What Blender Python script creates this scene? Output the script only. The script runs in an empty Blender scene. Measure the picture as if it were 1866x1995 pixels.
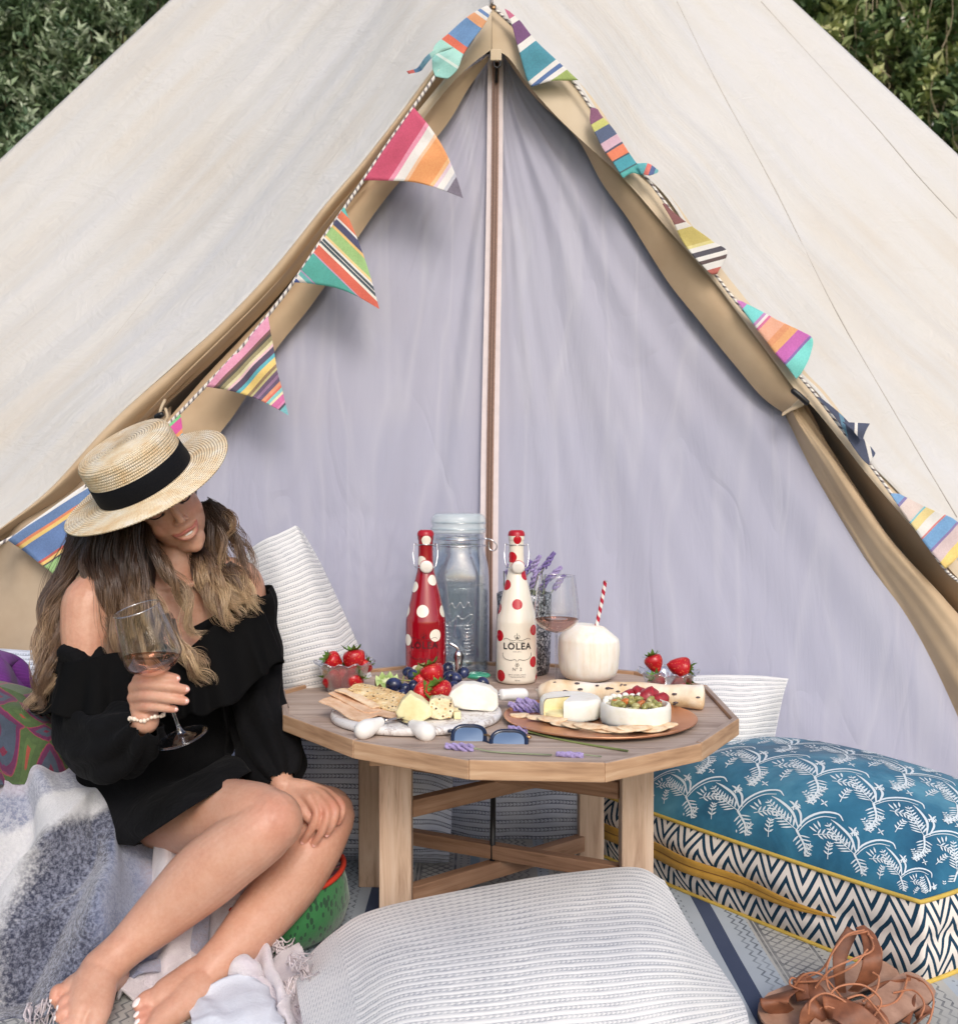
import bpy, bmesh, math, random
import numpy as np
from mathutils import Vector, Matrix, noise
R = math.radians
rnd = random.Random(7)
sc = bpy.context.scene
COL = sc.collection
# ------------------------------------------------------------ camera, light, exposure
F, W0, H0, CH = 2000.0, 1866.0, 1995.0, 0.872
TH = math.atan(32.5 / F)
cd = bpy.data.cameras.new('camera'); cam = bpy.data.objects.new('camera', cd); COL.objects.link(cam)
cam.location = (0, 0, CH); cam.rotation_euler = (math.pi / 2 - TH, 0, 0)
cd.sensor_fit = 'HORIZONTAL'; cd.sensor_width = 36; cd.lens = F / W0 * 36; cd.clip_start = .05; cd.clip_end = 500
sc.camera = cam
cd.dof.use_dof = True; cd.dof.focus_distance = 2.05; cd.dof.aperture_fstop = 6.5
wd = bpy.data.worlds.new('World'); sc.world = wd; wd.use_nodes = True
nt = wd.node_tree; bg = nt.nodes['Background']
sky = nt.nodes.new('ShaderNodeTexSky'); sky.sky_type = 'NISHITA'; sky.sun_disc = False
SUN_EL, SUN_AZ = R(37), R(166)           # azimuth clockwise from +Y: behind the camera, a little to its right
sky.sun_elevation = SUN_EL; sky.sun_rotation = SUN_AZ; sky.air_density = 1.0; sky.dust_density = 3.0; sky.ozone_density = .7
nt.links.new(sky.outputs[0], bg.inputs[0]); bg.inputs[1].default_value = .145
sd = bpy.data.lights.new('sun', 'SUN'); sd.energy = 1.1; sd.angle = R(22); sd.color = (1, .975, .95)
sun = bpy.data.objects.new('sun', sd); COL.objects.link(sun)
sv = Vector((math.sin(SUN_AZ) * math.cos(SUN_EL), math.cos(SUN_AZ) * math.cos(SUN_EL), math.sin(SUN_EL)))
sun.rotation_euler = sv.to_track_quat('Z', 'Y').to_euler(); sun.location = sv * 10
sc.view_settings.view_transform = 'Standard'; sc.view_settings.look = 'None'
sc.view_settings.exposure = .17; sc.view_settings.gamma = 1; sc.view_settings.use_curve_mapping = False
sc.render.engine = 'CYCLES'; sc.cycles.max_bounces = 10; sc.cycles.transparent_max_bounces = 24
sc.cycles.transmission_bounces = 10; sc.cycles.caustics_reflective = False; sc.cycles.use_denoising = True
sc.cycles.sample_clamp_indirect = 6

# ------------------------------------------------------------ helpers
def ray(px, py):
    a = (px - W0 / 2) / F; b = (H0 / 2 - py) / F
    return np.array([a, math.cos(TH) + b * math.sin(TH), -math.sin(TH) + b * math.cos(TH)])
def P(px, py, Y):
    d = ray(px, py); return np.array([0, 0, CH]) + d * (Y / d[1])
def G(px, py, z):
    d = ray(px, py); return np.array([0, 0, CH]) + d * ((z - CH) / d[2])
def lin(c):
    c = np.array(c[:3], float) / 255
    return tuple(np.where(c <= .04045, c / 12.92, ((c + .055) / 1.055) ** 2.4)) + (1.0,)
def V(*a): return np.array(a, float)
def nrm(v): v = np.asarray(v, float); return v / (np.linalg.norm(v) + 1e-12)

def root(name, label, cat, loc=(0, 0, 0), group=None):
    o = bpy.data.objects.new(name, None); COL.objects.link(o); o.empty_display_size = .05
    o.location = tuple(float(c) for c in loc); tag(o, label, cat, group); return o
def tag(o, label=None, cat=None, group=None, kind=None):
    if label: o['label'] = label
    if cat: o['category'] = cat
    if group: o['group'] = group
    if kind: o['kind'] = kind
    return o
def wloc(o):
    m = Matrix.Identity(4); chain = []
    while o: chain.append(o); o = o.parent
    for c in reversed(chain): m = m @ c.matrix_parent_inverse @ c.matrix_basis
    return m
def setparent(o, p):
    if p is not None:
        o.parent = p; o.matrix_parent_inverse = wloc(p).inverted()
    return o
def mesh(name, v, f, mat=None, parent=None, smooth=True, uv=None, col=None, auto=None, mi=None):
    me = bpy.data.meshes.new(name)
    v = np.asarray(v, float)
    me.from_pydata(v.tolist(), [], [tuple(int(i) for i in q) for q in f])
    if uv is not None:
        l = me.uv_layers.new(name='UVMap'); uv = np.asarray(uv, float)
        li = np.empty(len(me.loops), int); me.loops.foreach_get('vertex_index', li)
        l.data.foreach_set('uv', uv[li].ravel())
    if col is not None:
        ca = me.color_attributes.new('col', 'FLOAT_COLOR', 'POINT')
        c = np.ones((len(v), 4)); c[:, :3] = np.asarray(col, float)[:, :3]; ca.data.foreach_set('color', c.ravel())
    for m in (mat if isinstance(mat, (list, tuple)) else [mat]):
        if m: me.materials.append(m)
    if mi is not None: me.polygons.foreach_set('material_index', np.asarray(mi, int))
    me.polygons.foreach_set('use_smooth', [bool(smooth)] * len(me.polygons))
    me.update()
    o = bpy.data.objects.new(name, me); COL.objects.link(o); setparent(o, parent)
    if auto is not None:
        try: me.set_sharp_from_angle(angle=R(auto))
        except Exception: pass
    return o
def bevel(o, w=.002, seg=2):
    m = o.modifiers.new('bevel', 'BEVEL'); m.width = w; m.segments = seg; m.limit_method = 'ANGLE'; m.angle_limit = R(35); return o
def solid(o, t=.001, off=-1):
    m = o.modifiers.new('solid', 'SOLIDIFY'); m.thickness = t; m.offset = off; return o
def sub(o, l=1):
    m = o.modifiers.new('sub', 'SUBSURF'); m.levels = l; m.render_levels = l; return o
class MB:
    def __init__(s): s.v = []; s.f = []; s.uv = []; s.n = 0; s.c = []
    def add(s, v, f, uv=None, c=None):
        v = np.asarray(v, float); s.v.append(v)
        s.f += [tuple(i + s.n for i in q) for q in f]
        s.uv.append(np.zeros((len(v), 2)) if uv is None else np.asarray(uv, float))
        s.c.append(np.ones((len(v), 3)) if c is None else (np.asarray(c, float)[:, :3] if np.ndim(c) > 1 else np.tile(np.asarray(c, float)[:3], (len(v), 1))))
        s.n += len(v); return s
    def build(s, name, mat, parent=None, smooth=True, auto=None):
        return mesh(name, np.vstack(s.v), s.f, mat, parent, smooth, np.vstack(s.uv), np.vstack(s.c), auto)
def gridf(nu, nv, cu=False, cv=False):
    f = []
    for i in range(nu - (0 if cu else 1)):
        for j in range(nv - (0 if cv else 1)):
            a, b = i, (i + 1) % nu; c, d = j, (j + 1) % nv
            f.append((a * nv + c, b * nv + c, b * nv + d, a * nv + d))
    return f
def crom(pts, t):
    """Catmull-Rom through pts (n,k) at parameters t in 0..1"""
    p = np.asarray(pts, float); n = len(p); t = np.clip(np.asarray(t, float), 0, 1) * (n - 1)
    i = np.minimum(t.astype(int), n - 2); u = (t - i)[:, None]
    q = np.vstack([2 * p[0] - p[1], p, 2 * p[-1] - p[-2]])
    a, b, c, d = q[i], q[i + 1], q[i + 2], q[i + 3]
    return .5 * ((2 * b) + (c - a) * u + (2 * a - 5 * b + 4 * c - d) * u ** 2 + (3 * b - a - 3 * c + d) * u ** 3)
def patch(ctrl, nu, nv):
    """ctrl rows of (x,y,z): smooth surface, returns (nu,nv,3)"""
    c = np.array(ctrl, float); m, n, k = c.shape
    a = crom(c.reshape(m, n * k), np.linspace(0, 1, nu)).reshape(nu, n, k)
    b = crom(a.transpose(1, 0, 2).reshape(n, nu * k), np.linspace(0, 1, nv)).reshape(nv, nu, k)
    return b.transpose(1, 0, 2)
def Pc(rows):
    return [[P(*q) for q in r] for r in rows]
def vnormals(s):
    du = np.gradient(s, axis=0); dv = np.gradient(s, axis=1); n = np.cross(du, dv)
    return n / (np.linalg.norm(n, axis=2, keepdims=True) + 1e-12)
def surf(name, s, mat, parent=None, uvs=(1, 1), col=None, **k):
    nu, nv = s.shape[:2]
    U, Vv = np.meshgrid(np.linspace(0, uvs[0], nu), np.linspace(0, uvs[1], nv), indexing='ij')
    return mesh(name, s.reshape(-1, 3), gridf(nu, nv), mat, parent, True, np.stack([U.ravel(), Vv.ravel()], 1),
                None if col is None else col.reshape(-1, col.shape[-1]), **k)
def frames(path):
    p = np.asarray(path, float); n = len(p)
    t = np.gradient(p, axis=0); t /= np.linalg.norm(t, axis=1, keepdims=True) + 1e-12
    ref = V(0, 0, 1) if abs(t[0][2]) < .9 else V(0, 1, 0)
    a = nrm(ref - t[0] * ref.dot(t[0])); A = [a]
    for i in range(1, n):
        a = A[-1] - t[i] * A[-1].dot(t[i]); A.append(nrm(a))
    A = np.array(A); B = np.cross(t, A); return t, A, B
def tube(path, r, n=8, cap=True, flat=None, ref=None, m=None):
    """path (k,3), r scalar/array, flat = ratio of B radius; m resample"""
    p = np.asarray(path, float); r = np.broadcast_to(np.asarray(r, float), (len(p),)).copy() if np.ndim(r) < 2 else np.asarray(r, float)
    if m:
        t = np.linspace(0, 1, m); p2 = crom(p, t); r = crom(r.reshape(len(p), -1), t); p = p2
        if r.shape[1] == 1: r = r[:, 0]
    t, A, B = frames(p)
    if ref is not None:
        rf = np.asarray(ref, float); A = np.array([nrm(rf - tt * rf.dot(tt)) for tt in t]); B = np.cross(t, A)
    ra = r if r.ndim == 1 else r[:, 0]; rb = (ra * (flat if flat is not None else 1)) if r.ndim == 1 else r[:, 1]
    an = np.linspace(0, 2 * math.pi, n, endpoint=False)
    v = (p[:, None] + A[:, None] * (np.cos(an)[None, :, None] * ra[:, None, None]) + B[:, None] * (np.sin(an)[None, :, None] * rb[:, None, None]))
    k = len(p); f = gridf(k, n, False, True); v = v.reshape(-1, 3)
    uv = np.stack([np.repeat(np.linspace(0, 1, k), n), np.tile(np.linspace(0, 1, n), k)], 1)
    if cap:
        f = [tuple(reversed(q)) for q in f]
        f += [tuple(range(n)), tuple(range((k - 1) * n, k * n))[::-1]]
    return v, f, uv
def rtube(path, r, n=12, m=None, flat=None, ref=None, e0=1, e1=1):
    """tube with rounded ends"""
    p = np.asarray(path, float); r = np.broadcast_to(np.asarray(r, float), (len(p),)).copy()
    if m: t = np.linspace(0, 1, m); p, r = crom(p, t), crom(r[:, None], t)[:, 0]
    def endc(p0, p1, r0, e):
        d = nrm(p0 - p1) * r0 * e; return [(p0 + d * math.sin(a), r0 * max(math.cos(a), .02)) for a in (R(25), R(50), R(70), R(85), R(89.5))]
    a = endc(p[0], p[1], r[0], e0)[::-1]; b = endc(p[-1], p[-2], r[-1], e1)
    P2 = np.array([q[0] for q in a] + list(p) + [q[0] for q in b]); r2 = np.array([q[1] for q in a] + list(r) + [q[1] for q in b])
    return tube(P2, r2, n, True, flat, ref)
def lathe(prof, n=40, cap=True, c=(0, 0, 0), M=None):
    prof = np.asarray(prof, float); an = np.linspace(0, 2 * math.pi, n, endpoint=False)
    v = np.stack([prof[:, 0][:, None] * np.cos(an), prof[:, 0][:, None] * np.sin(an), np.repeat(prof[:, 1][:, None], n, 1)], 2)
    k = len(prof); f = [tuple(reversed(q)) for q in gridf(k, n, False, True)]
    v = v.reshape(-1, 3)
    if cap:
        if prof[0, 0] > 1e-5: f.append(tuple(range(n))[::-1])
        if prof[-1, 0] > 1e-5: f.append(tuple(range((k - 1) * n, k * n)))
    if M is not None: v = (np.asarray(M)[:3, :3] @ v.T).T + np.asarray(M)[:3, 3]
    uv = np.stack([np.tile(np.linspace(0, 1, n), k), np.repeat(np.linspace(0, 1, k), n)], 1)
    return v + np.asarray(c, float), f, uv
def bar(a, b, w, h, up=(0, 0, 1)):
    """box from a to b, w across, h along up"""
    a = np.asarray(a, float); b = np.asarray(b, float); t = nrm(b - a); u = nrm(np.asarray(up, float) - t * np.dot(up, t)); s = np.cross(t, u)
    v = [p + s * w / 2 * i + u * h / 2 * j for p in (a, b) for i, j in ((-1, -1), (1, -1), (1, 1), (-1, 1))]
    f = [(0, 1, 2, 3), (7, 6, 5, 4), (0, 4, 5, 1), (1, 5, 6, 2), (2, 6, 7, 3), (3, 7, 4, 0)]
    L = np.linalg.norm(b - a); uv = [(0, 0), (w, 0), (w, h), (0, h), (0, L), (w, L), (w, h + L), (0, h + L)]
    return v, f, uv
def prism(poly, z0, z1):
    n = len(poly); v = [(x, y, z0) for x, y in poly] + [(x, y, z1) for x, y in poly]
    f = [tuple(range(n))[::-1], tuple(range(n, 2 * n))] + [(i, (i + 1) % n, n + (i + 1) % n, n + i) for i in range(n)]
    return v, f, [(q[0], q[1]) for q in v]
def ico(c, r, l=2, sq=(1, 1, 1), M=None):
    bm = bmesh.new(); bmesh.ops.create_icosphere(bm, subdivisions=l, radius=1)
    v = np.array([x.co[:] for x in bm.verts]) * np.asarray(sq) * r; f = [tuple(q.index for q in x.verts) for x in bm.faces]; bm.free()
    if M is not None: v = (np.asarray(M)[:3, :3] @ v.T).T
    return v + np.asarray(c, float), f
def basis(z, x=None):
    z = nrm(z); x = V(1, 0, 0) if x is None else np.asarray(x, float)
    if abs(z.dot(nrm(x))) > .98: x = V(0, 1, 0)
    x = nrm(x - z * x.dot(z)); y = np.cross(z, x); return np.stack([x, y, z], 1)
def n3(v, s=1.0, o=0.0):
    return noise.noise(Vector((v[0] * s + o, v[1] * s + o * 1.7, v[2] * s - o)))
def nz(arr, s=1.0, o=0.0, aniso=(1, 1, 1)):
    a = np.asarray(arr, float).reshape(-1, 3) * np.asarray(aniso) * s + V(o, o * 1.7, -o)
    return np.array([noise.noise(Vector(q)) for q in a]).reshape(np.asarray(arr).shape[:-1])

# ------------------------------------------------------------ materials
class NT:
    def __init__(s, name):
        s.m = bpy.data.materials.new(name); s.m.use_nodes = True; s.t = s.m.node_tree; s.b = s.t.nodes['Principled BSDF']; s.out = s.t.nodes['Material Output']
    def n(s, typ, **k):
        x = s.t.nodes.new('ShaderNode' + typ)
        for a, b in k.items(): setattr(x, a, b)
        return x
    def l(s, a, b): s.t.links.new(a, b)
    def set(s, **k):
        for a, b in k.items():
            i = s.b.inputs[a.replace('_', ' ')]
            if hasattr(b, 'links') or isinstance(b, bpy.types.NodeSocket): s.l(b, i)
            else: i.default_value = b
    def uv(s): return s.n('TexCoord').outputs['UV']
    def obj(s): return s.n('TexCoord').outputs['Object']
    def math(s, op, a, b=None, c=None):
        x = s.n('Math', operation=op)
        for i, q in enumerate((a, b, c)):
            if q is None: continue
            if isinstance(q, bpy.types.NodeSocket): s.l(q, x.inputs[i])
            else: x.inputs[i].default_value = q
        return x.outputs[0]
    def noise(s, vec, scale=5, detail=3, rough=.5, dist=0):
        x = s.n('TexNoise'); x.inputs['Scale'].default_value = scale; x.inputs['Detail'].default_value = detail
        x.inputs['Roughness'].default_value = rough; x.inputs['Distortion'].default_value = dist
        if vec is not None: s.l(vec, x.inputs['Vector'])
        return x.outputs['Fac']
    def vor(s, vec, scale=5, feat='F1', out='Distance'):
        x = s.n('TexVoronoi', feature=feat); x.inputs['Scale'].default_value = scale; s.l(vec, x.inputs['Vector']); return x.outputs[out]
    def mapv(s, vec, sc=(1, 1, 1), loc=(0, 0, 0), rot=(0, 0, 0)):
        x = s.n('Mapping'); x.inputs['Scale'].default_value = sc; x.inputs['Location'].default_value = loc; x.inputs['Rotation'].default_value = rot
        s.l(vec, x.inputs['Vector']); return x.outputs[0]
    def ramp(s, fac, stops, interp='LINEAR'):
        x = s.n('ValToRGB'); r = x.color_ramp; r.interpolation = interp
        while len(r.elements) < len(stops): r.elements.new(.5)
        for e, (p, c) in zip(r.elements, stops): e.position = p; e.color = c if len(c) == 4 else tuple(c) + (1,)
        s.l(fac, x.inputs[0]); return x.outputs[0]
    def mix(s, fac, a, b, mode='MIX'):
        x = s.n('Mix', data_type='RGBA', blend_type=mode)
        for i, q in ((0, fac), (6, a), (7, b)):
            if isinstance(q, bpy.types.NodeSocket): s.l(q, x.inputs[i])
            else: x.inputs[i].default_value = q
        return x.outputs[2]
    def sep(s, vec):
        x = s.n('SeparateXYZ'); s.l(vec, x.inputs[0]); return x.outputs
    def bump(s, h, strength=.3, dist=.002, normal=None):
        x = s.n('Bump'); x.inputs['Strength'].default_value = strength; x.inputs['Distance'].default_value = dist; s.l(h, x.inputs['Height'])
        if normal is not None: s.l(normal, x.inputs['Normal'])
        s.l(x.outputs[0], s.b.inputs['Normal']); return x.outputs[0]
def cloth(name, c, c2=None, rough=.9, scale=12, weave=900, wb=.25, sheen=.15, wr=0, dark=.9):
    """woven cloth: colour variation, fine weave bump and soft wrinkles"""
    t = NT(name); o = t.obj(); c = lin(c); c2 = lin(c2) if c2 else tuple(q * dark for q in c[:3]) + (1,)
    n1 = t.noise(o, scale, 4, .6); col = t.ramp(n1, [(.3, c2), (.7, c)])
    w = t.noise(o, weave, 1, .5); h = w
    if wr:
        w2 = t.noise(o, wr, 4, .6, .6); h = t.math('ADD', t.math('MULTIPLY', w, .12), w2)
    t.bump(h, wb, .004 if wr else .0012)
    t.set(Base_Color=col, Roughness=rough, Sheen_Weight=sheen, Specular_IOR_Level=.2)
    return t.m
def simple(name, c, rough=.5, metal=0, var=.12, scale=20, bump=0, bscale=60, spec=.5, coat=0, raw=False, sss=0):
    t = NT(name); o = t.obj(); c = c if raw else lin(c)
    n1 = t.noise(o, scale, 4, .6)
    t.set(Base_Color=t.ramp(n1, [(.3, tuple(q * (1 - var) for q in c[:3]) + (1,)), (.7, tuple(min(1, q * (1 + var)) for q in c[:3]) + (1,))]),
          Roughness=rough, Metallic=metal, Specular_IOR_Level=spec, Coat_Weight=coat)
    if sss: t.set(Subsurface_Weight=sss, Subsurface_Radius=(.01, .004, .002), Subsurface_Scale=1.0)
    if bump: t.bump(t.noise(o, bscale, 4, .6), bump, .002)
    return t.m
def glassm(name, c=(1, 1, 1, 1), rough=0, ior=1.45):
    t = NT(name); t.set(Base_Color=c, Roughness=rough, Transmission_Weight=1.0, IOR=ior)
    # light passes through the thin wall instead of being lost with caustics off
    return t.m
# ============================================================ SETTING: ground, hill, bushes
def ground_mat():
    t = NT('ground_earth'); o = t.obj()
    n1 = t.noise(o, 3, 6, .65)
    t.set(Base_Color=t.ramp(n1, [(.3, lin((92, 84, 58))), (.55, lin((98, 108, 62))), (.75, lin((120, 118, 80)))]), Roughness=.95)
    t.bump(t.noise(o, 30, 5, .7), .6, .02); return t.m
nx, ny = 90, 90
gx = np.linspace(-60, 60, nx); gy = np.concatenate([np.linspace(-30, 7.2, 30), np.linspace(7.4, 90, 60)])
Xg, Yg = np.meshgrid(gx, gy, indexing='ij')
hz = np.clip((Yg - 7.6) / 4.2, 0, 1); hz = hz * hz * (3 - 2 * hz)
Zg = hz * 6.8 + np.clip(Yg - 10.5, 0, 99) * .35 + nz(np.stack([Xg, Yg, 0 * Xg], 2), .3, 3) * .35 * hz
gr = surf('ground', np.stack([Xg, Yg, Zg - .008], 2), ground_mat()); tag(gr, 'earth and short grass under the tent rising to a scrubby bank', kind='structure')

def leaf_mat(name, ca, cb, cc):
    t = NT(name); a = t.n('VertexColor'); a.layer_name = 'col'
    s = t.sep(a.outputs[0])
    c = t.ramp(s[0], [(0, lin(ca)), (.5, lin(cb)), (1, lin(cc))])
    t.set(Base_Color=c, Roughness=.55, Specular_IOR_Level=.35)
    try: t.set(Transmission_Weight=0.0, Subsurface_Weight=0.0)
    except Exception: pass
    return t.m
LM_GREY = leaf_mat('leaf_grey_green', (84, 108, 80), (136, 156, 120), (190, 200, 176))
LM_GREEN = leaf_mat('leaf_bramble_green', (84, 108, 70), (136, 154, 100), (200, 202, 146))
LM_DRY = leaf_mat('dry_stem', (90, 72, 56), (136, 118, 92), (172, 156, 128))
BARK = simple('bush_bark', (92, 76, 62), .9, bump=.5)
PETAL = simple('bramble_petal', (225, 222, 214), .6)

def leaves(pts, dirs, ln, wd, cols, rs, bend=.25):
    """each leaf: a folded 4-triangle blade. arrays"""
    n = len(pts); rs = np.random.RandomState(rs)
    d = dirs / (np.linalg.norm(dirs, axis=1, keepdims=True) + 1e-9)
    up = rs.normal(size=(n, 3)) * .6 + V(0, -.25, 1); s = np.cross(d, up); s /= np.linalg.norm(s, axis=1, keepdims=True) + 1e-9
    nn = np.cross(s, d)
    L = ln[:, None]; Wd = wd[:, None]
    v = np.stack([pts, pts + d * L * .45 + s * Wd * .5 + nn * Wd * .2, pts + d * L * .5 - nn * Wd * .08, pts + d * L * .45 - s * Wd * .5 + nn * Wd * .2,
                  pts + d * L - nn * L * bend * .4], 1).reshape(-1, 3)
    b = np.arange(n)[:, None] * 5
    f = np.concatenate([b + V(0, 1, 2).astype(int), b + V(0, 2, 3).astype(int), b + V(1, 4, 2).astype(int), b + V(2, 4, 3).astype(int)], 1).reshape(-1, 3)
    return v, f, np.repeat(cols, 5, 0)
def fastmesh(name, v, f, mat, parent, col, smooth=False):
    me = bpy.data.meshes.new(name); v = np.asarray(v, np.float32); f = np.asarray(f, np.int32)
    me.vertices.add(len(v)); me.vertices.foreach_set('co', v.ravel())
    k = f.shape[1]; me.loops.add(f.size); me.loops.foreach_set('vertex_index', f.ravel())
    me.polygons.add(len(f)); me.polygons.foreach_set('loop_start', np.arange(len(f)) * k); me.polygons.foreach_set('loop_total', np.full(len(f), k))
    me.polygons.foreach_set('use_smooth', [smooth] * len(f))
    ca = me.color_attributes.new('col', 'FLOAT_COLOR', 'POINT'); c = np.ones((len(v), 4), np.float32); c[:, :3] = col[:, :3]; ca.data.foreach_set('color', c.ravel())
    me.materials.append(mat); me.update(calc_edges=True); me.validate()
    o = bpy.data.objects.new(name, me); COL.objects.link(o); setparent(o, parent); return o
def bush(c, r, kind, label, seed, nclump, nleaf, lsz, grp='bushes on the bank behind the tent'):
    rs = np.random.RandomState(seed); c = np.asarray(c, float); r = np.asarray(r, float)
    o = root('grey_green_shrub' if kind == 0 else 'bramble_bush', label, 'bush', (c[0], c[1], c[2] - r[2]), grp)
    pts = []; dr = []; sz = []; br = []
    stem = MB(); base = c - V(0, 0, r[2] * .98)
    for k in range(nclump):
        u = rs.normal(size=3); u /= np.linalg.norm(u); u[1] = -abs(u[1]) if rs.rand() < .75 else u[1]
        rad = rs.uniform(.55, 1.03) * (1 + .15 * noise.noise(Vector(u * 2.3)))
        cc = c + u * r * rad
        up = nrm(u * .6 + V(0, -.35, .9) + rs.normal(size=3) * .35)
        tone = float(np.clip(rs.choice([rs.uniform(.05, .4), rs.uniform(.4, .95)]), 0, 1))
        m = max(4, int(nleaf * rs.uniform(.6, 1.4))); ax = rs.uniform(.10, .24)
        if k % 4 == 0:
            q = base + (cc - base) * .5 + rs.normal(size=3) * .06
            v, f, _ = tube([base + rs.normal(size=3) * .05, q, cc, cc + up * ax * .8], [.012, .007, .004, .002], 5, m=8); stem.add(v, f)
        s = rs.rand(m)
        p = cc + np.outer(s, up) * ax + rs.normal(size=(m, 3)) * .028
        th = rs.uniform(0, 6.28, m); a1, a2 = basis(up)[:, 0], basis(up)[:, 1]
        d = np.outer(np.cos(th), a1) + np.outer(np.sin(th), a2) + up * rs.uniform(.3, 1.4, m)[:, None]
        pts.append(p); dr.append(d); sz.append(rs.uniform(.7, 1.3, m) * lsz); br.append(np.clip(tone + rs.normal(size=m) * .16 , 0, 1))
    pts = np.vstack(pts); dr = np.vstack(dr); sz = np.concatenate(sz); br = np.concatenate(br)
    v, f, cl = leaves(pts, dr, sz, sz * (.36 if kind == 0 else .55), np.stack([br] * 3, 1), seed + 1)
    tag(fastmesh('foliage', v, f, LM_GREY if kind == 0 else LM_GREEN, o, cl), kind='stuff')
    if kind == 1:   # dry upright stalks and small white blossoms
        for k in range(170):
            u = rs.normal(size=3); u /= np.linalg.norm(u); u[1] = -abs(u[1]); p = c + u * r * rs.uniform(.8, 1.08)
            L = rs.uniform(.15, .5); e = p + V(rs.normal() * .12, rs.normal() * .08, L)
            q = (p + e) / 2 + rs.normal(size=3) * .03; v, f, _ = tube([p, q, e], [.0035, .003, .0015], 4, m=6)
            stem.add(v, f)
        pm = MB()
        for k in range(60):
            u = rs.normal(size=3); u /= np.linalg.norm(u); u[1] = -abs(u[1]); p = c + u * r * rs.uniform(.98, 1.1)
            for j in range(5):
                a = j * 1.257 + rs.rand(); v, f = ico(p + V(math.cos(a) * .012, -.006, math.sin(a) * .012), .011, 1, (1, .4, 1)); pm.add(v, f)
        tag(pm.build('blossom', PETAL, o), kind='stuff')
    tag(stem.build('stems', LM_DRY if kind else BARK, o, auto=None), kind='stuff')
    return o
for i, (x, y, z, rx, ry, rz_, lb) in enumerate([
        (-3.55, 7.6, 2.3, .95, .8, 1.3, 'grey green shrub at the far left edge of the photo, beside the lower tent slope'),
        (-2.95, 8.3, 4.0, 1.05, .8, 1.35, 'tall grey green shrub in the top left corner above the tent slope'),
        (-4.5, 8.5, 3.9, 1.2, .9, 1.7, 'broad grey green shrub, mostly past the left edge behind the tent'),
        (-1.8, 8.9, 4.0, 1.2, .8, 1.6, 'grey green shrub half hidden by the left tent slope near the top')]):
    bush((x, y, z), (rx, ry, rz_), 0, lb, 10 + i, 760, 36, .085)
for i, (x, y, z, rx, ry, rz_, lb) in enumerate([
        (3.6, 7.6, 2.4, .9, .8, 1.3, 'bramble bush with dry stalks at the right edge, low beside the tent slope'),
        (3.25, 8.3, 4.0, 1.1, .8, 1.4, 'bramble bush with small white blossoms in the top right corner'),
        (4.6, 8.6, 3.9, 1.2, .9, 1.7, 'bramble bush mostly past the right edge behind the tent'),
        (2.1, 8.9, 4.0, 1.0, .8, 1.5, 'bramble bush half hidden by the right tent slope near the top')]):
    bush((x, y, z), (rx, ry, rz_), 1, lb, 30 + i, 680, 28, .095)

# ============================================================ TENT
CANVAS = None
def canvas_mat():
    t = NT('cream_canvas'); u = t.uv(); o = t.obj()
    n1 = t.noise(t.mapv(u, (2.2, 9, 1)), 1.6, 4, .55, .3); n2 = t.noise(o, 1.3, 3, .5)
    c = t.ramp(t.math('ADD', t.math('MULTIPLY', n1, .5), t.math('MULTIPLY', n2, .5)), [(.30, lin((205, 196, 184))), (.5, lin((210, 207, 203))), (.7, lin((212, 211, 213)))])
    w = t.noise(o, 700, 1, .5); w2 = t.noise(t.mapv(u, (5, 26, 1)), 2.0, 5, .6, .8); w3 = t.noise(o, 9, 4, .6, 1.2)
    w4 = t.noise(t.mapv(o, (3, 3, 5), rot=(0, .9, 0)), 1.6, 6, .62, 1.5); h = t.math('ADD', t.math('ADD', t.math('MULTIPLY', w2, .45), t.math('MULTIPLY', w, .05)), t.math('ADD', t.math('MULTIPLY', w3, .22), t.math('MULTIPLY', t.math('ABSOLUTE', t.math('SUBTRACT', w4, .5)), 1.1)))
    t.bump(h, .3, .03); t.set(Base_Color=c, Roughness=.9, Sheen_Weight=.1, Specular_IOR_Level=.15); return t.m
CANVAS = canvas_mat()
TAN = cloth('tan_trim_canvas', (206, 182, 152), (188, 162, 132), wr=5, wb=.22, scale=5)
TANL = cloth('pale_tan_trim_canvas', (214, 198, 174), (200, 180, 152), wr=6, wb=.2, scale=5)
tent = root('bell_tent', 'large cream canvas bell tent with tan trimmed door and lilac mesh screen', 'tent', (0, 3.9, 0))
APEX = V(.0, 3.9, .872 + (965 + 548) / 2000 * 3.9); APEX[0] = (936 - 933) / 2000 * 3.9
BL = V(-3.28, 3.4, .4); BRt = V(3.305, 3.4, .4); YE = 2.62
E0 = [(958, 8), (925, 52), (862, 112), (768, 236), (700, 322), (629, 404), (532, 524), (436, 626), (339, 713), (218, 822), (100, 950), (0, 1031), (-250, 1170), (-500, 1290)]
F0 = [(958, 8), (1000, 48), (1060, 108), (1124, 165), (1216, 305), (1298, 384), (1385, 520), (1437, 584), (1552, 724), (1600, 776), (1693, 900), (1750, 960), (1866, 1092), (2040, 1260)]
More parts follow.
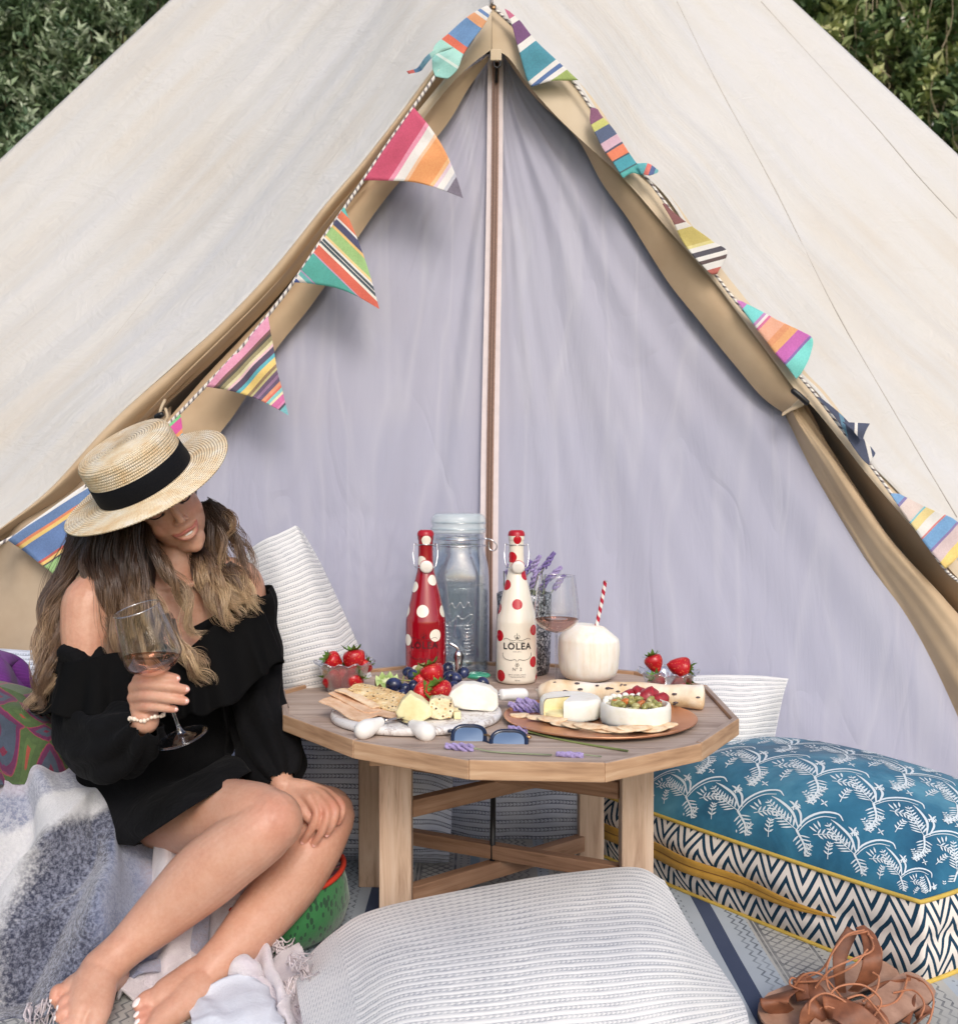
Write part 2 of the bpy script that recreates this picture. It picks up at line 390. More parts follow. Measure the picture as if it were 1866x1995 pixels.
def side(E, B, sgn):
    nu, nv = 120, 90
    e = np.array([P(x, y, YE) for x, y in E]); e[0] = P(958, 8, YE)
    e = crom(e, np.linspace(0, 1, nu)); t = np.linspace(0, 1, nu)[:, None]
    s = APEX + (B - APEX) * t ** 1.0
    v = np.linspace(0, 1, nv)[None, :, None]
    S = e[:, None] * (1 - v) + s[:, None] * v
    # gentle sag of the cloth between the door frame and the cone
    sag = np.sin(v * math.pi) * np.sin(np.clip(t[:, None] * 1.1, 0, 1) * math.pi) * .10
    S = S + sag * V(-.5 * sgn, .6, -.5)
    U = np.linspace(0, 1, nu); Vv = np.linspace(0, 1, nv)
    g = np.stack(np.meshgrid(U, Vv, indexing='ij') + [np.zeros((nu, nv))], 2)
    fold = nz(g, 1.0, 5 + sgn, (1.6, 7.5, 1)) * .030 + nz(g, 1.0, 9 + sgn, (3, 17, 1)) * .008
    fold *= np.clip(np.minimum(g[..., 1] * 6, (1 - g[..., 1]) * 8), 0, 1) * np.clip(g[..., 0] * 6, 0, 1)
    S = S + (fold[..., None]) * V(.25 * sgn, -.8, .5)
    return S
SL = side(E0, BL, -1); SR = side(F0, BRt, 1)
cl = surf('roof_panel', SL, CANVAS, tent); solid(cl, .0015); cr = surf('roof_panel', SR[:, ::-1], CANVAS, tent); solid(cr, .0015)
# back of the cone and the low wall
an = np.linspace(0, math.pi, 40); rr = 3.30
back = np.array([[APEX * (1 - t) + V(-rr * math.cos(a), 3.4 + rr * 1.1 * math.sin(a), .4) * t for t in np.linspace(0, 1, 12)] for a in an])
back[0] = [APEX * (1 - t) + BL * t for t in np.linspace(0, 1, 12)]; back[-1] = [APEX * (1 - t) + BRt * t for t in np.linspace(0, 1, 12)]
surf('back_roof', back, CANVAS, tent)
wall = np.array([[V(-rr * math.cos(a), 3.4 + rr * 1.1 * math.sin(a), z) for z in (.4, 0)] for a in an]); surf('low_wall', wall, CANVAS, tent)
for S_ in (SL, SR): surf('low_wall', np.array([[q, V(q[0], q[1], q[2] * .5), V(q[0], q[1], 0)] for q in S_[-1]]), CANVAS, tent)
from mathutils.bvhtree import BVHTree
def bvh_of(S):
    v = S.reshape(-1, 3); return BVHTree.FromPolygons([tuple(q) for q in v], gridf(S.shape[0], S.shape[1]))
bR, bL = bvh_of(SR), bvh_of(SL)
def hitp(b, px, py, off=.003):
    d = Vector(ray(px, py)).normalized(); h = b.ray_cast(Vector((0, 0, CH)), d)
    return None if h[0] is None else np.array(h[0] - d * off)
THREAD = simple('seam_thread', (168, 160, 152), .9)
def seam(b, pts, r=.0016, nm='seam'):
    q = crom(np.array(pts, float), np.linspace(0, 1, 60)); h = [hitp(b, x, y) for x, y in q]; h = [x for x in h if x is not None]
    if len(h) > 3: v, f, _ = tube(h, r, 5); mesh(nm, v, f, THREAD, tent)
seam(bR, [(1318, 2), (1396, 160), (1510, 370), (1625, 600), (1740, 800), (1864, 1008)])
seam(bR, [(1482, 2), (1566, 95), (1700, 240), (1790, 345), (1864, 425)])
seam(bL, [(700, -40), (520, 260), (330, 520), (120, 780), (-40, 960)], .0003)
# ridge seam from the door peak up to the apex
v, f, _ = tube([P(958, 8, YE - .01), APEX + V(0, -.01, 0)], .004, 6); mesh('ridge_seam', v, f, THREAD, tent)
gr_ = MB(); v, f, _ = lathe([(0, 0), (.006, .001), (.007, .003), (.006, .004), (0, .004)], 14, M=np.hstack([basis(V(0, -1, .2)), P(961, 14, YE - .02)[:, None]])); gr_.add(v, f)
gr_.build('grommet', simple('brass', (120, 96, 70), .35, 1), tent)

def ribbon(a, b, ya, yb, mat, name, nu=90, nv=10, belly=.0, parent=tent, fold=.004, uv=(1, 1)):
    A = crom(np.array([P(x, y, ya if np.ndim(ya) == 0 else ya[i]) for i, (x, y) in enumerate(a)]), np.linspace(0, 1, nu))
    B = crom(np.array([P(x, y, yb if np.ndim(yb) == 0 else yb[i]) for i, (x, y) in enumerate(b)]), np.linspace(0, 1, nu))
    v = np.linspace(0, 1, nv)[None, :, None]; S = A[:, None] * (1 - v) + B[:, None] * v
    S = S + np.sin(v * math.pi) * belly * V(0, -1, 0)
    w = nz(S, 7, 2) * fold + nz(S, 3, 4) * fold * 1.5; S[..., 1] += w
    o = surf(name, S, mat, parent, uv); return o, S
# left: rolled edge, then front placket, then inner band beside the mesh
L1 = [(958, 16), (930, 62), (880, 116), (800, 222), (718, 336), (640, 428), (548, 548), (450, 652), (352, 748), (240, 842), (110, 962), (0, 1046)]
ribbon(E0[:12], [(958, 22), (938, 70), (896, 120), (812, 226), (726, 340), (652, 430), (566, 548), (470, 652), (372, 745), (262, 842), (130, 965), (0, 1052)], YE, YE + .05, TAN, 'rolled_edge', belly=.03)
ribbon([(958, 14), (930, 66), (893, 118), (806, 226), (722, 338)], [(957, 96), (915, 128), (868, 176), (778, 290), (716, 348)], YE - .012, YE - .006, TANL, 'door_placket', belly=.008)
ribbon([(722, 330), (640, 425), (548, 540), (450, 640), (352, 735), (262, 830)], [(716, 348), (628, 452), (528, 575), (430, 676), (330, 772), (240, 862)], YE - .006, YE + .02, TAN, 'door_placket', belly=.012)
L2a = [(950, 110), (890, 150), (812, 232), (722, 345), (640, 440), (560, 560), (470, 660), (390, 745), (300, 850), (200, 980), (60, 1150)]
L2b = [(951, 118), (912, 172), (864, 250), (752, 386), (693, 470), (606, 595), (538, 680), (466, 794), (424, 850), (330, 980), (200, 1180)]
ribbon(L2a, L2b, 2.672, 2.668, TAN, 'door_band', belly=.02, fold=.006)
# dark gap filler: the roof lining seen from below, it simply recedes into the tent
ribbon([(930, 60), (800, 222), (640, 425), (450, 650), (262, 840), (0, 1050)], [(950, 100), (830, 232), (690, 420), (520, 650), (330, 850), (100, 1100)], YE + .03, 3.0, TAN, 'roof_lining')
# left low curtain, gathered and hanging in folds
def curtain(rows, mat, name, nu=90, nv=60, amp=.02, fr=6, seed=1, parent=tent, along=True):
    S = patch(Pc(rows), nu, nv); U, Vv = np.meshgrid(np.linspace(0, 1, nu), np.linspace(0, 1, nv), indexing='ij')
    ph = nz(np.stack([U * 1.5, Vv * .7, 0 * U + seed], 2), 1.0) * 2.5
    S[..., 1] += amp * np.sin(Vv * fr * 2 * math.pi + ph * 2) * (.5 + .5 * nz(np.stack([U * 2, Vv * 3, 0 * U + seed + 3], 2), 1)) + nz(np.stack([U * 3, Vv * 9, 0 * U + seed], 2), 1) * amp * .5
    return surf(name, S, mat, parent)
curtain([[(-160, 1110, 2.70), (0, 1035, 2.68), (110, 960, 2.66), (240, 850, 2.66), (330, 790, 2.68)],
         [(-200, 1200, 2.66), (-40, 1150, 2.64), (90, 1100, 2.62), (230, 1000, 2.64), (330, 930, 2.68)],
         [(-220, 1330, 2.62), (-60, 1290, 2.60), (80, 1260, 2.58), (200, 1180, 2.62), (300, 1090, 2.68)],
         [(-240, 1500, 2.60), (-80, 1480, 2.58), (80, 1460, 2.56), (200, 1420, 2.6), (310, 1400, 2.66)]], cloth('brown_tan_canvas', (186, 168, 146), (166, 146, 124), wr=6, wb=.3, scale=5), 'door_curtain', amp=.035, fr=2.2)
# right: placket, deeper band, gathered curtain with tie
ribbon([(958, 8), (1006, 44), (1068, 106), (1132, 163), (1180, 226), (1226, 303), (1308, 382), (1397, 512), (1449, 578), (1564, 718), (1614, 772), (1705, 896), (1764, 960), (1880, 1094)],
       [(958, 96), (990, 112), (1030, 166), (1075, 216), (1124, 264), (1214, 346), (1308, 454), (1383, 540), (1432, 604), (1540, 748), (1590, 800), (1688, 922), (1746, 992), (1866, 1128)], YE + .014, YE - .004, TANL, 'door_placket', belly=.004, nu=140)
ribbon([(985, 108), (1030, 150), (1124, 250), (1214, 335), (1308, 440), (1400, 552), (1497, 676), (1552, 745), (1572, 772)],
       [(984, 112), (1040, 186), (1120, 264), (1173, 354), (1226, 430), (1304, 552), (1402, 676), (1478, 766), (1530, 806)], YE + .01, 2.668, TAN, 'door_band', belly=.015, fold=.008)
curtain([[(1528, 800, 2.70), (1540, 792, 2.67), (1552, 786, 2.66), (1566, 782, 2.68)],
         [(1536, 826, 2.71), (1553, 822, 2.66), (1572, 818, 2.66), (1588, 822, 2.70)],
         [(1576, 920, 2.72), (1604, 905, 2.66), (1630, 898, 2.66), (1640, 915, 2.74)],
         [(1668, 1077, 2.72), (1700, 1060, 2.66), (1735, 1050, 2.66), (1745, 1070, 2.76)],
         [(1736, 1192, 2.72), (1790, 1180, 2.66), (1840, 1170, 2.66), (1850, 1190, 2.78)],
         [(1830, 1370, 2.72), (1900, 1360, 2.66), (1990, 1350, 2.66), (2010, 1370, 2.8)],
         [(1930, 1600, 2.72), (2010, 1600, 2.66), (2100, 1600, 2.66), (2130, 1600, 2.8)]], TAN, 'door_curtain', amp=.016, fr=1.5, seed=4)
ribbon([(1566, 765), (1600, 790), (1690, 905), (1752, 985), (1866, 1115), (2040, 1300)], [(1560, 790), (1575, 850), (1640, 990), (1720, 1120), (1830, 1280), (1950, 1560)], YE + .01, 2.95, TAN, 'roof_lining', fold=.01)
# ties and toggles
TIE = cloth('tie_tape', (206, 186, 158), scale=30); BLK = simple('black_plastic', (22, 22, 24), .4)
v, f, _ = tube([P(1526, 806, 2.64), P(1540, 797, 2.62), P(1560, 784, 2.61), P(1570, 776, 2.62)], .011, 8, flat=.3, ref=(.6, 0, .6)); mesh('curtain_tie', v, f, TIE, tent)
v, f, _ = rtube([P(1546, 762, 2.595), P(1556, 770, 2.59), P(1571, 784, 2.59)], .0075, 8); mesh('toggle', v, f, BLK, tent)
v, f, _ = tube([P(322, 778, 2.58), P(314, 795, 2.57), P(311, 812, 2.57), P(318, 822, 2.57), P(326, 812, 2.57), P(322, 795, 2.575)], .004, 6, m=24); mesh('curtain_tie', v, f, TIE, tent)
v, f, _ = rtube([P(306, 812, 2.565), P(314, 808, 2.56)], .008, 8); mesh('toggle', v, f, BLK, tent)
# peak loop and hook
v, f, _ = bar(P(966, 96, 2.585), P(966, 118, 2.585), .028, .008, (0, 1, 0)); bevel(mesh('peak_loop', v, f, TANL, tent, smooth=False), .002)
v, f, _ = tube([P(962, 118, 2.585), P(963, 128, 2.58), P(969, 131, 2.58), P(974, 126, 2.58), P(974, 118, 2.585)], .0022, 6, m=20); mesh('zip_hook', v, f, BLK, tent)
# mesh screens
def mesh_mat():
    t = NT('lilac_mesh'); u = t.uv(); o = t.obj()
    z = t.sep(o)[2]
    n1 = t.noise(t.mapv(o, (7, 1, .8)), 1.6, 5, .6, .5); n2 = t.noise(o, 1.1, 2, .5)
    c = t.ramp(t.math('ADD', t.math('MULTIPLY', n1, .35), t.math('MULTIPLY', n2, .65)), [(.3, lin((186, 186, 206))), (.55, lin((197, 197, 216))), (.75, lin((206, 207, 223)))]); wsp = t.math('ABSOLUTE', t.math('SUBTRACT', t.noise(t.mapv(o, (4.2, 1, .5), rot=(0, .16, 0)), 1.8, 2, .5, .4), .5)); c = t.mix(t.math('MULTIPLY', t.math('SUBTRACT', 1, t.math('MINIMUM', t.math('MULTIPLY', wsp, 22), 1)), .2), c, lin((232, 232, 240)))
    low = t.n('MapRange'); t.l(z, low.inputs[0]); low.inputs[1].default_value = 1.10; low.inputs[2].default_value = 1.04
    c = t.mix(t.math('MULTIPLY', low.outputs[0], .18), c, lin((184, 190, 218)))
    g = t.noise(t.mapv(o, (900, 1, 900)), 1, 1, .5)
    wv = t.noise(t.mapv(o, (3.5, 1, .8), rot=(0, .35, 0)), 2.0, 5, .6, 1.4)
    rdg = t.math('ABSOLUTE', t.math('SUBTRACT', t.noise(t.mapv(o, (2.2, 1, .7), rot=(0, -.4, 0)), 2.2, 3, .5, .8), .5)); t.bump(t.math('ADD', t.math('MULTIPLY', t.math('MINIMUM', rdg, .05), 4), t.math('ADD', t.math('MULTIPLY', wv, .8), t.math('MULTIPLY', g, .03))), .24, .03)
    t.set(Base_Color=c, Roughness=.85, Specular_IOR_Level=.2, Sheen_Weight=.15)
    tr = t.n('BsdfTransparent'); mx = t.n('MixShader'); mx.inputs[0].default_value = .20
    t.l(t.b.outputs[0], mx.inputs[1]); t.l(tr.outputs[0], mx.inputs[2]); t.l(mx.outputs[0], t.out.inputs[0]); return t.m
MESHM = mesh_mat()
def screen(edge, sgn):
    # edge: outline px pairs (outer), inner line follows the zip
    nu, nv = 130, 60
    E = crom(np.array([P(x, y, 2.70) for x, y in edge]), np.linspace(0, 1, nu))
    tz = np.linspace(0, 1, nu); zc = np.array([P(965 - 18 * t, 105 + (1640 - 105) * t, 2.715) for t in tz])
    v = np.linspace(0, 1, nv)[None, :, None]; S = zc[:, None] * (1 - v) + E[:, None] * v
    U, Vv = np.meshgrid(tz, np.linspace(0, 1, nv), indexing='ij')
    g = np.stack([U * .9, Vv * 6.5, 0 * U + sgn * 3], 2); fd = nz(g, 1.0) * .016 + nz(g * V(1.5, 2.2, 1), 1.0, 3) * .007
    fd += .004 * np.sin(Vv * 17 + 3 * nz(np.stack([U * 1.2, Vv, U * 0 + 8], 2), 1)) * U
    fd *= np.clip(Vv * 12, 0, 1) * np.clip(U * 3 + .15, 0, 1)
    S[..., 1] += fd; return surf('mesh_screen', S, MESHM, tent)
screen([(930, 105), (890, 150), (830, 225), (720, 350), (640, 470), (560, 600), (480, 720), (400, 830), (300, 980), (150, 1200), (0, 1420), (-150, 1645)], -1)
screen([(990, 105), (1030, 165), (1100, 235), (1190, 340), (1260, 450), (1350, 560), (1450, 690), (1560, 815), (1640, 930), (1750, 1070), (1880, 1260), (2120, 1645)], 1)
# zip: two pale tapes, brown coil bands
def strip(x0, x1, x2, x3, y, mat, name, dz=0):
    S = np.array([[P(x0 + (x1 - x0) * t, 112 + 1520 * t, y), P((x0 + x2) / 2 + ((x1 + x3) / 2 - (x0 + x2) / 2) * t, 112 + 1520 * t, y - dz), P(x2 + (x3 - x2) * t, 112 + 1520 * t, y)] for t in np.linspace(0, 1, 60)])
    S[..., 0] += (np.sin(np.linspace(0, 9, 60)) * .0018)[:, None]
    return surf(name, S, mat, tent)
ZT = cloth('zip_tape_pale', (232, 220, 222), scale=40); ZB = simple('zip_brown', (150, 118, 104), .6, var=.2, scale=200); ZD = simple('zip_coil', (104, 78, 68), .5, scale=300)
strip(950, 927, 980, 966, 2.692, ZT, 'zip_tape')
strip(959, 940, 972, 954, 2.687, ZB, 'zip_band', .002)
strip(962, 943, 964, 946, 2.683, ZD, 'zip_coil'); strip(967, 948, 969, 951, 2.683, ZD, 'zip_coil')
v, f, _ = bar(P(968, 122, 2.677), P(967, 160, 2.677), .007, .003, (0, 1, 0)); mesh('zip_pull', v, f, BLK, tent)

# interior: groundsheet and a lattice cushion seen faintly through the screen
o = surf('groundsheet', np.array([[V(x, y, .003) for y in np.linspace(2.8, 6.4, 8)] for x in np.linspace(-2.9, 2.9, 8)]), cloth('groundsheet_cloth', (120, 118, 126)), tent)

# ============================================================ BUNTING
def stripe_mat(name, stops):
    t = NT(name); u = t.sep(t.uv())[0]; o = t.obj()
    st = []; 
    for p, c in stops: st.append((max(0, min(1, p)), lin(c)))
    # split in two ramps when more than 30 bands are asked for
    c = t.ramp(u, st[:31], 'CONSTANT')
    w = t.noise(o, 260, 2, .6); c = t.mix(.35, c, t.ramp(w, [(.35, (.45, .45, .45, 1)), (.65, (.9, .9, .9, 1))]), 'SOFT_LIGHT')
    c = t.mix(.14, c, (.55, .53, .52, 1)); t.bump(t.math('ADD', t.noise(o, 900, 1, .5), t.math('MULTIPLY', t.noise(o, 22, 3, .5), 3)), .35, .004)
    t.set(Base_Color=c, Roughness=.85, Sheen_Weight=.1, Specular_IOR_Level=.15); return t.m
def cord_mat():
    t = NT('twisted_cord'); s = t.sep(t.uv()); a = t.math('FRACT', t.math('ADD', t.math('MULTIPLY', s[0], 26), s[1]))
    t.set(Base_Color=t.ramp(t.math('GREATER_THAN', a, .62), [(0, lin((236, 230, 222))), (1, lin((130, 120, 122)))]), Roughness=.8); return t.m
CORD = cord_mat(); HEM = simple('flag_hem', (230, 226, 222), .9)
def flag(parent, rows, Y, d0, d1, stops, label, amp=.006, seed=0, hem=True):
    """rows: px polylines across the flag; stripes run across the line d0->d1"""
    Yv = Y
    rws = [[(q[0], q[1], (q[2] if len(q) > 2 else Yv)) for q in r] for r in rows]
    m = max(len(r) for r in rws)
    def fit(r): return crom(np.array(r, float), np.linspace(0, 1, m)) if len(r) != m else np.array(r, float)
    px = patch([fit(r) for r in rws], 26, 18)
    D = np.array(d1, float) - np.array(d0, float); c = ((px[..., :2] - np.array(d0)) @ D) / D.dot(D)
    wob = nz(px * V(.02, .02, 0), 1, seed)
    S = np.array([[P(*q) for q in r] for r in px]); S[..., 1] += wob * amp * 2
    m_ = stripe_mat('flag_cloth', stops); U = np.clip(c + 0 * wob, 0.001, .999)
    o = mesh('flag', S.reshape(-1, 3), gridf(26, 18), m_, parent, True, np.stack([U.ravel(), np.tile(np.linspace(0, 1, 18), 26)], 1))
    o['label'] = label; solid(o, .0012, 0); return o
def tri(A, B, C, ab=0, ac=0, bc=0, n=9):
    """triangle rows from edge AB to tip C, with bowed sides"""
    A, B, C = (np.array(q, float) for q in (A, B, C)); rows = []
    for t in np.linspace(0, 1, n):
        a = A + (C - A) * t; b = B + (C - B) * t; w = math.sin(t * math.pi)
        pa = nrm(np.append([-(C - A)[1], (C - A)[0]], 0))[:2]; pb = nrm(np.append([-(C - B)[1], (C - B)[0]], 0))[:2]
        a = a + pa * ac * w; b = b + pb * bc * w; mid = (a + b) / 2 + (C - (A + B) / 2) / 100 * ab * (1 - t)
        rows.append([tuple(a), tuple(mid), tuple(b)])
    return rows
bl = root('bunting', 'string of striped pennants hanging along the left side of the tent door', 'bunting', P(560, 560, 2.55), 'strings of striped bunting along the tent door')
bt = root('bunting', 'string of striped pennants lying along the right side of the tent door', 'bunting', P(1430, 590, 2.55), 'strings of striped bunting along the tent door')
def cord(parent, pts, Y, r=.0042):
    q = np.array([P(x, y, Y) for x, y in pts]); L = np.sum(np.linalg.norm(np.diff(q, axis=0), axis=1))
    v, f, uv = tube(q, r, 8, m=max(20, int(L * 60))); uv[:, 0] *= L / .52; return mesh('cord', v, f, CORD, parent, uv=uv)
YB = 2.545
cord(bl, [(955, 14), (900, 66), (846, 150), (807, 206), (758, 276), (708, 350), (671, 405), (622, 474), (571, 550), (522, 614), (464, 684), (400, 752), (349, 805), (300, 850), (210, 910), (120, 985), (16, 1051), (-60, 1085)], YB + .006)
pk, wh, og, gy = (200, 52, 98), (236, 232, 228), (238, 152, 84), (112, 104, 124)
flag(bl, tri((806, 208), (708, 351), (902, 385), ac=-13, bc=-13), YB, (757, 280), (898, 372), [(0, pk), (.22, (232, 140, 170)), (.27, wh), (.38, (240, 190, 150)), (.42, og), (.66, (244, 186, 130)), (.70, (222, 196, 212)), (.74, wh), (.82, (196, 196, 208)), (.86, gy)], 'pink, white and orange pennant with grey tip', seed=1)
flag(bl, tri((671, 404), (571, 549), (739, 602), ac=-5, bc=-14), YB, (671, 405), (551, 528), [(0, (70, 180, 170)), (.05, (232, 110, 70)), (.13, wh), (.15, (44, 48, 96)), (.22, (238, 190, 110)), (.25, (152, 196, 118)), (.36, (238, 206, 140)), (.39, wh), (.41, (24, 56, 70)), (.435, wh), (.445, (24, 56, 70)), (.47, (240, 236, 222)), (.50, (222, 88, 62)), (.60, (190, 150, 190)), (.61, (56, 164, 152)), (.84, (190, 130, 190)), (.855, (90, 180, 180)), (.90, wh), (.95, (60, 90, 180))], 'green, navy, red and teal striped pennant', seed=2)
ss = [(232, 150, 184), (110, 60, 60), (60, 48, 40), (150, 140, 96), (224, 214, 170), (236, 190, 200), (60, 40, 78), (70, 170, 188), (240, 204, 110), (138, 110, 70), (200, 190, 130), (98, 68, 108), (150, 110, 150), (90, 70, 110), (236, 150, 110), (230, 100, 80), (120, 200, 200), (238, 224, 180), (214, 96, 160), (226, 130, 180), (60, 60, 80), (110, 190, 200)]
wts = [2.4, .8, .8, 1, .8, .7, 1.6, 1, 1.8, .9, .6, 1, .8, .9, .9, .6, 1, .7, 1.6, .6, .6, .8]
cs = np.cumsum([0] + wts); cs = cs / cs[-1]
flag(bl, tri((522, 615), (401, 753), (562, 809), ac=3, bc=-10), YB, (461, 684), (566, 786), [(cs[i], ss[i]) for i in range(len(ss))], 'finely striped pennant in pink, plum, yellow and turquoise', seed=3)
flag(bl, [[(948, 10), (952, 13), (958, 20)], [(912, 32), (928, 38), (944, 46)], [(872, 66), (894, 72), (918, 80)], [(845, 92), (872, 98), (902, 106)], [(842, 128), (866, 130), (892, 134)], [(848, 148), (860, 150), (872, 151)]], YB, (950, 14), (860, 150),
     [(0, wh), (.06, (90, 130, 190)), (.1, wh), (.14, (236, 160, 110)), (.24, (92, 140, 196)), (.52, (224, 96, 66)), (.62, (166, 224, 214)), (.78, (226, 244, 238)), (.81, (150, 216, 208))], 'blue and mint pennant flipped over at the tent peak', seed=4)
flag(bl, [[(884, 92, 2.53), (868, 100, 2.53)], [(852, 96, 2.52), (846, 108, 2.52)], [(828, 110, 2.53), (830, 122, 2.53)], [(812, 130, 2.55), (818, 136, 2.55)], [(792, 138, 2.56), (796, 143, 2.56)]], YB, (884, 95), (792, 141), [(0, (166, 224, 214)), (.45, (110, 170, 200)), (.7, (60, 120, 170)), (.85, (224, 96, 90))], 'curled tip of the blue and mint pennant', seed=5)
flag(bl, tri((350, 806), (318, 838), (356, 880), ac=-3), YB, (334, 822), (360, 850), [(0, (110, 205, 130)), (.12, (216, 60, 150)), (.62, (240, 150, 90)), (.8, (90, 180, 200))], 'small magenta pennant just above the hat', seed=6)
flag(bl, tri((200, 918), (15, 1052), (118, 1128), bc=0), YB, (108, 985), (162, 1068), [(0, (236, 234, 232)), (.05, (84, 122, 176)), (.22, (232, 130, 80)), (.27, (244, 204, 110)), (.34, (78, 116, 174)), (.74, (200, 80, 60)), (.79, (244, 200, 110)), (.85, (40, 50, 50)), (.88, (150, 196, 120))], 'denim blue pennant with yellow stripes left of the hat', seed=7)
cord(bt, [(962, 14), (1000, 50), (1060, 100), (1114, 156), (1153, 212), (1200, 280), (1250, 335), (1298, 398), (1345, 470), (1394, 535), (1433, 586), (1500, 664), (1555, 730), (1596, 778), (1650, 850), (1694, 905), (1737, 963), (1790, 1038), (1840, 1108), (1868, 1134), (1920, 1180)], 2.60, .0036)
YT = 2.585
flag(bt, [[(983, 18), (986, 19), (992, 22)], [(998, 52), (1007, 46), (1016, 42)], [(1012, 104), (1028, 88), (1046, 82)], [(1026, 150), (1056, 130), (1092, 124)], [(1035, 167), (1080, 158), (1126, 155)]], YT, (984, 20), (1098, 170),
     [(0, (196, 90, 130)), (.1, wh), (.16, (104, 50, 112)), (.36, wh), (.44, (44, 140, 164)), (.72, wh), (.77, (60, 100, 160)), (.82, wh), (.87, (150, 172, 84))], 'plum and teal pennant beside the tent peak', seed=8)
flag(bt, [[(1150, 211), (1156, 210), (1164, 213)], [(1150, 240), (1160, 230), (1173, 227)], [(1166, 272), (1180, 258), (1198, 254)], [(1184, 302), (1200, 290), (1220, 290)], [(1200, 326), (1220, 312), (1242, 318)], [(1214, 346), (1232, 336), (1252, 342)]], YT, (1156, 212), (1232, 344),
     [(0, (130, 70, 110)), (.16, (206, 206, 110)), (.26, (70, 90, 130)), (.42, (222, 180, 200)), (.54, (50, 60, 90)), (.57, (240, 124, 84)), (.7, (30, 70, 90)), (.72, (48, 160, 180)), (.86, (30, 80, 90)), (.88, (60, 170, 168))], 'rolled pennant banded yellow, navy, orange and teal', seed=9)
flag(bt, [[(1240, 318, 2.58), (1248, 338, 2.58)], [(1262, 318, 2.57), (1264, 342, 2.57)], [(1282, 332, 2.58), (1280, 337, 2.58)]], YT, (1240, 320), (1284, 336), [(0, (90, 190, 200)), (.4, (230, 110, 100)), (.6, (60, 90, 150)), (.8, (110, 190, 200))], 'teal and red tip of the rolled pennant', seed=10)
flag(bt, [[(1290, 396), (1296, 396), (1300, 402)], [(1304, 420), (1320, 424), (1334, 432)], [(1326, 464), (1356, 462), (1386, 468)], [(1352, 500), (1384, 496), (1416, 491)], [(1386, 534), (1392, 534), (1397, 533)]], YT, (1340, 425), (1372, 545),
     [(0, (120, 60, 60)), (.05, (228, 222, 214)), (.14, (204, 184, 96)), (.42, (228, 214, 140)), (.47, wh), (.55, (52, 48, 66)), (.63, wh), (.7, (70, 44, 46)), (.76, wh), (.86, (190, 90, 76))], 'mustard, white and black pennant on the right side', seed=11)
flag(bt, [[(1434, 585), (1440, 586), (1447, 588)], [(1452, 612), (1478, 604), (1505, 622)], [(1480, 650), (1520, 636), (1560, 644)], [(1512, 690), (1548, 672), (1584, 660)], [(1538, 722), (1560, 708), (1578, 692)], [(1552, 738), (1555, 734), (1560, 728)]], YT, (1432, 590), (1560, 712),
     [(0, (200, 110, 190)), (.1, (110, 214, 212)), (.3, (190, 130, 190)), (.33, (236, 224, 226)), (.36, (216, 96, 150)), (.39, (238, 170, 140)), (.55, (232, 150, 100)), (.62, (240, 170, 110)), (.7, (200, 90, 180)), (.84, (130, 90, 170)), (.87, (110, 214, 206))], 'turquoise, peach and magenta pennant on the right side', seed=12)
flag(bt, [[(1594, 774), (1598, 774), (1602, 776)], [(1636, 828), (1644, 824), (1654, 824)], [(1674, 888), (1686, 878), (1700, 876)], [(1692, 906), (1696, 898), (1704, 886)]], YT, (1600, 830), (1720, 800), [(0, (34, 52, 88)), (.3, (80, 130, 160)), (.36, (34, 52, 88)), (.6, wh), (.66, (40, 60, 100))], 'dark navy pennant folded on itself', seed=13)
flag(bt, [[(1640, 822, 2.57), (1694, 825, 2.57)], [(1660, 838, 2.565), (1686, 840, 2.565)], [(1676, 857, 2.57), (1680, 857, 2.57)]], YT, (1640, 830), (1700, 830), [(0, (34, 52, 88)), (.4, wh), (.5, (34, 52, 88))], 'pointed tip of the dark navy pennant', seed=14)
flag(bt, [[(1735, 962), (1742, 961), (1752, 962)], [(1762, 1006), (1786, 986), (1808, 990)], [(1790, 1044), (1824, 1022), (1860, 1012)], [(1818, 1082), (1850, 1058), (1882, 1040)], [(1838, 1108), (1850, 1098), (1866, 1084)]], YT, (1735, 965), (1862, 1090),
     [(0, (110, 160, 210)), (.12, (120, 110, 170)), (.15, (226, 206, 198)), (.34, (110, 190, 210)), (.36, (238, 214, 140)), (.46, wh), (.56, (220, 120, 120)), (.58, (104, 160, 212)), (.72, (130, 110, 170)), (.75, (214, 190, 190)), (.88, (244, 206, 110))], 'pale blue, sand and yellow pennant at the right edge', seed=15)
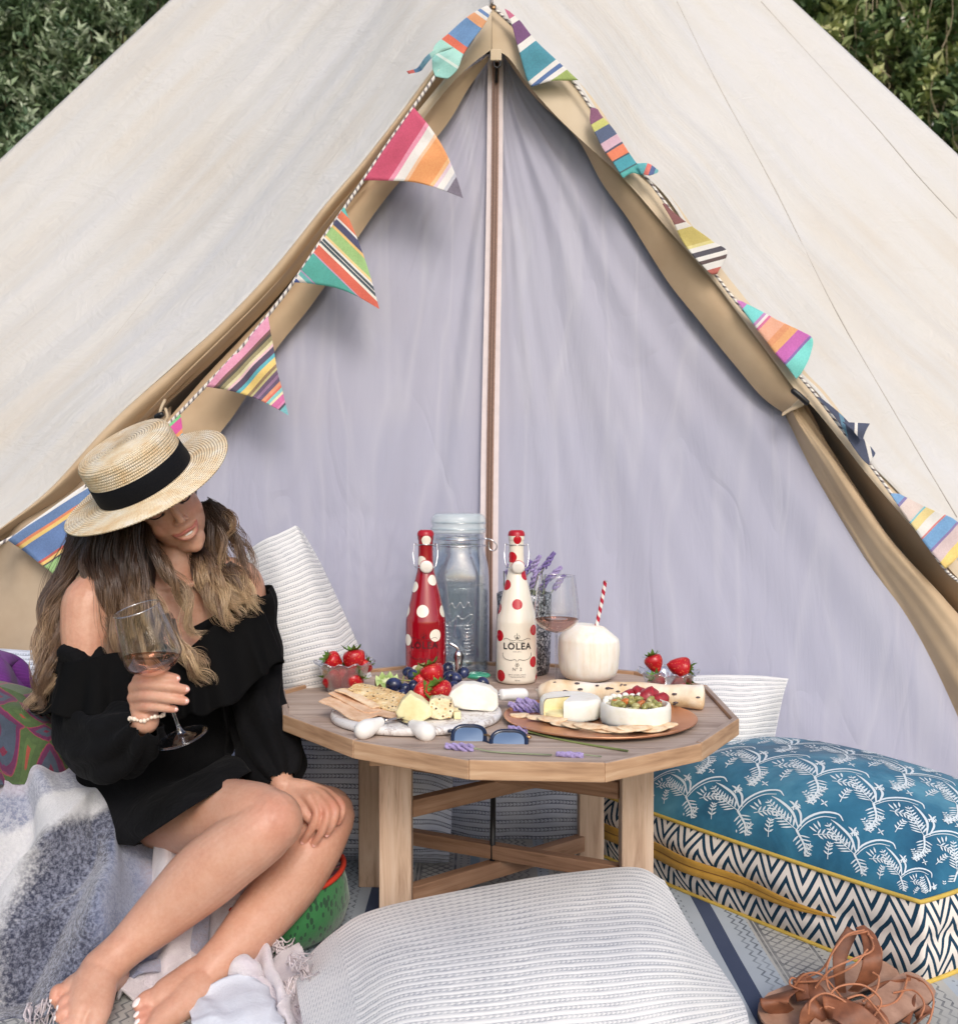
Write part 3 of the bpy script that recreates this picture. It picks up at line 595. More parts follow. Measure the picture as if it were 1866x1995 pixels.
# ============================================================ RUG
def rug_mat():
    t = NT('printed_rug'); o = t.obj(); s = t.sep(o); x, y = s[0], s[1]
    nzv = t.noise(o, 6, 3, .5)
    f = t.math('FRACT', t.math('ADD', t.math('DIVIDE', x, .69), 10.33))     # navy band at x = .46
    navy, pale, cream, blue, gry = lin((74, 84, 108)), lin((178, 188, 198)), lin((186, 186, 182)), lin((150, 168, 180)), lin((120, 130, 146))
    base = t.ramp(f, [(0, navy), (.035, pale), (.11, cream), (.30, blue), (.33, cream), (.52, pale), (.56, cream), (.75, blue), (.79, pale), (.985, navy)], 'CONSTANT')
    def tri_(v, k): return t.math('ABSOLUTE', t.math('SUBTRACT', t.math('FRACT', t.math('MULTIPLY', v, k)), .5))
    dia = t.math('ADD', tri_(x, 40), tri_(y, 40)); d1 = t.math('LESS_THAN', t.math('ABSOLUTE', t.math('SUBTRACT', dia, .5)), .12)
    zz = t.math('FRACT', t.math('MULTIPLY', t.math('ADD', x, t.math('MULTIPLY', tri_(y, 36), .02)), 62)); d2 = t.math('LESS_THAN', zz, .3)
    dots = t.math('LESS_THAN', t.math('ADD', t.math('POWER', tri_(x, 60), 2), t.math('POWER', tri_(y, 60), 2)), .03)
    m1 = t.ramp(f, [(0, (0, 0, 0, 1)), (.14, (1, 1, 1, 1)), (.24, (0, 0, 0, 1)), (.58, (1, 1, 1, 1)), (.72, (0, 0, 0, 1))], 'CONSTANT')
    m2 = t.ramp(f, [(0, (0, 0, 0, 1)), (.06, (1, 1, 1, 1)), (.11, (0, 0, 0, 1)), (.36, (1, 1, 1, 1)), (.50, (0, 0, 0, 1)), (.8, (1, 1, 1, 1)), (.95, (0, 0, 0, 1))], 'CONSTANT')
    m3 = t.ramp(f, [(0, (0, 0, 0, 1)), (.25, (1, 1, 1, 1)), (.30, (0, 0, 0, 1)), (.53, (1, 1, 1, 1)), (.57, (0, 0, 0, 1))], 'CONSTANT')
    ln = t.ramp(f, [(0, (0, 0, 0, 1)), (.118, (1, 1, 1, 1)), (.126, (0, 0, 0, 1)), (.132, (1, 1, 1, 1)), (.138, (0, 0, 0, 1)), (.245, (1, 1, 1, 1)), (.253, (0, 0, 0, 1)), (.575, (1, 1, 1, 1)), (.58, (0, 0, 0, 1)), (.72, (1, 1, 1, 1)), (.727, (0, 0, 0, 1))], 'CONSTANT')
    fade = t.ramp(t.noise(o, 16, 4, .7), [(.35, (.25, .25, .25, 1)), (.6, (1, 1, 1, 1))])
    inkm = t.math('MINIMUM', t.math('ADD', t.math('ADD', t.math('MULTIPLY', d1, m1), t.math('MULTIPLY', d2, m2)), t.math('ADD', t.math('MULTIPLY', dots, m3), ln)), 1)
    ink = t.math('MULTIPLY', inkm, t.math('MULTIPLY', fade, .7))
    c = t.mix(ink, base, lin((46, 54, 72))); c = t.mix(.25, c, t.ramp(nzv, [(.3, (.3, .3, .32, 1)), (.7, (.8, .8, .8, 1))]), 'SOFT_LIGHT')
    t.bump(t.noise(t.mapv(o, (500, 500, 500)), 1, 2, .5), .3, .002)
    t.set(Base_Color=c, Roughness=.95, Specular_IOR_Level=.1); return t.m
gx = np.linspace(-1.7, 1.7, 140); gy = np.linspace(1.0, 2.72, 90); X, Y = np.meshgrid(gx, gy, indexing='ij')
Z = .006 + .004 * nz(np.stack([X, Y, X * 0], 2), 4) + .003
rug = surf('rug', np.stack([X, Y, Z], 2), rug_mat()); tag(rug, 'flat woven rug with faded block print bands spread before the tent', 'rug')

# ============================================================ CUSHIONS
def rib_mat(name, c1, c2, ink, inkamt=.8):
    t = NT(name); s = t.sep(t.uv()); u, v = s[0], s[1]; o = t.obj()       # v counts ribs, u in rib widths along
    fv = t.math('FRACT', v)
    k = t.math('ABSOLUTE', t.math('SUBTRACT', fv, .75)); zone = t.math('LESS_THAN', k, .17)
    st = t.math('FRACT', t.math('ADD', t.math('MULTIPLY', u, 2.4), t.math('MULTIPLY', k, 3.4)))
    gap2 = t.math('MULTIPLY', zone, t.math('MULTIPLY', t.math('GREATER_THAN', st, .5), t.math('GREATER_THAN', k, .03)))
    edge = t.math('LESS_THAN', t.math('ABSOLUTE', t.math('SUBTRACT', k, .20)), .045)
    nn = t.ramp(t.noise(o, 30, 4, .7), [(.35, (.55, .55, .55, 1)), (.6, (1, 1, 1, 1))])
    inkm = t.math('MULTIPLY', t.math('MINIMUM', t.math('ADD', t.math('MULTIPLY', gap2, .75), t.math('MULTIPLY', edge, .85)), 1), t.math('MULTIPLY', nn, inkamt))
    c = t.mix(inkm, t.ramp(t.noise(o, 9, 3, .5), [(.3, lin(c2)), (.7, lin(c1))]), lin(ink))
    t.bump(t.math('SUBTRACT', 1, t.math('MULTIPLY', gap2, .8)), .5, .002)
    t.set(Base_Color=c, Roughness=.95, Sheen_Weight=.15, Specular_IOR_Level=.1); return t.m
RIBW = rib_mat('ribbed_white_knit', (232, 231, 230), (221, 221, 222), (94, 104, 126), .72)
RIBSH = rib_mat('ribbed_shade_knit', (226, 230, 240), (204, 210, 226), (48, 58, 92), .95)  # darker bluish copy of the white knit: shade by the table put into its colour
def cushion(name, label, rows, nrib, mat, thick, group='ribbed knit cushions', nu=None, nv=70, amp=.0024, warp=None, drop=V(0, .6, -.8), seed=0, wr=.006, lenr=None, px=True):
    """rows of control points for the side in view (back/top edge first); ribs are spaced down the rows"""
    nu = nu or int(nrib * 8) + 1
    C = np.array(Pc(rows) if px else rows, float); S = patch(C, nu, nv)
    U, Vv = np.meshgrid(np.linspace(0, 1, nu), np.linspace(0, 1, nv), indexing='ij')
    S = S + (nz(np.stack([U * 3, Vv * 3, U * 0 + seed], 2), 1)[..., None]) * V(0, -wr * 2, wr) 
    n = vnormals(S)
    cam_dir = V(0, 0, CH) - S.mean((0, 1)); 
    if (n.mean((0, 1)) @ cam_dir) < 0: n = -n; flip = True
    else: flip = False
    rc = U * nrib + (warp(U, Vv) * nrib if warp else 0)
    rc = rc + nz(np.stack([U * 2, Vv * 5, U * 0 + seed + 7], 2), 1) * .35
    fr = rc * 2 - np.floor(rc * 2); h = np.sqrt(np.clip(1 - (2 * fr - 1) ** 2, 0, 1)) * amp
    ed = np.minimum(np.minimum(U, 1 - U) * 30, np.minimum(Vv, 1 - Vv) * 30).clip(0, 1)
    front = S + n * (h * ed)[..., None]
    bul = (np.clip(1 - (2 * U - 1) ** 4, 0, 1) * np.clip(1 - (2 * Vv - 1) ** 4, 0, 1)) ** .5
    back = S + bul[..., None] * thick * nrm(drop)
    L = np.linalg.norm(S[nu // 2, -1] - S[nu // 2, 0]); H = np.linalg.norm(S[-1, nv // 2] - S[0, nv // 2]); lr = lenr or (L / H * nrib)
    v = np.concatenate([front.reshape(-1, 3), back.reshape(-1, 3)]); f1 = gridf(nu, nv); m = nu * nv
    f = f1 + [tuple(i + m for i in reversed(q)) for q in f1]
    bd = [i * nv for i in range(nu)] + [(nu - 1) * nv + j for j in range(1, nv)] + [i * nv + nv - 1 for i in range(nu - 2, -1, -1)] + [j for j in range(nv - 2, 0, -1)]
    k = len(bd)
    f += [(bd[i], bd[i] + m, bd[(i + 1) % k] + m, bd[(i + 1) % k]) for i in range(k)]
    uv = np.stack([(Vv * lr).ravel(), rc.ravel()], 1); uv = np.concatenate([uv, uv])
    o = mesh(name, v, f, mat, None, True, uv); tag(o, label, 'cushion', group); return o, front
# tall cushion behind the woman
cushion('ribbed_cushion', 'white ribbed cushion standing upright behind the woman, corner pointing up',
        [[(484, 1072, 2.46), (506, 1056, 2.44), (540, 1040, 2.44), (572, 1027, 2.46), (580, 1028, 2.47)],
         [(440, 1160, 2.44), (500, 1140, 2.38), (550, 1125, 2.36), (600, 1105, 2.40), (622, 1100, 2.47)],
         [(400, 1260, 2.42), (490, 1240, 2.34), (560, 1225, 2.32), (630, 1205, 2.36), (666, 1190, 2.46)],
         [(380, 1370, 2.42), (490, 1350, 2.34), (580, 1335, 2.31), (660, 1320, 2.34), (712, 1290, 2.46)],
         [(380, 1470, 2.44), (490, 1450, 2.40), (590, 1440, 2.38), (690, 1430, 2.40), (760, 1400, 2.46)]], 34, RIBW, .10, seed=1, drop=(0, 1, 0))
cushion('ribbed_cushion', 'ribbed cushion tinted blue grey for the shade, lying behind the left table leg beside her knee',
        [[(400, 1425, 2.44), (520, 1412, 2.42), (650, 1418, 2.40), (790, 1432, 2.40), (878, 1462, 2.44)],
         [(390, 1490, 2.38), (520, 1480, 2.32), (650, 1486, 2.30), (790, 1496, 2.31), (882, 1515, 2.42)],
         [(390, 1570, 2.36), (520, 1565, 2.30), (650, 1568, 2.28), (790, 1572, 2.29), (880, 1590, 2.40)],
         [(400, 1650, 2.38), (520, 1650, 2.32), (650, 1652, 2.31), (790, 1656, 2.31), (876, 1660, 2.39)],
         [(410, 1668, 2.44), (520, 1672, 2.42), (650, 1676, 2.41), (790, 1680, 2.40), (873, 1688, 2.41)]], 17, RIBSH, .12, seed=2, drop=(0, 1, .1))
cushion('ribbed_cushion', 'ribbed cushion tinted blue grey for the shade, lying flat beneath the middle of the table',
        [[(862, 1470, 2.66), (930, 1470, 2.64), (1010, 1468, 2.64), (1100, 1466, 2.64), (1160, 1480, 2.66)],
         [(866, 1520, 2.58), (930, 1518, 2.54), (1010, 1516, 2.53), (1100, 1512, 2.54), (1165, 1520, 2.60)],
         [(868, 1570, 2.56), (930, 1576, 2.52), (1010, 1576, 2.51), (1100, 1572, 2.52), (1165, 1575, 2.58)],
         [(874, 1622, 2.60), (930, 1634, 2.57), (1010, 1636, 2.56), (1100, 1634, 2.57), (1160, 1626, 2.60)]], 11, RIBSH, .12, seed=3, drop=(0, 1, .2))
cushion('ribbed_cushion', 'white ribbed cushion leaning on the mesh screen right of the table',
        [[(1180, 1330, 2.60), (1290, 1322, 2.58), (1400, 1316, 2.57), (1480, 1318, 2.58), (1536, 1322, 2.62)],
         [(1175, 1390, 2.54), (1290, 1380, 2.50), (1400, 1372, 2.48), (1470, 1370, 2.49), (1524, 1362, 2.58)],
         [(1170, 1450, 2.50), (1290, 1440, 2.46), (1390, 1432, 2.44), (1460, 1430, 2.46), (1512, 1425, 2.56)],
         [(1170, 1520, 2.50), (1280, 1512, 2.46), (1370, 1500, 2.46), (1440, 1492, 2.47), (1500, 1480, 2.54)],
         [(1172, 1580, 2.52), (1280, 1575, 2.50), (1370, 1570, 2.50), (1440, 1560, 2.50), (1490, 1540, 2.54)]], 22, RIBW, .10, seed=4, drop=(0, 1, 0))
cushion('ribbed_cushion', 'white ribbed cushion at the left edge behind the purple one',
        [[(-60, 1262, 2.42), (0, 1266, 2.40), (60, 1270, 2.38), (130, 1262, 2.38), (190, 1262, 2.42)],
         [(-70, 1320, 2.38), (0, 1322, 2.32), (60, 1322, 2.30), (130, 1318, 2.31), (205, 1320, 2.38)],
         [(-70, 1400, 2.36), (0, 1400, 2.30), (60, 1400, 2.28), (130, 1400, 2.29), (215, 1400, 2.36)],
         [(-60, 1500, 2.38), (0, 1500, 2.34), (60, 1500, 2.32), (130, 1500, 2.32), (215, 1500, 2.38)]], 16, rib_mat('ribbed_mid_knit', (228, 232, 240), (206, 212, 224), (70, 82, 112), .85), .1, seed=5, drop=(0, 1, 0))
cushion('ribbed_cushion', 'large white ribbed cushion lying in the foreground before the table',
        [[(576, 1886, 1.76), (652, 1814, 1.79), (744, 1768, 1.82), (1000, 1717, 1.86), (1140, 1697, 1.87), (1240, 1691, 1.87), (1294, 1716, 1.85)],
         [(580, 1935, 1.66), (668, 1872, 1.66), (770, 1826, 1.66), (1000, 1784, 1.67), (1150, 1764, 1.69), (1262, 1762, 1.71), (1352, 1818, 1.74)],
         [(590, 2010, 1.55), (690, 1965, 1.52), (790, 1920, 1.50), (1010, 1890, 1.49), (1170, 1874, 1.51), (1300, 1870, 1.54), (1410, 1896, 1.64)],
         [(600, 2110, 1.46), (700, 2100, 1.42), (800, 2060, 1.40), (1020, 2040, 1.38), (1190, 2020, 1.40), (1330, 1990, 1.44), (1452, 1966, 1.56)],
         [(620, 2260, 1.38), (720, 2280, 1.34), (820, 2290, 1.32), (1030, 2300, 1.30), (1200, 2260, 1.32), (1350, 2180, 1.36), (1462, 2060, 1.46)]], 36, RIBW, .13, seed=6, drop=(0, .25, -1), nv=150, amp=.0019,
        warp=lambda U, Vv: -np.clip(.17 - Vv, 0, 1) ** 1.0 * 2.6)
# purple and ikat cushions at the left edge
PURP = rib_mat('purple_rib', (112, 56, 132), (94, 44, 114), (50, 20, 70), .6)
cushion('purple_cushion', 'purple ribbed cushion cut by the left edge of the photo',
        [[(-90, 1262, 2.20), (-50, 1264, 2.18), (-10, 1272, 2.16), (14, 1290, 2.17), (22, 1300, 2.2)],
         [(-95, 1310, 2.16), (-50, 1310, 2.12), (-8, 1312, 2.10), (22, 1324, 2.12), (36, 1332, 2.18)],
         [(-95, 1380, 2.16), (-50, 1378, 2.11), (0, 1374, 2.10), (30, 1368, 2.12), (46, 1362, 2.18)],
         [(-90, 1440, 2.18), (-50, 1440, 2.15), (0, 1436, 2.14), (30, 1420, 2.15), (44, 1400, 2.19)]], 22, PURP, .1, group=None, seed=7, drop=(0, 1, 0), amp=.001)
def ikat_mat():
    t = NT('ikat_print'); u = t.uv(); o = t.obj(); w = t.n('VectorMath', operation='ADD')
    nn = t.n('TexNoise'); nn.inputs['Scale'].default_value = 14; nn.inputs['Detail'].default_value = 3; t.l(u, nn.inputs['Vector'])
    sc_ = t.n('VectorMath', operation='SCALE'); sc_.inputs['Scale'].default_value = .05; t.l(nn.outputs['Color'], sc_.inputs[0]); t.l(u, w.inputs[0]); t.l(sc_.outputs[0], w.inputs[1])
    s = t.sep(w.outputs[0])
    def tr(v, k): return t.math('ABSOLUTE', t.math('SUBTRACT', t.math('FRACT', t.math('MULTIPLY', v, k)), .5))
    d = t.math('ADD', tr(s[0], 2.1), tr(s[1], 2.4))
    c = t.ramp(d, [(0, lin((104, 34, 58))), (.09, lin((62, 72, 88))), (.30, lin((90, 36, 72))), (.44, lin((118, 46, 76))), (.48, lin((126, 74, 58))), (.5, lin((66, 86, 50))), (.80, lin((74, 94, 54))), (.92, lin((140, 66, 54)))], 'CONSTANT')
    c = t.mix(.5, c, t.ramp(t.noise(o, 90, 3, .7), [(.3, (.35, .35, .35, 1)), (.7, (.7, .7, .7, 1))]), 'SOFT_LIGHT')
    t.bump(t.noise(o, 400, 2, .5), .3, .002); t.set(Base_Color=c, Roughness=.95, Sheen_Weight=.2); return t.m
IK = ikat_mat()
o, _ = cushion('patterned_cushion', 'magenta, green and teal ikat cushion below the purple one at the left edge',
        [[(-120, 1318, 2.06), (-50, 1326, 2.04), (10, 1340, 2.02), (60, 1362, 2.02), (96, 1392, 2.06)],
         [(-130, 1370, 2.0), (-50, 1372, 1.97), (20, 1380, 1.96), (84, 1398, 1.98), (130, 1424, 2.04)],
         [(-130, 1440, 1.98), (-50, 1440, 1.96), (30, 1440, 1.95), (100, 1446, 1.97), (160, 1462, 2.04)],
         [(-130, 1530, 1.99), (-50, 1530, 1.97), (30, 1530, 1.96), (110, 1530, 1.98), (175, 1530, 2.04)]], 1, IK, .1, group=None, seed=8, nu=50, amp=0, drop=(0, 1, 0), lenr=1.6)
# green pouch with red piping
def green_mat():
    t = NT('green_velvet'); o = t.obj(); v = t.vor(t.mapv(o, (1, 1, .55)), 105); n1 = t.noise(o, 26, 4, .7)
    c = t.mix(t.math('LESS_THAN', v, t.math('MULTIPLY', n1, .75)), lin((44, 118, 62)), lin((24, 70, 42)))
    t.bump(t.noise(o, 60, 3, .6), .4, .004); t.set(Base_Color=c, Roughness=.7, Sheen_Weight=.4); return t.m
gp = root('green_cushion', 'round green velvet cushion with red piping behind her shins', 'cushion', P(600, 1780, 1.98))
gc = V(*(P(588, 1760, 1.97))); gc[2] = 0
an = np.linspace(0, 2 * math.pi, 60, endpoint=False)
prof = [(.02, .012), (.10, .012), (.128, .03), (.136, .06), (.133, .095), (.126, .116)]
gx_ = -.052
v, f, uv = lathe(prof, 60, False); v[:, 2] += v[:, 0] * .22 * v[:, 2] / .116; v = v + V(gc[0] + gx_, gc[1] + .03, 0) + (nz(v, 14, 2)[:, None]) * V(.006, .006, 0)
mesh('side_panel', v, f, green_mat(), gp)
def stripe_top():
    t = NT('striped_top_cloth'); s = t.sep(t.mapv(t.obj(), rot=(0, 0, .7))); nn = t.noise(t.obj(), 12, 2, .5)
    q = t.math('FRACT', t.math('ADD', t.math('MULTIPLY', s[0], 24), t.math('MULTIPLY', nn, 1.2)))
    t.set(Base_Color=t.ramp(q, [(0, lin((120, 60, 80))), (.2, lin((150, 140, 140))), (.45, lin((90, 74, 84))), (.6, lin((160, 90, 110))), (.75, lin((110, 100, 70))), (.9, lin((70, 60, 80)))], 'CONSTANT'), Roughness=.95); return t.m
v, f, uv = lathe([(.125, .115), (.10, .120), (.06, .118), (.0, .112)], 60, False); v[:, 2] += v[:, 0] * .22; v = v + V(gc[0] + gx_, gc[1] + .03, 0); mesh('top_panel', v, f, stripe_top(), gp)
v, f, _ = tube(np.array([V(gc[0] + gx_ + .128 * math.cos(a), gc[1] + .03 + .128 * math.sin(a), .117 + .128 * .22 * math.cos(a) + .004 * math.sin(3 * a)) for a in np.append(an, an[:2])]), .0055, 8, False)
mesh('piping', v, f, simple('red_piping', (196, 54, 30), .8), gp)

# ------------------------------------------------------------ teal floor cushion
TC = [V(.775, 1.775, 0), V(.285, 2.435, 0), V(.735, 2.77, 0), V(1.225, 2.11, 0)]
t_ = NT('teal_dyed_cotton'); o_ = t_.obj()
nA = t_.noise(o_, 4.5, 4, .6, .4); nB = t_.noise(o_, 40, 3, .7)
cc = t_.ramp(nA, [(.3, lin((30, 80, 112))), (.5, lin((50, 112, 142))), (.7, lin((88, 148, 172)))])
cc = t_.mix(.4, cc, t_.ramp(nB, [(.3, (.35, .35, .35, 1)), (.7, (.65, .65, .65, 1))]), 'SOFT_LIGHT')
t_.bump(t_.math('ADD', t_.noise(o_, 7, 4, .6, .5), t_.math('MULTIPLY', t_.noise(o_, 900, 1), .05)), .3, .02); t_.set(Base_Color=cc, Roughness=.9, Sheen_Weight=.15, Specular_IOR_Level=.15)
TEAL = t_.m
def chev_mat():
    t = NT('chevron_print'); s = t.sep(t.uv()); x, z = s[0], s[1]        # metres along, metres up
    tri_ = t.math('ABSOLUTE', t.math('SUBTRACT', t.math('FRACT', t.math('DIVIDE', x, .070)), .5))
    q = t.math('FRACT', t.math('DIVIDE', t.math('ADD', z, t.math('MULTIPLY', tri_, .17)), .045))
    o = t.obj(); c = t.mix(t.math('LESS_THAN', q, .42), lin((232, 224, 216)), lin((32, 62, 84)))
    c = t.mix(.3, c, t.ramp(t.noise(o, 30, 3, .7), [(.3, (.35, .35, .35, 1)), (.7, (.65, .65, .65, 1))]), 'SOFT_LIGHT')
    t.bump(t.math('ADD', t.math('MULTIPLY', t.noise(o, 8, 3), 2), t.math('MULTIPLY', t.noise(o, 700, 1), .1)), .3, .01); t.set(Base_Color=c, Roughness=.92, Specular_IOR_Level=.15); return t.m
CHEV = chev_mat(); MUST = cloth('mustard_tape', (196, 152, 66), (176, 132, 52), scale=30); MUSTP = simple('mustard_piping', (206, 176, 84), .8)
tcr = root('floor_cushion', 'big boxed floor cushion with teal fern print top and chevron sides', 'cushion', ((TC[0] + TC[2]) / 2))
def tc_plan(u, v):
    """u along C2->C1, v from front side to back, both 0..1"""
    return (TC[1] * (1 - u)[..., None] + TC[0] * u[..., None]) * (1 - v)[..., None] + (TC[2] * (1 - u)[..., None] + TC[3] * u[..., None]) * v[..., None]
ZE, ZP = .158, .145
def rsq(u, v, p=12):
    # pull the corners of the square in a little
    a = 2 * u - 1; b = 2 * v - 1; k = 1 - .035 * np.abs(a * b) ** 3
    return (a * k + 1) / 2, (b * k + 1) / 2
def tc_top(u, v):
    a, b = rsq(u, v); p = tc_plan(a, b)
    A = np.clip(1 - np.abs(2 * u - 1) ** 2.6, 0, 1); B = np.clip(1 - np.abs(2 * v - 1) ** 2.6, 0, 1)
    z = ZE + ZP * (A * B) ** .62
    z = z + nz(np.stack([u * 4, v * 4, u * 0], -1), 1, 3) * .009 * (A * B) ** .3 - .0
    p = p.copy(); p[..., 2] = z; return p
nU = 90; U, Vv = np.meshgrid(np.linspace(0, 1, nU), np.linspace(0, 1, nU), indexing='ij'); U2 = (1 - np.cos(U * math.pi)) / 2 * .35 + U * .65; V2 = (1 - np.cos(Vv * math.pi)) / 2 * .35 + Vv * .65
surf('top_panel', tc_top(U2, V2), TEAL, tcr)
# perimeter for the side wall
per = []; NP = 60
for k in range(4):
    t = np.linspace(0, 1, NP, endpoint=False); z = 0 * t
    per.append(np.stack({0: (t, z), 1: (z + 1, t), 2: (1 - t, z + 1), 3: (z, 1 - t)}[k], 1))
per = np.vstack(per); pa, pb = rsq(per[:, 0], per[:, 1]); ring = tc_plan(pa, pb); cen = ring.mean(0)
seg = np.linalg.norm(np.diff(np.vstack([ring, ring[:1]]), axis=0), axis=1); arc = np.concatenate([[0], np.cumsum(seg)])
outd = ring - cen; outd /= np.linalg.norm(outd, axis=1, keepdims=True)
zs = np.linspace(0, 1, 14)
ring2 = np.vstack([ring, ring[:1]]); outd2 = np.vstack([outd, outd[:1]])
def wallp(i, h, off=0.0):
    b = .020 * math.sin(h * math.pi) * (1 + .4 * math.sin(i * .35)) - (.012 * math.exp(-((h - .5) / .12) ** 2)) 
    q = ring2[i % (4 * NP)] + outd2[i % (4 * NP)] * (b + off); return V(q[0], q[1], .012 + (ZE - .012) * h)
S = np.array([[wallp(i, h) for h in zs] for i in range(4 * NP + 1)])
U, Vv = np.meshgrid(arc, zs * ZE * 1.25, indexing='ij'); mesh('side_panel', S.reshape(-1, 3), gridf(4 * NP + 1, 14), CHEV, tcr, True, np.stack([U.ravel(), Vv.ravel() + .008 * np.sin(U.ravel() * 9)], 1))
for z_, nm in ((ZE, 'piping'), (.012, 'piping')):
    v, f, _ = tube(np.array([V(q[0], q[1], z_) + .003 * V(*d) for q, d in zip(ring2, outd2)]), .0042, 7, False); mesh(nm, v, f, MUSTP, tcr)
bt_ = np.array([[V(q[0], q[1], .010)] + [V(*(cen * (1 - k) + q * k)) * V(1, 1, 0) + V(0, 0, .0085) for k in (.9, 0)] for q in ring2]); surf('bottom_panel', bt_, TEAL, tcr)
# zip placket along the front side
i0, i1 = 0, int(NP * .80)
def zipb(off, h0, h1, a, b): return np.array([[wallp(i, h, off) for h in np.linspace(h0 + (h1 - h0) * .5 * ((i - a) / (b - a)) ** 3, h1 - (h1 - h0) * .5 * ((i - a) / (b - a)) ** 3, 4)] for i in range(a, b)])
o = surf('zip_placket', zipb(.012, .36, .60, 0, i1), MUST, tcr); solid(o, .003)
o = surf('zip_line', zipb(.0135, .475, .49, 0, i1), simple('zip_line_brown', (120, 84, 40), .7), tcr)
# fern print
FERN = simple('fern_print', (216, 226, 232), .9, var=.04)
def leaflet(a, b, w):
    """pointed oval from a to b in the plane"""
    a, b = np.array(a, float), np.array(b, float); d = b - a; L = np.linalg.norm(d) + 1e-9; n = np.array([-d[1], d[0]]) / L; k = [(0, 0), (.25, .8), (.55, 1), (.8, .6), (1, 0)]
    up = [a + d * t + n * w * s / 2 for t, s in k]; dn = [a + d * t - n * w * s / 2 for t, s in k[1:-1]][::-1]; return up + dn
def stroke(pts, ws):
    p = crom(np.array(pts, float), np.linspace(0, 1, 14)); w = crom(np.array(ws, float)[:, None], np.linspace(0, 1, 14))[:, 0]
    d = np.gradient(p, axis=0); n = np.stack([-d[:, 1], d[:, 0]], 1); n /= np.linalg.norm(n, axis=1, keepdims=True) + 1e-9
    return [tuple(x) for x in p + n * w[:, None] / 2], [tuple(x) for x in p - n * w[:, None] / 2]
def frond(sp, n, l0, l1, w, ang, polys, both=True, strokes=None, sw=.0022):
    p = crom(np.array(sp, float), np.linspace(0, 1, n + 2)); d = np.gradient(p, axis=0)
    if strokes is not None: strokes.append((sp, [sw, sw, sw * .5][:max(2, min(3, len(sp)))] if len(sp) == 3 else [sw] * len(sp)))
    for i in range(1, n + 1):
        t = i / (n + 1); L = l0 + (l1 - l0) * t; a0 = math.atan2(d[i][1], d[i][0])
        for s in ((1, -1) if both else (1,)):
            a = a0 + s * ang; b = p[i] + L * np.array([math.cos(a), math.sin(a)]); polys.append(leaflet(p[i], b, w * .78))
polys, strokes = [], []
frond([(0, .0), (-.010, .055), (-.012, .115)], 9, .034, .010, .0062, R(52), polys, True, strokes)          # tall fern
strokes += [([(.0, .0), (.04, .018), (.085, .02), (.118, .002), (.120, -.022)], [.003, .006, .006, .005, .002]), ([(.0, -.006), (.04, .008), (.08, .008), (.108, -.008)], [.002, .003, .003, .002]),
            ([(.008, .004), (.02, .05), (.012, .095), (.002, .12)], [.003, .007, .006, .001]), ([(.016, .004), (.036, .04), (.032, .08)], [.003, .006, .001]),
            ([(0, 0), (-.012, -.05), (-.045, -.085)], [.006, .005, .002])]
frond([(0, -.004), (-.016, -.055), (-.055, -.09)], 8, .030, .012, .0058, R(60), polys, True)
frond([(.03, -.03), (.07, -.05), (.095, -.10)], 7, .022, .010, .006, R(55), polys, True, strokes)
frond([(-.075, .02), (-.052, .045), (-.035, .06)], 4, .018, .010, .006, R(48), polys, True, strokes)
frond([(.066, .058), (.09, .072), (.112, .078)], 4, .018, .009, .006, R(50), polys, True, strokes)
for k in range(4): a = k * 1.57 + .5; polys.append(leaflet((.13, -.06), (.13 + .014 * math.cos(a), -.06 + .02 * math.sin(a)), .005))
for k in range(3): polys.append(leaflet((-.05 + k * .008, .10 + k * .004), (-.058 + k * .014, .124 + k * .003), .005))
inv = None
A2 = np.array([(TC[0] - TC[1])[:2], (TC[2] - TC[1])[:2]]).T; Ai = np.linalg.inv(A2)
def on_top(xy, dz=.0012):
    uvp = (Ai @ (np.asarray(xy, float) - TC[1][:2]).T).T; q_ = (uvp + .10) / 1.20; ok0 = ((q_ > .004) & (q_ < .996)).all(1); q_ = np.clip(q_, 0, 1); q_ = .72 * (1 - np.cos(np.pi * q_)) / 2 + .28 * q_; u, v = q_[:, 0], q_[:, 1]
    ok = ok0 & (u > .004) & (u < .996) & (v > .004) & (v < .996); u = np.clip(u, .001, .999); v = np.clip(v, .001, .999)
    # undo the small corner pull: good enough for a print
    p = tc_top(u, v); p[:, 2] += dz + .0016 * (np.maximum(np.abs(2 * u - 1), np.abs(2 * v - 1)) ** 6) ; return p, ok
fill_ = []
frond([(0, -.03), (.004, 0), (.0, .035)], 6, .020, .009, .0058, R(50), fill_)
frond([(.03, .01), (.046, .02), (.062, .022)], 4, .014, .008, .0052, R(50), fill_)
frond([(-.03, .0), (-.044, -.012), (-.06, -.014)], 4, .014, .008, .0052, R(50), fill_)
for k in range(4): a = k * 1.57 + .2; fill_.append(leaflet((.03, -.03), (.03 + .012 * math.cos(a), -.03 + .016 * math.sin(a)), .0045))
pm = MB(); dA = nrm(np.append((TC[0] - TC[1])[:2], 0))[:2]; dB = nrm(np.append((TC[2] - TC[1])[:2], 0))[:2]
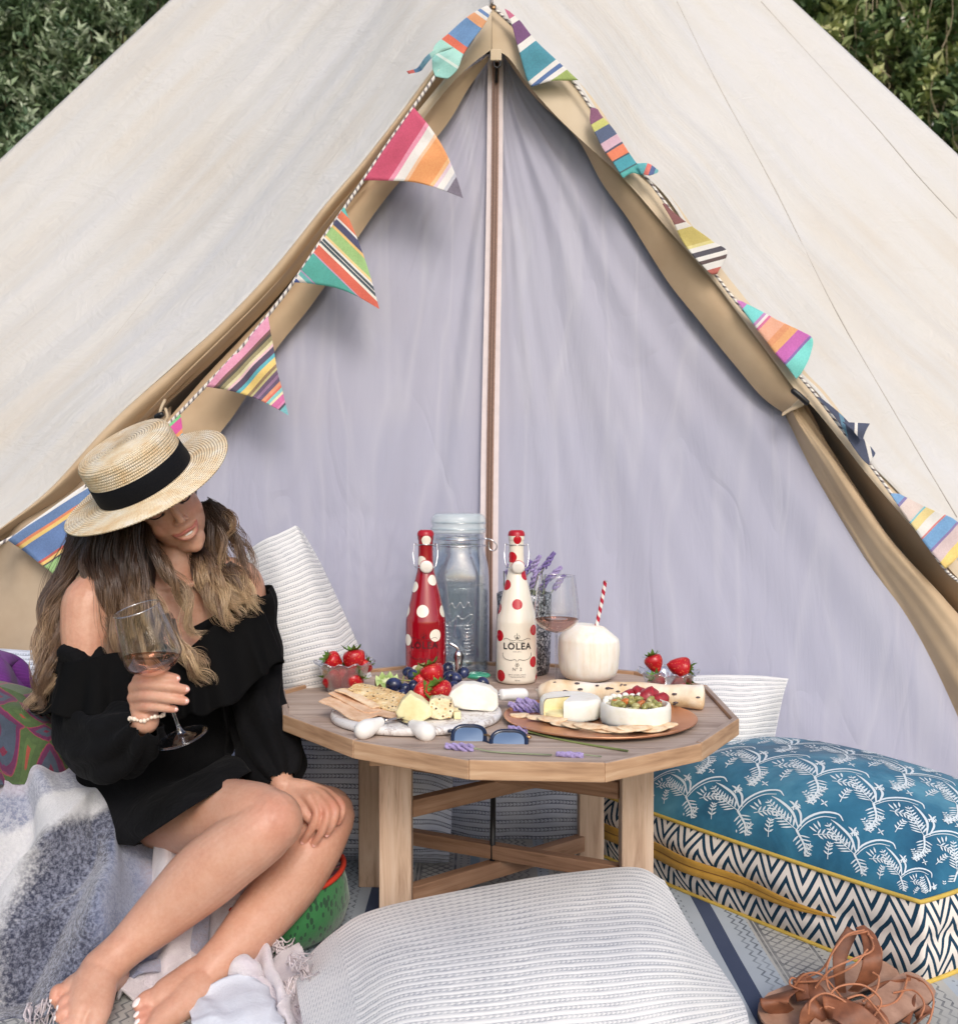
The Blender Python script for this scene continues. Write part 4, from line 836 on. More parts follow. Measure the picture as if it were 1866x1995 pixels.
for i in range(-3, 15):
    for j in range(-5, 11):
        c = TC[1][:2] + np.array([.02, -.01]) + np.array([.074, -.102]) * i + np.array([.097, .115]) * j
        sc_ = .80
        for poly in polys:
            p, ok = on_top(c + np.array(poly) * sc_)
            if ok.all():
                q = np.vstack([p, p.mean(0)]); n = len(p); pm.add(q, [(k, (k + 1) % n, n) for k in range(n)])
        c_f = c + np.array([.135, -.045])
        for poly in fill_:
            p, ok = on_top(c_f + np.array(poly) * .7)
            if ok.all(): q = np.vstack([p, p.mean(0)]); n = len(p); pm.add(q, [(k, (k + 1) % n, n) for k in range(n)])
        for sp, ws in strokes:
            a, b = stroke(sp, ws); p, ok = on_top(c + np.array(a + b) * sc_); n = len(a)
            for k in range(n - 1):
                if ok[k] and ok[k + 1] and ok[n + k] and ok[n + k + 1]: pm.add(p[[k, k + 1, n + k + 1, n + k]], [(0, 1, 2, 3)])
pr = pm.build('fern_print', FERN, tcr); tag(pr, kind='stuff')
# lattice cushion inside the tent, seen through the mesh
def latt():
    t = NT('lattice_print'); s = t.sep(t.uv())
    def tr(v, k): return t.math('ABSOLUTE', t.math('SUBTRACT', t.math('FRACT', t.math('MULTIPLY', v, k)), .5))
    d = t.math('ADD', tr(s[0], 5), tr(s[1], 6)); t.set(Base_Color=t.mix(t.math('LESS_THAN', t.math('ABSOLUTE', t.math('SUBTRACT', d, .5)), .12), lin((206, 206, 226)), lin((20, 34, 84))), Roughness=.9); return t.m
cushion('lattice_cushion', 'blue lattice print cushion inside the tent, faint behind the mesh left of the bottles',
        [[(590, 1010, 3.1), (690, 1000, 3.06), (800, 1020, 3.1)], [(570, 1130, 3.05), (690, 1120, 3.0), (820, 1130, 3.05)], [(560, 1260, 3.02), (690, 1260, 2.98), (820, 1260, 3.02)], [(560, 1400, 3.0), (690, 1400, 2.97), (820, 1400, 3.0)]], 1, latt(), .12, group=None, nu=40, amp=0, drop=(0, 1, 0), lenr=1, seed=4)
# ============================================================ TABLE
def wood(name, c1, c2, c3, axis=0, sc=1.0):
    t = NT(name); o = t.obj(); s = [40, 40, 40]; s[axis] = 3
    v = t.mapv(o, tuple(q * sc for q in s)); n1 = t.noise(v, 1.0, 6, .62, .7); n2 = t.noise(o, 5, 3, .6)
    c = t.ramp(n1, [(.28, lin(c2)), (.5, lin(c1)), (.72, lin(c3))]); c = t.mix(.55, c, t.ramp(n2, [(.3, (.32, .32, .33, 1)), (.7, (.72, .7, .68, 1))]), 'SOFT_LIGHT')
    f = t.ramp(t.noise(v, 2.4, 3, .8), [(.32, (.55, .5, .45, 1)), (.4, (1, 1, 1, 1))]); c = t.mix(.5, c, f, 'MULTIPLY')
    t.bump(n1, .25, .002); t.set(Base_Color=c, Roughness=.62, Specular_IOR_Level=.35); return t.m
WTOP = wood('weathered_top_wood', (180, 160, 146), (144, 124, 112), (204, 188, 176), 0)
WSIDE = wood('warm_side_wood', (188, 152, 120), (142, 108, 82), (210, 180, 150), 0); WLEG = wood('leg_wood', (202, 174, 150), (160, 130, 108), (220, 198, 178), 2)
WDARK = wood('brace_wood', (160, 124, 98), (122, 92, 72), (182, 148, 122), 0)
TZ = .437; LZ = .445
def T(px, py, z=TZ): return G(px, py, z)
pts = [(688, 1443), (913, 1482), (1179, 1487), (1367, 1448), (1440, 1400), (1379, 1336), (1240, 1307)]
poly = [tuple(G(x, y, LZ)[:2]) for x, y in pts] + [(.16, 2.62), (-.10, 2.63), (-.306, 2.50), tuple(G(545, 1345, LZ)[:2]), tuple(G(551, 1393, LZ)[:2])]
poly = [np.array(p) for p in poly]; cen2 = sum(poly) / len(poly)
tb = root('low_table', 'low wooden picnic table with many sided tray top and crossed braces', 'table', (cen2[0], cen2[1], 0))
inn = [p + (cen2 - p) / np.linalg.norm(cen2 - p) * .013 for p in poly]
def local(o, org, ang):
    m = Matrix.Translation(Vector([float(q) for q in org])) @ Matrix.Rotation(float(ang), 4, 'Z'); o.data.transform(m.inverted()); o.matrix_basis = m; return o
# top boards: parallel planks clipped to the polygon
def clip(pl, a, b):   # keep a<=y<=b
    def cut(ps, f):
        r = []
        for i in range(len(ps)):
            p, q = ps[i], ps[(i + 1) % len(ps)]; fp, fq = f(p), f(q)
            if fp >= 0: r.append(p)
            if fp * fq < 0: t = fp / (fp - fq); r.append(p + (q - p) * t)
        return r
    r = cut(pl, lambda p: p[1] - a); return cut(r, lambda p: b - p[1]) if r else r
ys = np.linspace(min(p[1] for p in inn), max(p[1] for p in inn), 9)
for a, b in zip(ys[:-1], ys[1:]):
    c = clip(inn, a + .0006, b - .0006)
    if len(c) > 2: v, f, uv = prism([tuple(x) for x in c], .418, TZ); bevel(mesh('plank', v, f, WTOP, tb, False), .0008, 1)
for i in range(len(poly)):
    a, b = poly[i], poly[(i + 1) % len(poly)]; ia, ib = inn[i], inn[(i + 1) % len(poly)]
    v, f, uv = prism([tuple(a), tuple(b), tuple(ib), tuple(ia)], .413, LZ + .001 * (i % 2))
    ang = math.atan2((b - a)[1], (b - a)[0]); o = local(mesh('rim_board', v, f, [WSIDE, WTOP], tb, False, mi=[0, 1, 0, 0, 0, 0]), V(a[0], a[1], .43), ang)
    bevel(o, .0022, 2)
LG = {'fl': (-.160, 1.975), 'fr': (.307, 2.0), 'br': (.252, 2.31), 'bl': (-.237, 2.27)}
for k, (x, y) in LG.items(): v, f, _ = bar((x, y, .008), (x, y, .413), .062 if k[0] == 'f' else .056, .05, (0, 1, 0)); bevel(mesh('leg', v, f, WLEG, tb, False), .003)
for a, b, z, h in (('fl', 'br', .262, .034), ('fr', 'bl', .292, .034), ('fl', 'br', .092, .034), ('fr', 'bl', .128, .03)):
    pa, pb = V(*LG[a], z), V(*LG[b], z); d = nrm(pb - pa); v, f, _ = bar(pa + d * .032, pb - d * .03, .026, h); bevel(local(mesh('brace', v, f, WDARK, tb, False), pa, math.atan2(d[1], d[0])), .002)
for y, x0, x1 in ((1.925, -.205, .375), (2.34, -.27, .31)): v, f, _ = bar((x0, y, .389), (x1, y + .03, .389), .034, .046); bevel(mesh('batten', v, f, WSIDE, tb, False), .002)
v, f, _ = lathe([(0, 0), (.007, 0), (.008, .002), (.006, .004), (0, .0045)], 16, M=np.hstack([basis(V(0, -1, 0)), V(-.146, 1.908, .380)[:, None]])); mesh('bolt', v, f, simple('dark_bolt', (40, 36, 34), .4, .8), tb)
v, f, _ = tube([(.030, 2.13, .275), (.028, 2.13, .11)], .006, 10); mesh('locking_rod', v, f, BLK, tb)

# ============================================================ glass and drinks
def thin_glass(name, tint=(.985, .99, .99), lo=.04, hi=.6, rough=.02, pw=3.5, edge=(.95, .96, .98)):
    t = NT(name); lw = t.n('LayerWeight'); lw.inputs[0].default_value = .5
    fac = t.math('ADD', t.math('MULTIPLY', t.math('POWER', lw.outputs['Facing'], pw), hi - lo), lo)
    tr = t.n('BsdfTransparent'); t.l(t.mix(t.math('POWER', lw.outputs['Facing'], 2), tuple(tint) + (1,), tuple(q * .965 for q in tint) + (1,)), tr.inputs[0])
    gl = t.n('BsdfGlossy'); gl.inputs['Color'].default_value = tuple(edge) + (1,); gl.inputs['Roughness'].default_value = rough
    mx = t.n('MixShader'); t.l(fac, mx.inputs[0]); t.l(tr.outputs[0], mx.inputs[1]); t.l(gl.outputs[0], mx.inputs[2]); t.l(mx.outputs[0], t.out.inputs[0]); return t.m
GL = thin_glass('clear_glass'); GLJ = thin_glass('thick_jar_glass', (.945, .97, .975), .09, .8, .05, 2.6)
GLL = NT('frosted_lid_glass'); GLL.set(Base_Color=lin((222, 236, 240)), Roughness=.18, Alpha=.42, Specular_IOR_Level=.8); GLL = GLL.m
WAT = thin_glass('still_water', (.95, .975, .985), .03, .4, .01, 2.5)
ROSE = thin_glass('rose_wine', (.93, .70, .60), .05, .5, .01, 2.5); CHR = simple('chrome', (225, 225, 228), .12, 1, var=.02)
def wine_glass(name, label, M, s=1.0, lvl=.35, group='wine glasses'):
    o = root(name, label, 'wine glass', M[:3, 3], group)
    bowl = [(.003, .118), (.012, .120), (.030, .127), (.045, .142), (.0475, .156), (.0455, .180), (.0425, .205), (.0395, .228), (.0385, .236)]
    bw = crom(np.array(bowl), np.linspace(0, 1, 30)) * s
    inn_ = bw.copy(); inn_[:, 0] = np.clip(inn_[:, 0] - .0011 * s, 0, 1)
    v, f, uv = lathe(np.vstack([bw, inn_[::-1]]), 48, False, M=M); mesh('bowl', v, f, GL, o)
    rp = M[:3, :3] @ np.array([[.0380 * math.cos(a) * s, .0380 * math.sin(a) * s, .236 * s] for a in np.linspace(0, 2 * math.pi, 49)]).T
    v, f, _ = tube(rp.T + M[:3, 3], .0008 * s, 6, False); mesh('rim', v, f, thin_glass('rim_glass', (.95, .95, .97), .45, .9), o)
    st = crom(np.array([(.0034, .1185), (.0030, .105), (.0030, .04), (.0042, .018), (.010, .008), (.026, .0035), (.040, .0022), (.0415, .0010), (.041, 0), (0, 0)]), np.linspace(0, 1, 44)) * s; st[-1, 0] = 0; st[:, 0] = np.clip(st[:, 0], 0, 1)
    v, f, uv = lathe(st, 40, False, M=M); mesh('stem', v, f, thin_glass('stem_glass', (.93, .93, .95), .14, .9, .02, 2.0), o)
    return o, bw
def fill(o, bw, M, lvl, mat, s=1.0):
    """wine up to a horizontal surface through the bowl, whatever its tilt"""
    Mi = M[:3, :3].T; c = M[:3, 3] + M[:3, 2] * lvl * s; an = np.linspace(0, 2 * math.pi, 48, endpoint=False)
    rows = []
    for r, z in bw:
        r = max(r - .0022 * s, .0005); pts_ = np.array([M[:3, 3] + M[:3, :3] @ V(r * math.cos(a), r * math.sin(a), z) for a in an]); rows.append(pts_)
    rows = np.array(rows); zc = c[2]; out = rows.copy()
    for j in range(48):
        for i in range(len(rows)):
            if rows[i, j, 2] > zc:
                a, b = rows[i - 1, j] if i else rows[0, j], rows[i, j]
                if i and out[i - 1, j, 2] < zc - 1e-7: t = (zc - a[2]) / (b[2] - a[2] + 1e-9); out[i, j] = a + (b - a) * t
                else: out[i, j] = out[i - 1, j] if i else a
    mid = out[-1].mean(0); v = np.vstack([out.reshape(-1, 3), [mid]]); n = len(rows); f = gridf(n, 48, False, True) + [((n - 1) * 48 + (j + 1) % 48, (n - 1) * 48 + j, len(v) - 1) for j in range(48)]
    return mesh('wine', v, f, mat, o)
def Mat(R3, t): m = np.eye(4); m[:3, :3] = R3; m[:3, 3] = t; return m
gb = T(1084, 1345); Mg = Mat(np.eye(3), gb + V(0, 0, .001)); gl1, bw = wine_glass('wine_glass', 'long stemmed wine glass of rose standing right of the white bottle', Mg, 1.08); fill(gl1, bw, Mg, .147, ROSE, 1.08)

# ---- bottles
BP = [(.0, .0), (.038, .0), (.0455, .004), (.0475, .012), (.0478, .06), (.0472, .132), (.0455, .150), (.040, .175), (.031, .215), (.0235, .245), (.0195, .262), (.0178, .285), (.0172, .325), (.0185, .332), (.0188, .340), (.0165, .345), (.0160, .350)]
bpz = np.array(BP)[1:]; 
def brad(z): return np.interp(z, bpz[:, 1], bpz[:, 0])
def bottle(label, loc, body, dot, ink, dots, rot=0):
    o = root('bottle', label, 'bottle', loc, 'polka dot glass bottles'); loc = np.asarray(loc, float)
    pr_ = np.array(BP); v, f, uv = lathe(np.vstack([pr_[:5], crom(pr_[4:], np.linspace(0, 1, 60))[1:]]), 56, True, loc); mesh('body', v, f, body, o)
    def onb(th, z, d): r = brad(z) + d; return loc + V(r * math.sin(th), -r * math.cos(th), z)
    def spot(th0, z0, r, mat, nm='dot', d=.0004):
        vs = []; fs = []; na, nr = 28, 4
        for i in range(nr + 1):
            for j in range(na):
                a = j / na * 2 * math.pi; rr_ = r * i / nr; vs.append(onb(th0 + rr_ * math.cos(a) / max(brad(z0), .01), z0 + rr_ * math.sin(a), d))
        for i in range(nr):
            for j in range(na): fs.append((i * na + j, i * na + (j + 1) % na, (i + 1) * na + (j + 1) % na, (i + 1) * na + j))
        return mesh(nm, vs, fs, mat, o)
    for th, z, r in dots: spot(th, z, r * 1.14, dot)
    def text(s, size, z, nm='lettering', th0=0, sp=1.0, mat=ink, bold=0, d=.0008):
        cu = bpy.data.curves.new('t', 'FONT'); cu.body = s; cu.size = size; cu.align_x = 'CENTER'; cu.space_character = sp; cu.resolution_u = 3; cu.offset = bold
        ob = bpy.data.objects.new('t', cu); COL.objects.link(ob); dg = bpy.context.evaluated_depsgraph_get(); me = bpy.data.meshes.new_from_object(ob.evaluated_get(dg))
        bm = bmesh.new(); bm.from_mesh(me); bmesh.ops.triangulate(bm, faces=bm.faces); bmesh.ops.subdivide_edges(bm, edges=[e for e in bm.edges if e.calc_length() > .004], cuts=2)
        vs = [onb(th0 + x.co.x / brad(z), z + x.co.y, d) for x in bm.verts]; fs = [tuple(q.index for q in fc.verts) for fc in bm.faces]; bm.free(); bpy.data.objects.remove(ob)
        if vs: mesh(nm, vs, fs, mat, o)
    def curl(pts_, w=.0009, th0=0, mat=ink):
        p = crom(np.array(pts_, float), np.linspace(0, 1, 40)); q = [onb(th0 + x / brad(z), z, .0008) for x, z in p]; v, f, _ = tube(q, w / 2, 5); mesh('label_scroll', v, f, mat, o)
    t0 = rot
    text('LOLEA', .0205, .083, th0=t0, sp=1.15, bold=.0006)
    for sgn in (1, -1):
        curl([(sgn * .003, .116), (sgn * .006, .112), (sgn * .003, .108), (sgn * .0005, .112), (sgn * .004, .104), (sgn * .014, .104), (sgn * .026, .108), (sgn * .032, .105)], th0=t0)
        curl([(sgn * .001, .056), (sgn * .005, .060), (sgn * .014, .058), (sgn * .026, .060), (sgn * .034, .066), (sgn * .035, .074)], th0=t0)
        curl([(sgn * .0015, .050), (sgn * .004, .047), (sgn * .0015, .044), (sgn * -.001, .047), (sgn * .0025, .052)], .0007, th0=t0)
    curl([(0, .120), (0, .112), (0, .103)], th0=t0)
    text('SANGRIA DE LICORES', .0036, .098, th0=t0, d=.0006); text('SINCE HECHO', .0030, .0765, th0=t0); text('Nº 2', .0105, .034, th0=t0, sp=1.1)
    text('SABOR NATURAL A FRUTA', .0034, .0235, th0=t0); text('Y VERANO AUTENTICO', .0034, .0185, th0=t0); text('750 ml', .0042, .0105, th0=t0)
    # crown cap, cage and swing stopper
    cp = simple('cap_red', (176, 22, 40), .35, var=.1); n = 42
    prc = [(.0, .354), (.013, .354), (.0165, .351), (.0185, .346), (.0190, .341)]
    v, f, uv = lathe(prc, n, False, loc); vv = v - loc; k = (np.arange(len(vv)) % n) % 2 * ((vv[:, 2] < .3515)); vv[:, :2] *= (1 + .045 * k)[:, None]; mesh('cap', vv + loc, f, cp, o)
    wire = CHR; w = []
    for sg in (1, -1):
        w = [V(sg * .0180, 0, .318), V(sg * .026, -.004, .322), V(sg * .0275, -.006, .310), V(sg * .0285, -.010, .296), V(sg * .0245, -.020, .272), V(sg * .016, -.0245, .268), V(0, -.0255, .268)]
        v, f, _ = tube(np.array(w) + loc, .0012, 6, m=26); mesh('wire_bail', v, f, wire, o)
    v, f, _ = tube([loc + V(.0185 * math.sin(a), -.0185 * math.cos(a), .318 + .012 * abs(math.cos(a)) * (1 if body is not REDG and False else .2)) for a in np.linspace(0, 2 * math.pi, 40)], .0010, 6, False); mesh('wire_collar', v, f, wire, o)
    Ms = Mat(basis(V(0, -1, -.25)), loc + V(.003, -.0215, .270)); v, f, uv = lathe([(0, 0), (.012, 0), (.0148, .0012), (.0152, .004), (.014, .0072), (.010, .0085), (0, .009)], 30, False, M=Ms); mesh('stopper', v, f, simple('stopper_white', (236, 232, 226), .3), o)
    v, f, uv = lathe([(.0135, -.0022), (.0155, -.002), (.0155, .0005), (.013, .0008)], 30, False, M=Ms); mesh('stopper_seal', v, f, simple('seal_red', (190, 50, 60), .5), o)
    return o
REDG = simple('red_bottle_gloss', (150, 12, 30), .12, var=.04, coat=.6, spec=.6); WHTG = simple('cream_bottle_gloss', (240, 232, 216), .14, var=.02, coat=.6, spec=.6)
DW = simple('dot_cream', (240, 234, 220), .2, var=.02, coat=.5); DR = simple('dot_red', (186, 16, 36), .2, var=.04, coat=.5)
INKB = simple('label_ink', (40, 36, 40), .4, var=.02); INKD = simple('label_ink_dark_red', (70, 16, 26), .4, var=.02)
by = 2.385
dotsW = [(-.98, .152 - .045 + .005, .0115), (.95, .125, .0110), (-.90, .020, .0120), (.92, .052, .0112), (.02, .185, .0105), (-.95, .228, .0105), (1.0, .250, .0100), (-.70, .292, .0110), (.1, .332, .0085), (-1.35, .172, .0105), (1.5, .070, .011), (2.4, .1, .0115), (-2.4, .14, .0115), (3.1, .04, .0115), (2.6, .2, .01), (-2.1, .05, .011), (1.35, .012, .009)]
bottle('cream bottle with red polka dots, black lettering and red cap', V((1006 - 933) / 2000 * by, by, TZ), WHTG, DR, INKB, dotsW)
dotsR = [(-1.0, .100, .0118), (.55, .112, .0125), (-.12, .168, .0125), (1.25, .165, .0120), (-1.35, .165, .0120), (-1.0, .222, .0108), (.75, .238, .0108), (-.55, .282, .0105), (.15, .330, .0100), (2.4, .1, .0115), (-2.4, .14, .0115), (3.1, .04, .0115), (1.9, .03, .011), (-.4, .03, .012), (2.6, .2, .01)]
by = 2.40; bottle('red bottle with cream polka dots and swing stopper', V((829 - 933) / 2000 * by, by, TZ), REDG, DW, INKD, dotsR, rot=-.05)

# ---- glass drink jar
jy = 2.515; jl = V((893 - 933) / 2000 * jy, jy, TZ)
jar = root('drink_dispenser', 'clip top glass jar dispenser of water with a metal tap', 'jar', jl)
jp = crom(np.array([(.060, .0), (.072, .004), (.0775, .014), (.078, .06), (.078, .15), (.0775, .220), (.0755, .255), (.070, .283), (.066, .300), (.0645, .318), (.066, .326), (.0645, .334), (.065, .340)]), np.linspace(0, 1, 60))
def squircle(v, c, p=.34):
    q = v - c; a = np.arctan2(q[:, 1], q[:, 0]); k = 1 / (np.abs(np.cos(a)) ** 4.5 + np.abs(np.sin(a)) ** 4.5) ** (1 / 4.5); zt = np.clip((q[:, 2] - .245) / .05, 0, 1)
    k = (k - 1) * (1 - zt) * p * 1.6 + 1; q = q.copy(); q[:, :2] *= k[:, None] * .97; return q + c
ji = jp.copy(); ji[:, 0] -= .004; ji[0, 0] = .05; ji[:, 1] = np.maximum(ji[:, 1], .008)
v, f, uv = lathe(np.vstack([[(0, 0)], jp, ji[::-1], [(0, .008)]]), 64, False, jl); mesh('glass_body', squircle(v, jl), f, GLJ, jar)
wl = .216; wp_ = np.array([(0, .010)] + [(r - .0055, max(z, .011)) for r, z in jp if z < wl] + [(.0700, wl), (0, wl)]); v, f, uv = lathe(wp_, 64, False, jl); mesh('water', squircle(v, jl), f, WAT, jar)
v, f, uv = lathe([(.0, .391), (.054, .391), (.062, .387), (.0665, .378), (.067, .366), (.064, .360), (.067, .355), (.067, .348), (.064, .342), (0, .342)], 56, False, jl); mesh('lid', v, f, GLL, jar)
for z in (.352, .368): v, f, _ = tube([jl + V(.0675 * math.cos(a), .0675 * math.sin(a), z) for a in np.linspace(0, 2 * math.pi, 50)], .0013, 6, False); mesh('lid_ridge', v, f, thin_glass('ridge_glass', (.86, .92, .93), .3, .9, .04), jar)
for z in (.328, .312): v, f, _ = tube([jl + V(.068 * math.cos(a), .068 * math.sin(a), z) for a in np.linspace(0, 2 * math.pi, 50)], .0014, 6, False); mesh('clip_wire', v, f, CHR, jar)
v, f, _ = tube(jl + np.array([V(.066, -.012, .330), V(.082, -.018, .326), V(.094, -.016, .312), V(.088, -.012, .300), V(.076, -.010, .304), V(.074, -.010, .322)]), .0016, 6, m=24); mesh('clip_lever', v, f, CHR, jar)
# embossed fluting and script flourish on the glass
em = thin_glass('embossed_glass', (.95, .97, .98), .28, .9, .08)
def onj(x, z): return jl + V(x, -.0792, z)
for k in range(9):
    for sg in (1, -1): v, f, _ = tube([onj(sg * .014 if sg > 0 else -.014, .055 + k * .0085), onj(sg * (.036 + .002 * math.sin(k)), .060 + k * .0085)], .0013, 5); mesh('embossed_rib', v, f, em, jar)
v, f, _ = tube([onj(x, z) for x, z in crom(np.array([(-.03, .128), (-.01, .138), (.0, .148), (.012, .140), (.03, .152), (.036, .146), (.02, .128), (-.01, .124)]), np.linspace(0, 1, 40))], .0011, 5); mesh('embossed_script', v, f, em, jar)
v, f, _ = tube([onj(x, z) for x, z in crom(np.array([(-.025, .168), (-.015, .178), (-.005, .166), (.005, .180), (.015, .168), (.025, .18), (.03, .170)]), np.linspace(0, 1, 40))], .0012, 5); mesh('embossed_script', v, f, em, jar)
tp = root_t = jl + V(.002, -.080, .052)
v, f, uv = lathe([(0, 0), (.012, 0), (.013, .003), (.009, .006), (.008, .018), (0, .018)], 24, False, M=Mat(basis(V(0, -1, 0)), tp)); mesh('tap', v, f, CHR, jar)
v, f, uv = lathe([(0, .018), (.009, .017), (.0105, .006), (.0095, -.014), (.0070, -.032), (.0055, -.034), (0, -.034)], 24, False, tp + V(0, -.022, 0)); mesh('tap_spout', v, f, CHR, jar)
v, f, _ = rtube([tp + V(0, -.022, .018), tp + V(-.004, -.024, .026), tp + V(-.020, -.022, .034)], [.0050, .0036, .0030], 10); mesh('tap_lever', v, f, CHR, jar)

# ---- lavender in a wire wrapped vase
vy = 2.50; vl = V((1021 - 933) / 2000 * vy, vy, TZ); vs_ = root('lavender_vase', 'dark mosaic metal vase of dried lavender behind the cream bottle', 'vase', vl)
t = NT('mosaic_metal'); o = t.obj(); d = t.vor(t.mapv(o, (1, 1, 1)), 150, 'DISTANCE_TO_EDGE'); dd = t.vor(o, 150, 'F1', 'Color')
t.set(Base_Color=t.mix(t.math('LESS_THAN', d, .07), t.ramp(t.sep(dd)[0], [(0, lin((60, 64, 74))), (.5, lin((150, 154, 160))), (1, lin((214, 214, 218)))]), lin((46, 44, 50))), Roughness=.35, Metallic=.6); t.bump(d, .6, .003); MOS = t.m
v, f, uv = lathe([(0, .0), (.050, .0), (.060, .006), (.064, .03), (.066, .10), (.066, .17), (.067, .196), (.064, .198), (.062, .17), (.060, .02), (0, .01)], 48, False, vl); mesh('vase_body', v, f, MOS, vs_)
LAV = simple('lavender_bloom', (162, 148, 194), .9, var=.3, scale=140); LAVD = simple('lavender_dark_bloom', (122, 106, 164), .9, var=.3, scale=140); STEM = simple('lavender_stem', (142, 150, 122), .8); GSTEM = simple('green_stem', (128, 140, 84), .7)
def lav(parent, p0, p1, L=.04, r=.006, seed=0, stemr=.0012, smat=None, bl='bloom'):
    p0, p1 = np.asarray(p0, float), np.asarray(p1, float); d = nrm(p1 - p0); rr = random.Random(seed)
    mid = (p0 + p1) / 2 + V(rr.uniform(-.004, .004), 0, rr.uniform(-.004, .004)); v, f, _ = tube([p0, mid, p1 - d * L], stemr, 5, m=10); mesh('stem', v, f, smat or STEM, parent)
    mb = MB(); B = basis(d)
    for k in range(int(L / .0021)):
        t = k * .0021; q = p1 - d * (L - t); rad = r * (.55 + .5 * math.sin(min(1, (t / L) * 1.1 + .15) * math.pi)); a0 = k * 2.4
        for j in range(3): a = a0 + j * 2.09; n = B @ V(math.cos(a), math.sin(a), .35); v, f = ico(q + n * rad * .75, .0021 + rr.random() * .0008, 1, (1, 1, 1.5)); mb.add(v, f)
    return tag(mb.build(bl, LAV if seed % 3 else LAVD, parent, False), kind='stuff')
for k, (a, b, c) in enumerate([(1034, 1092, 2.50), (1052, 1082, 2.48), (1062, 1098, 2.52), (1080, 1076, 2.50), (1094, 1104, 2.51), (1044, 1112, 2.47), (1072, 1120, 2.49), (990, 1098, 2.52), (984, 1112, 2.5), (1100, 1120, 2.5)]):
    lav(vs_, vl + V((k - 4) * .009, 0, .17), P(a, b, c), .045, .0075, k)
for k in range(18):
    a = k * .7; v, f, _ = tube([vl + V(.05 * math.cos(a), .05 * math.sin(a), .16), vl + V(.05 * math.cos(a + .5), .045 * math.sin(a), .23 + .02 * math.sin(k * 3))], .0012, 4); mesh('stem', v, f, STEM, vs_)

# ---- coconut with straw
ct = T(1147, 1325); ct = V((1147 - 933) / 2000 * 2.41, 2.41, TZ); co = root('coconut', 'trimmed white coconut with a striped straw in it', 'coconut', ct)
n = 64; pr_ = crom(np.array([(.0, .0), (.034, .0), (.058, .010), (.068, .026), (.0715, .055), (.0720, .088), (.0700, .1), (.058, .112), (.040, .126), (.028, .131), (.0, .131)]), np.linspace(0, 1, 50))
v, f, uv = lathe(pr_, n, False, ct); q = v - ct; a = np.arctan2(q[:, 1], q[:, 0]); fac = 1 - .035 * np.abs(np.sin(a * 4.5)) * np.clip((q[:, 2] - .08) / .03, 0, 1); q[:, :2] *= fac[:, None]; q[:, 2] += q[:, 0] * -.10 * np.clip((q[:, 2] - .09) / .03, 0, 1); q += (nz(q, 30, 1) * .0015)[:, None] * V(1, 1, .3)
t = NT('coconut_husk'); o = t.obj(); s = t.sep(o); fib = t.noise(t.mapv(o, (90, 90, 10)), 1, 4, .6)
t.set(Base_Color=t.ramp(t.math('ADD', t.math('MULTIPLY', fib, .5), t.math('MULTIPLY', t.noise(o, 14, 3, .6), .5)), [(.3, lin((232, 218, 196))), (.5, lin((246, 240, 228))), (.7, lin((250, 248, 242)))]), Roughness=.8, Subsurface_Weight=.1); t.bump(fib, .3, .003); mesh('husk', q + ct, f, t.m, co)
st = root('straw', 'red and white striped paper straw in the coconut', 'straw', P(1160, 1224, 2.41)); t = NT('striped_paper'); s = t.sep(t.uv()); a = t.math('FRACT', t.math('ADD', t.math('MULTIPLY', s[0], 6.0), s[1]))
t.set(Base_Color=t.mix(t.math('LESS_THAN', a, .5), lin((240, 236, 232)), lin((192, 30, 60))), Roughness=.7); v, f, uv = tube([P(1158, 1236, 2.41), P(1170, 1182, 2.40), P(1179, 1132, 2.39)], .0045, 14, m=24); mesh('straw_tube', v, f, t.m, st, uv=uv)

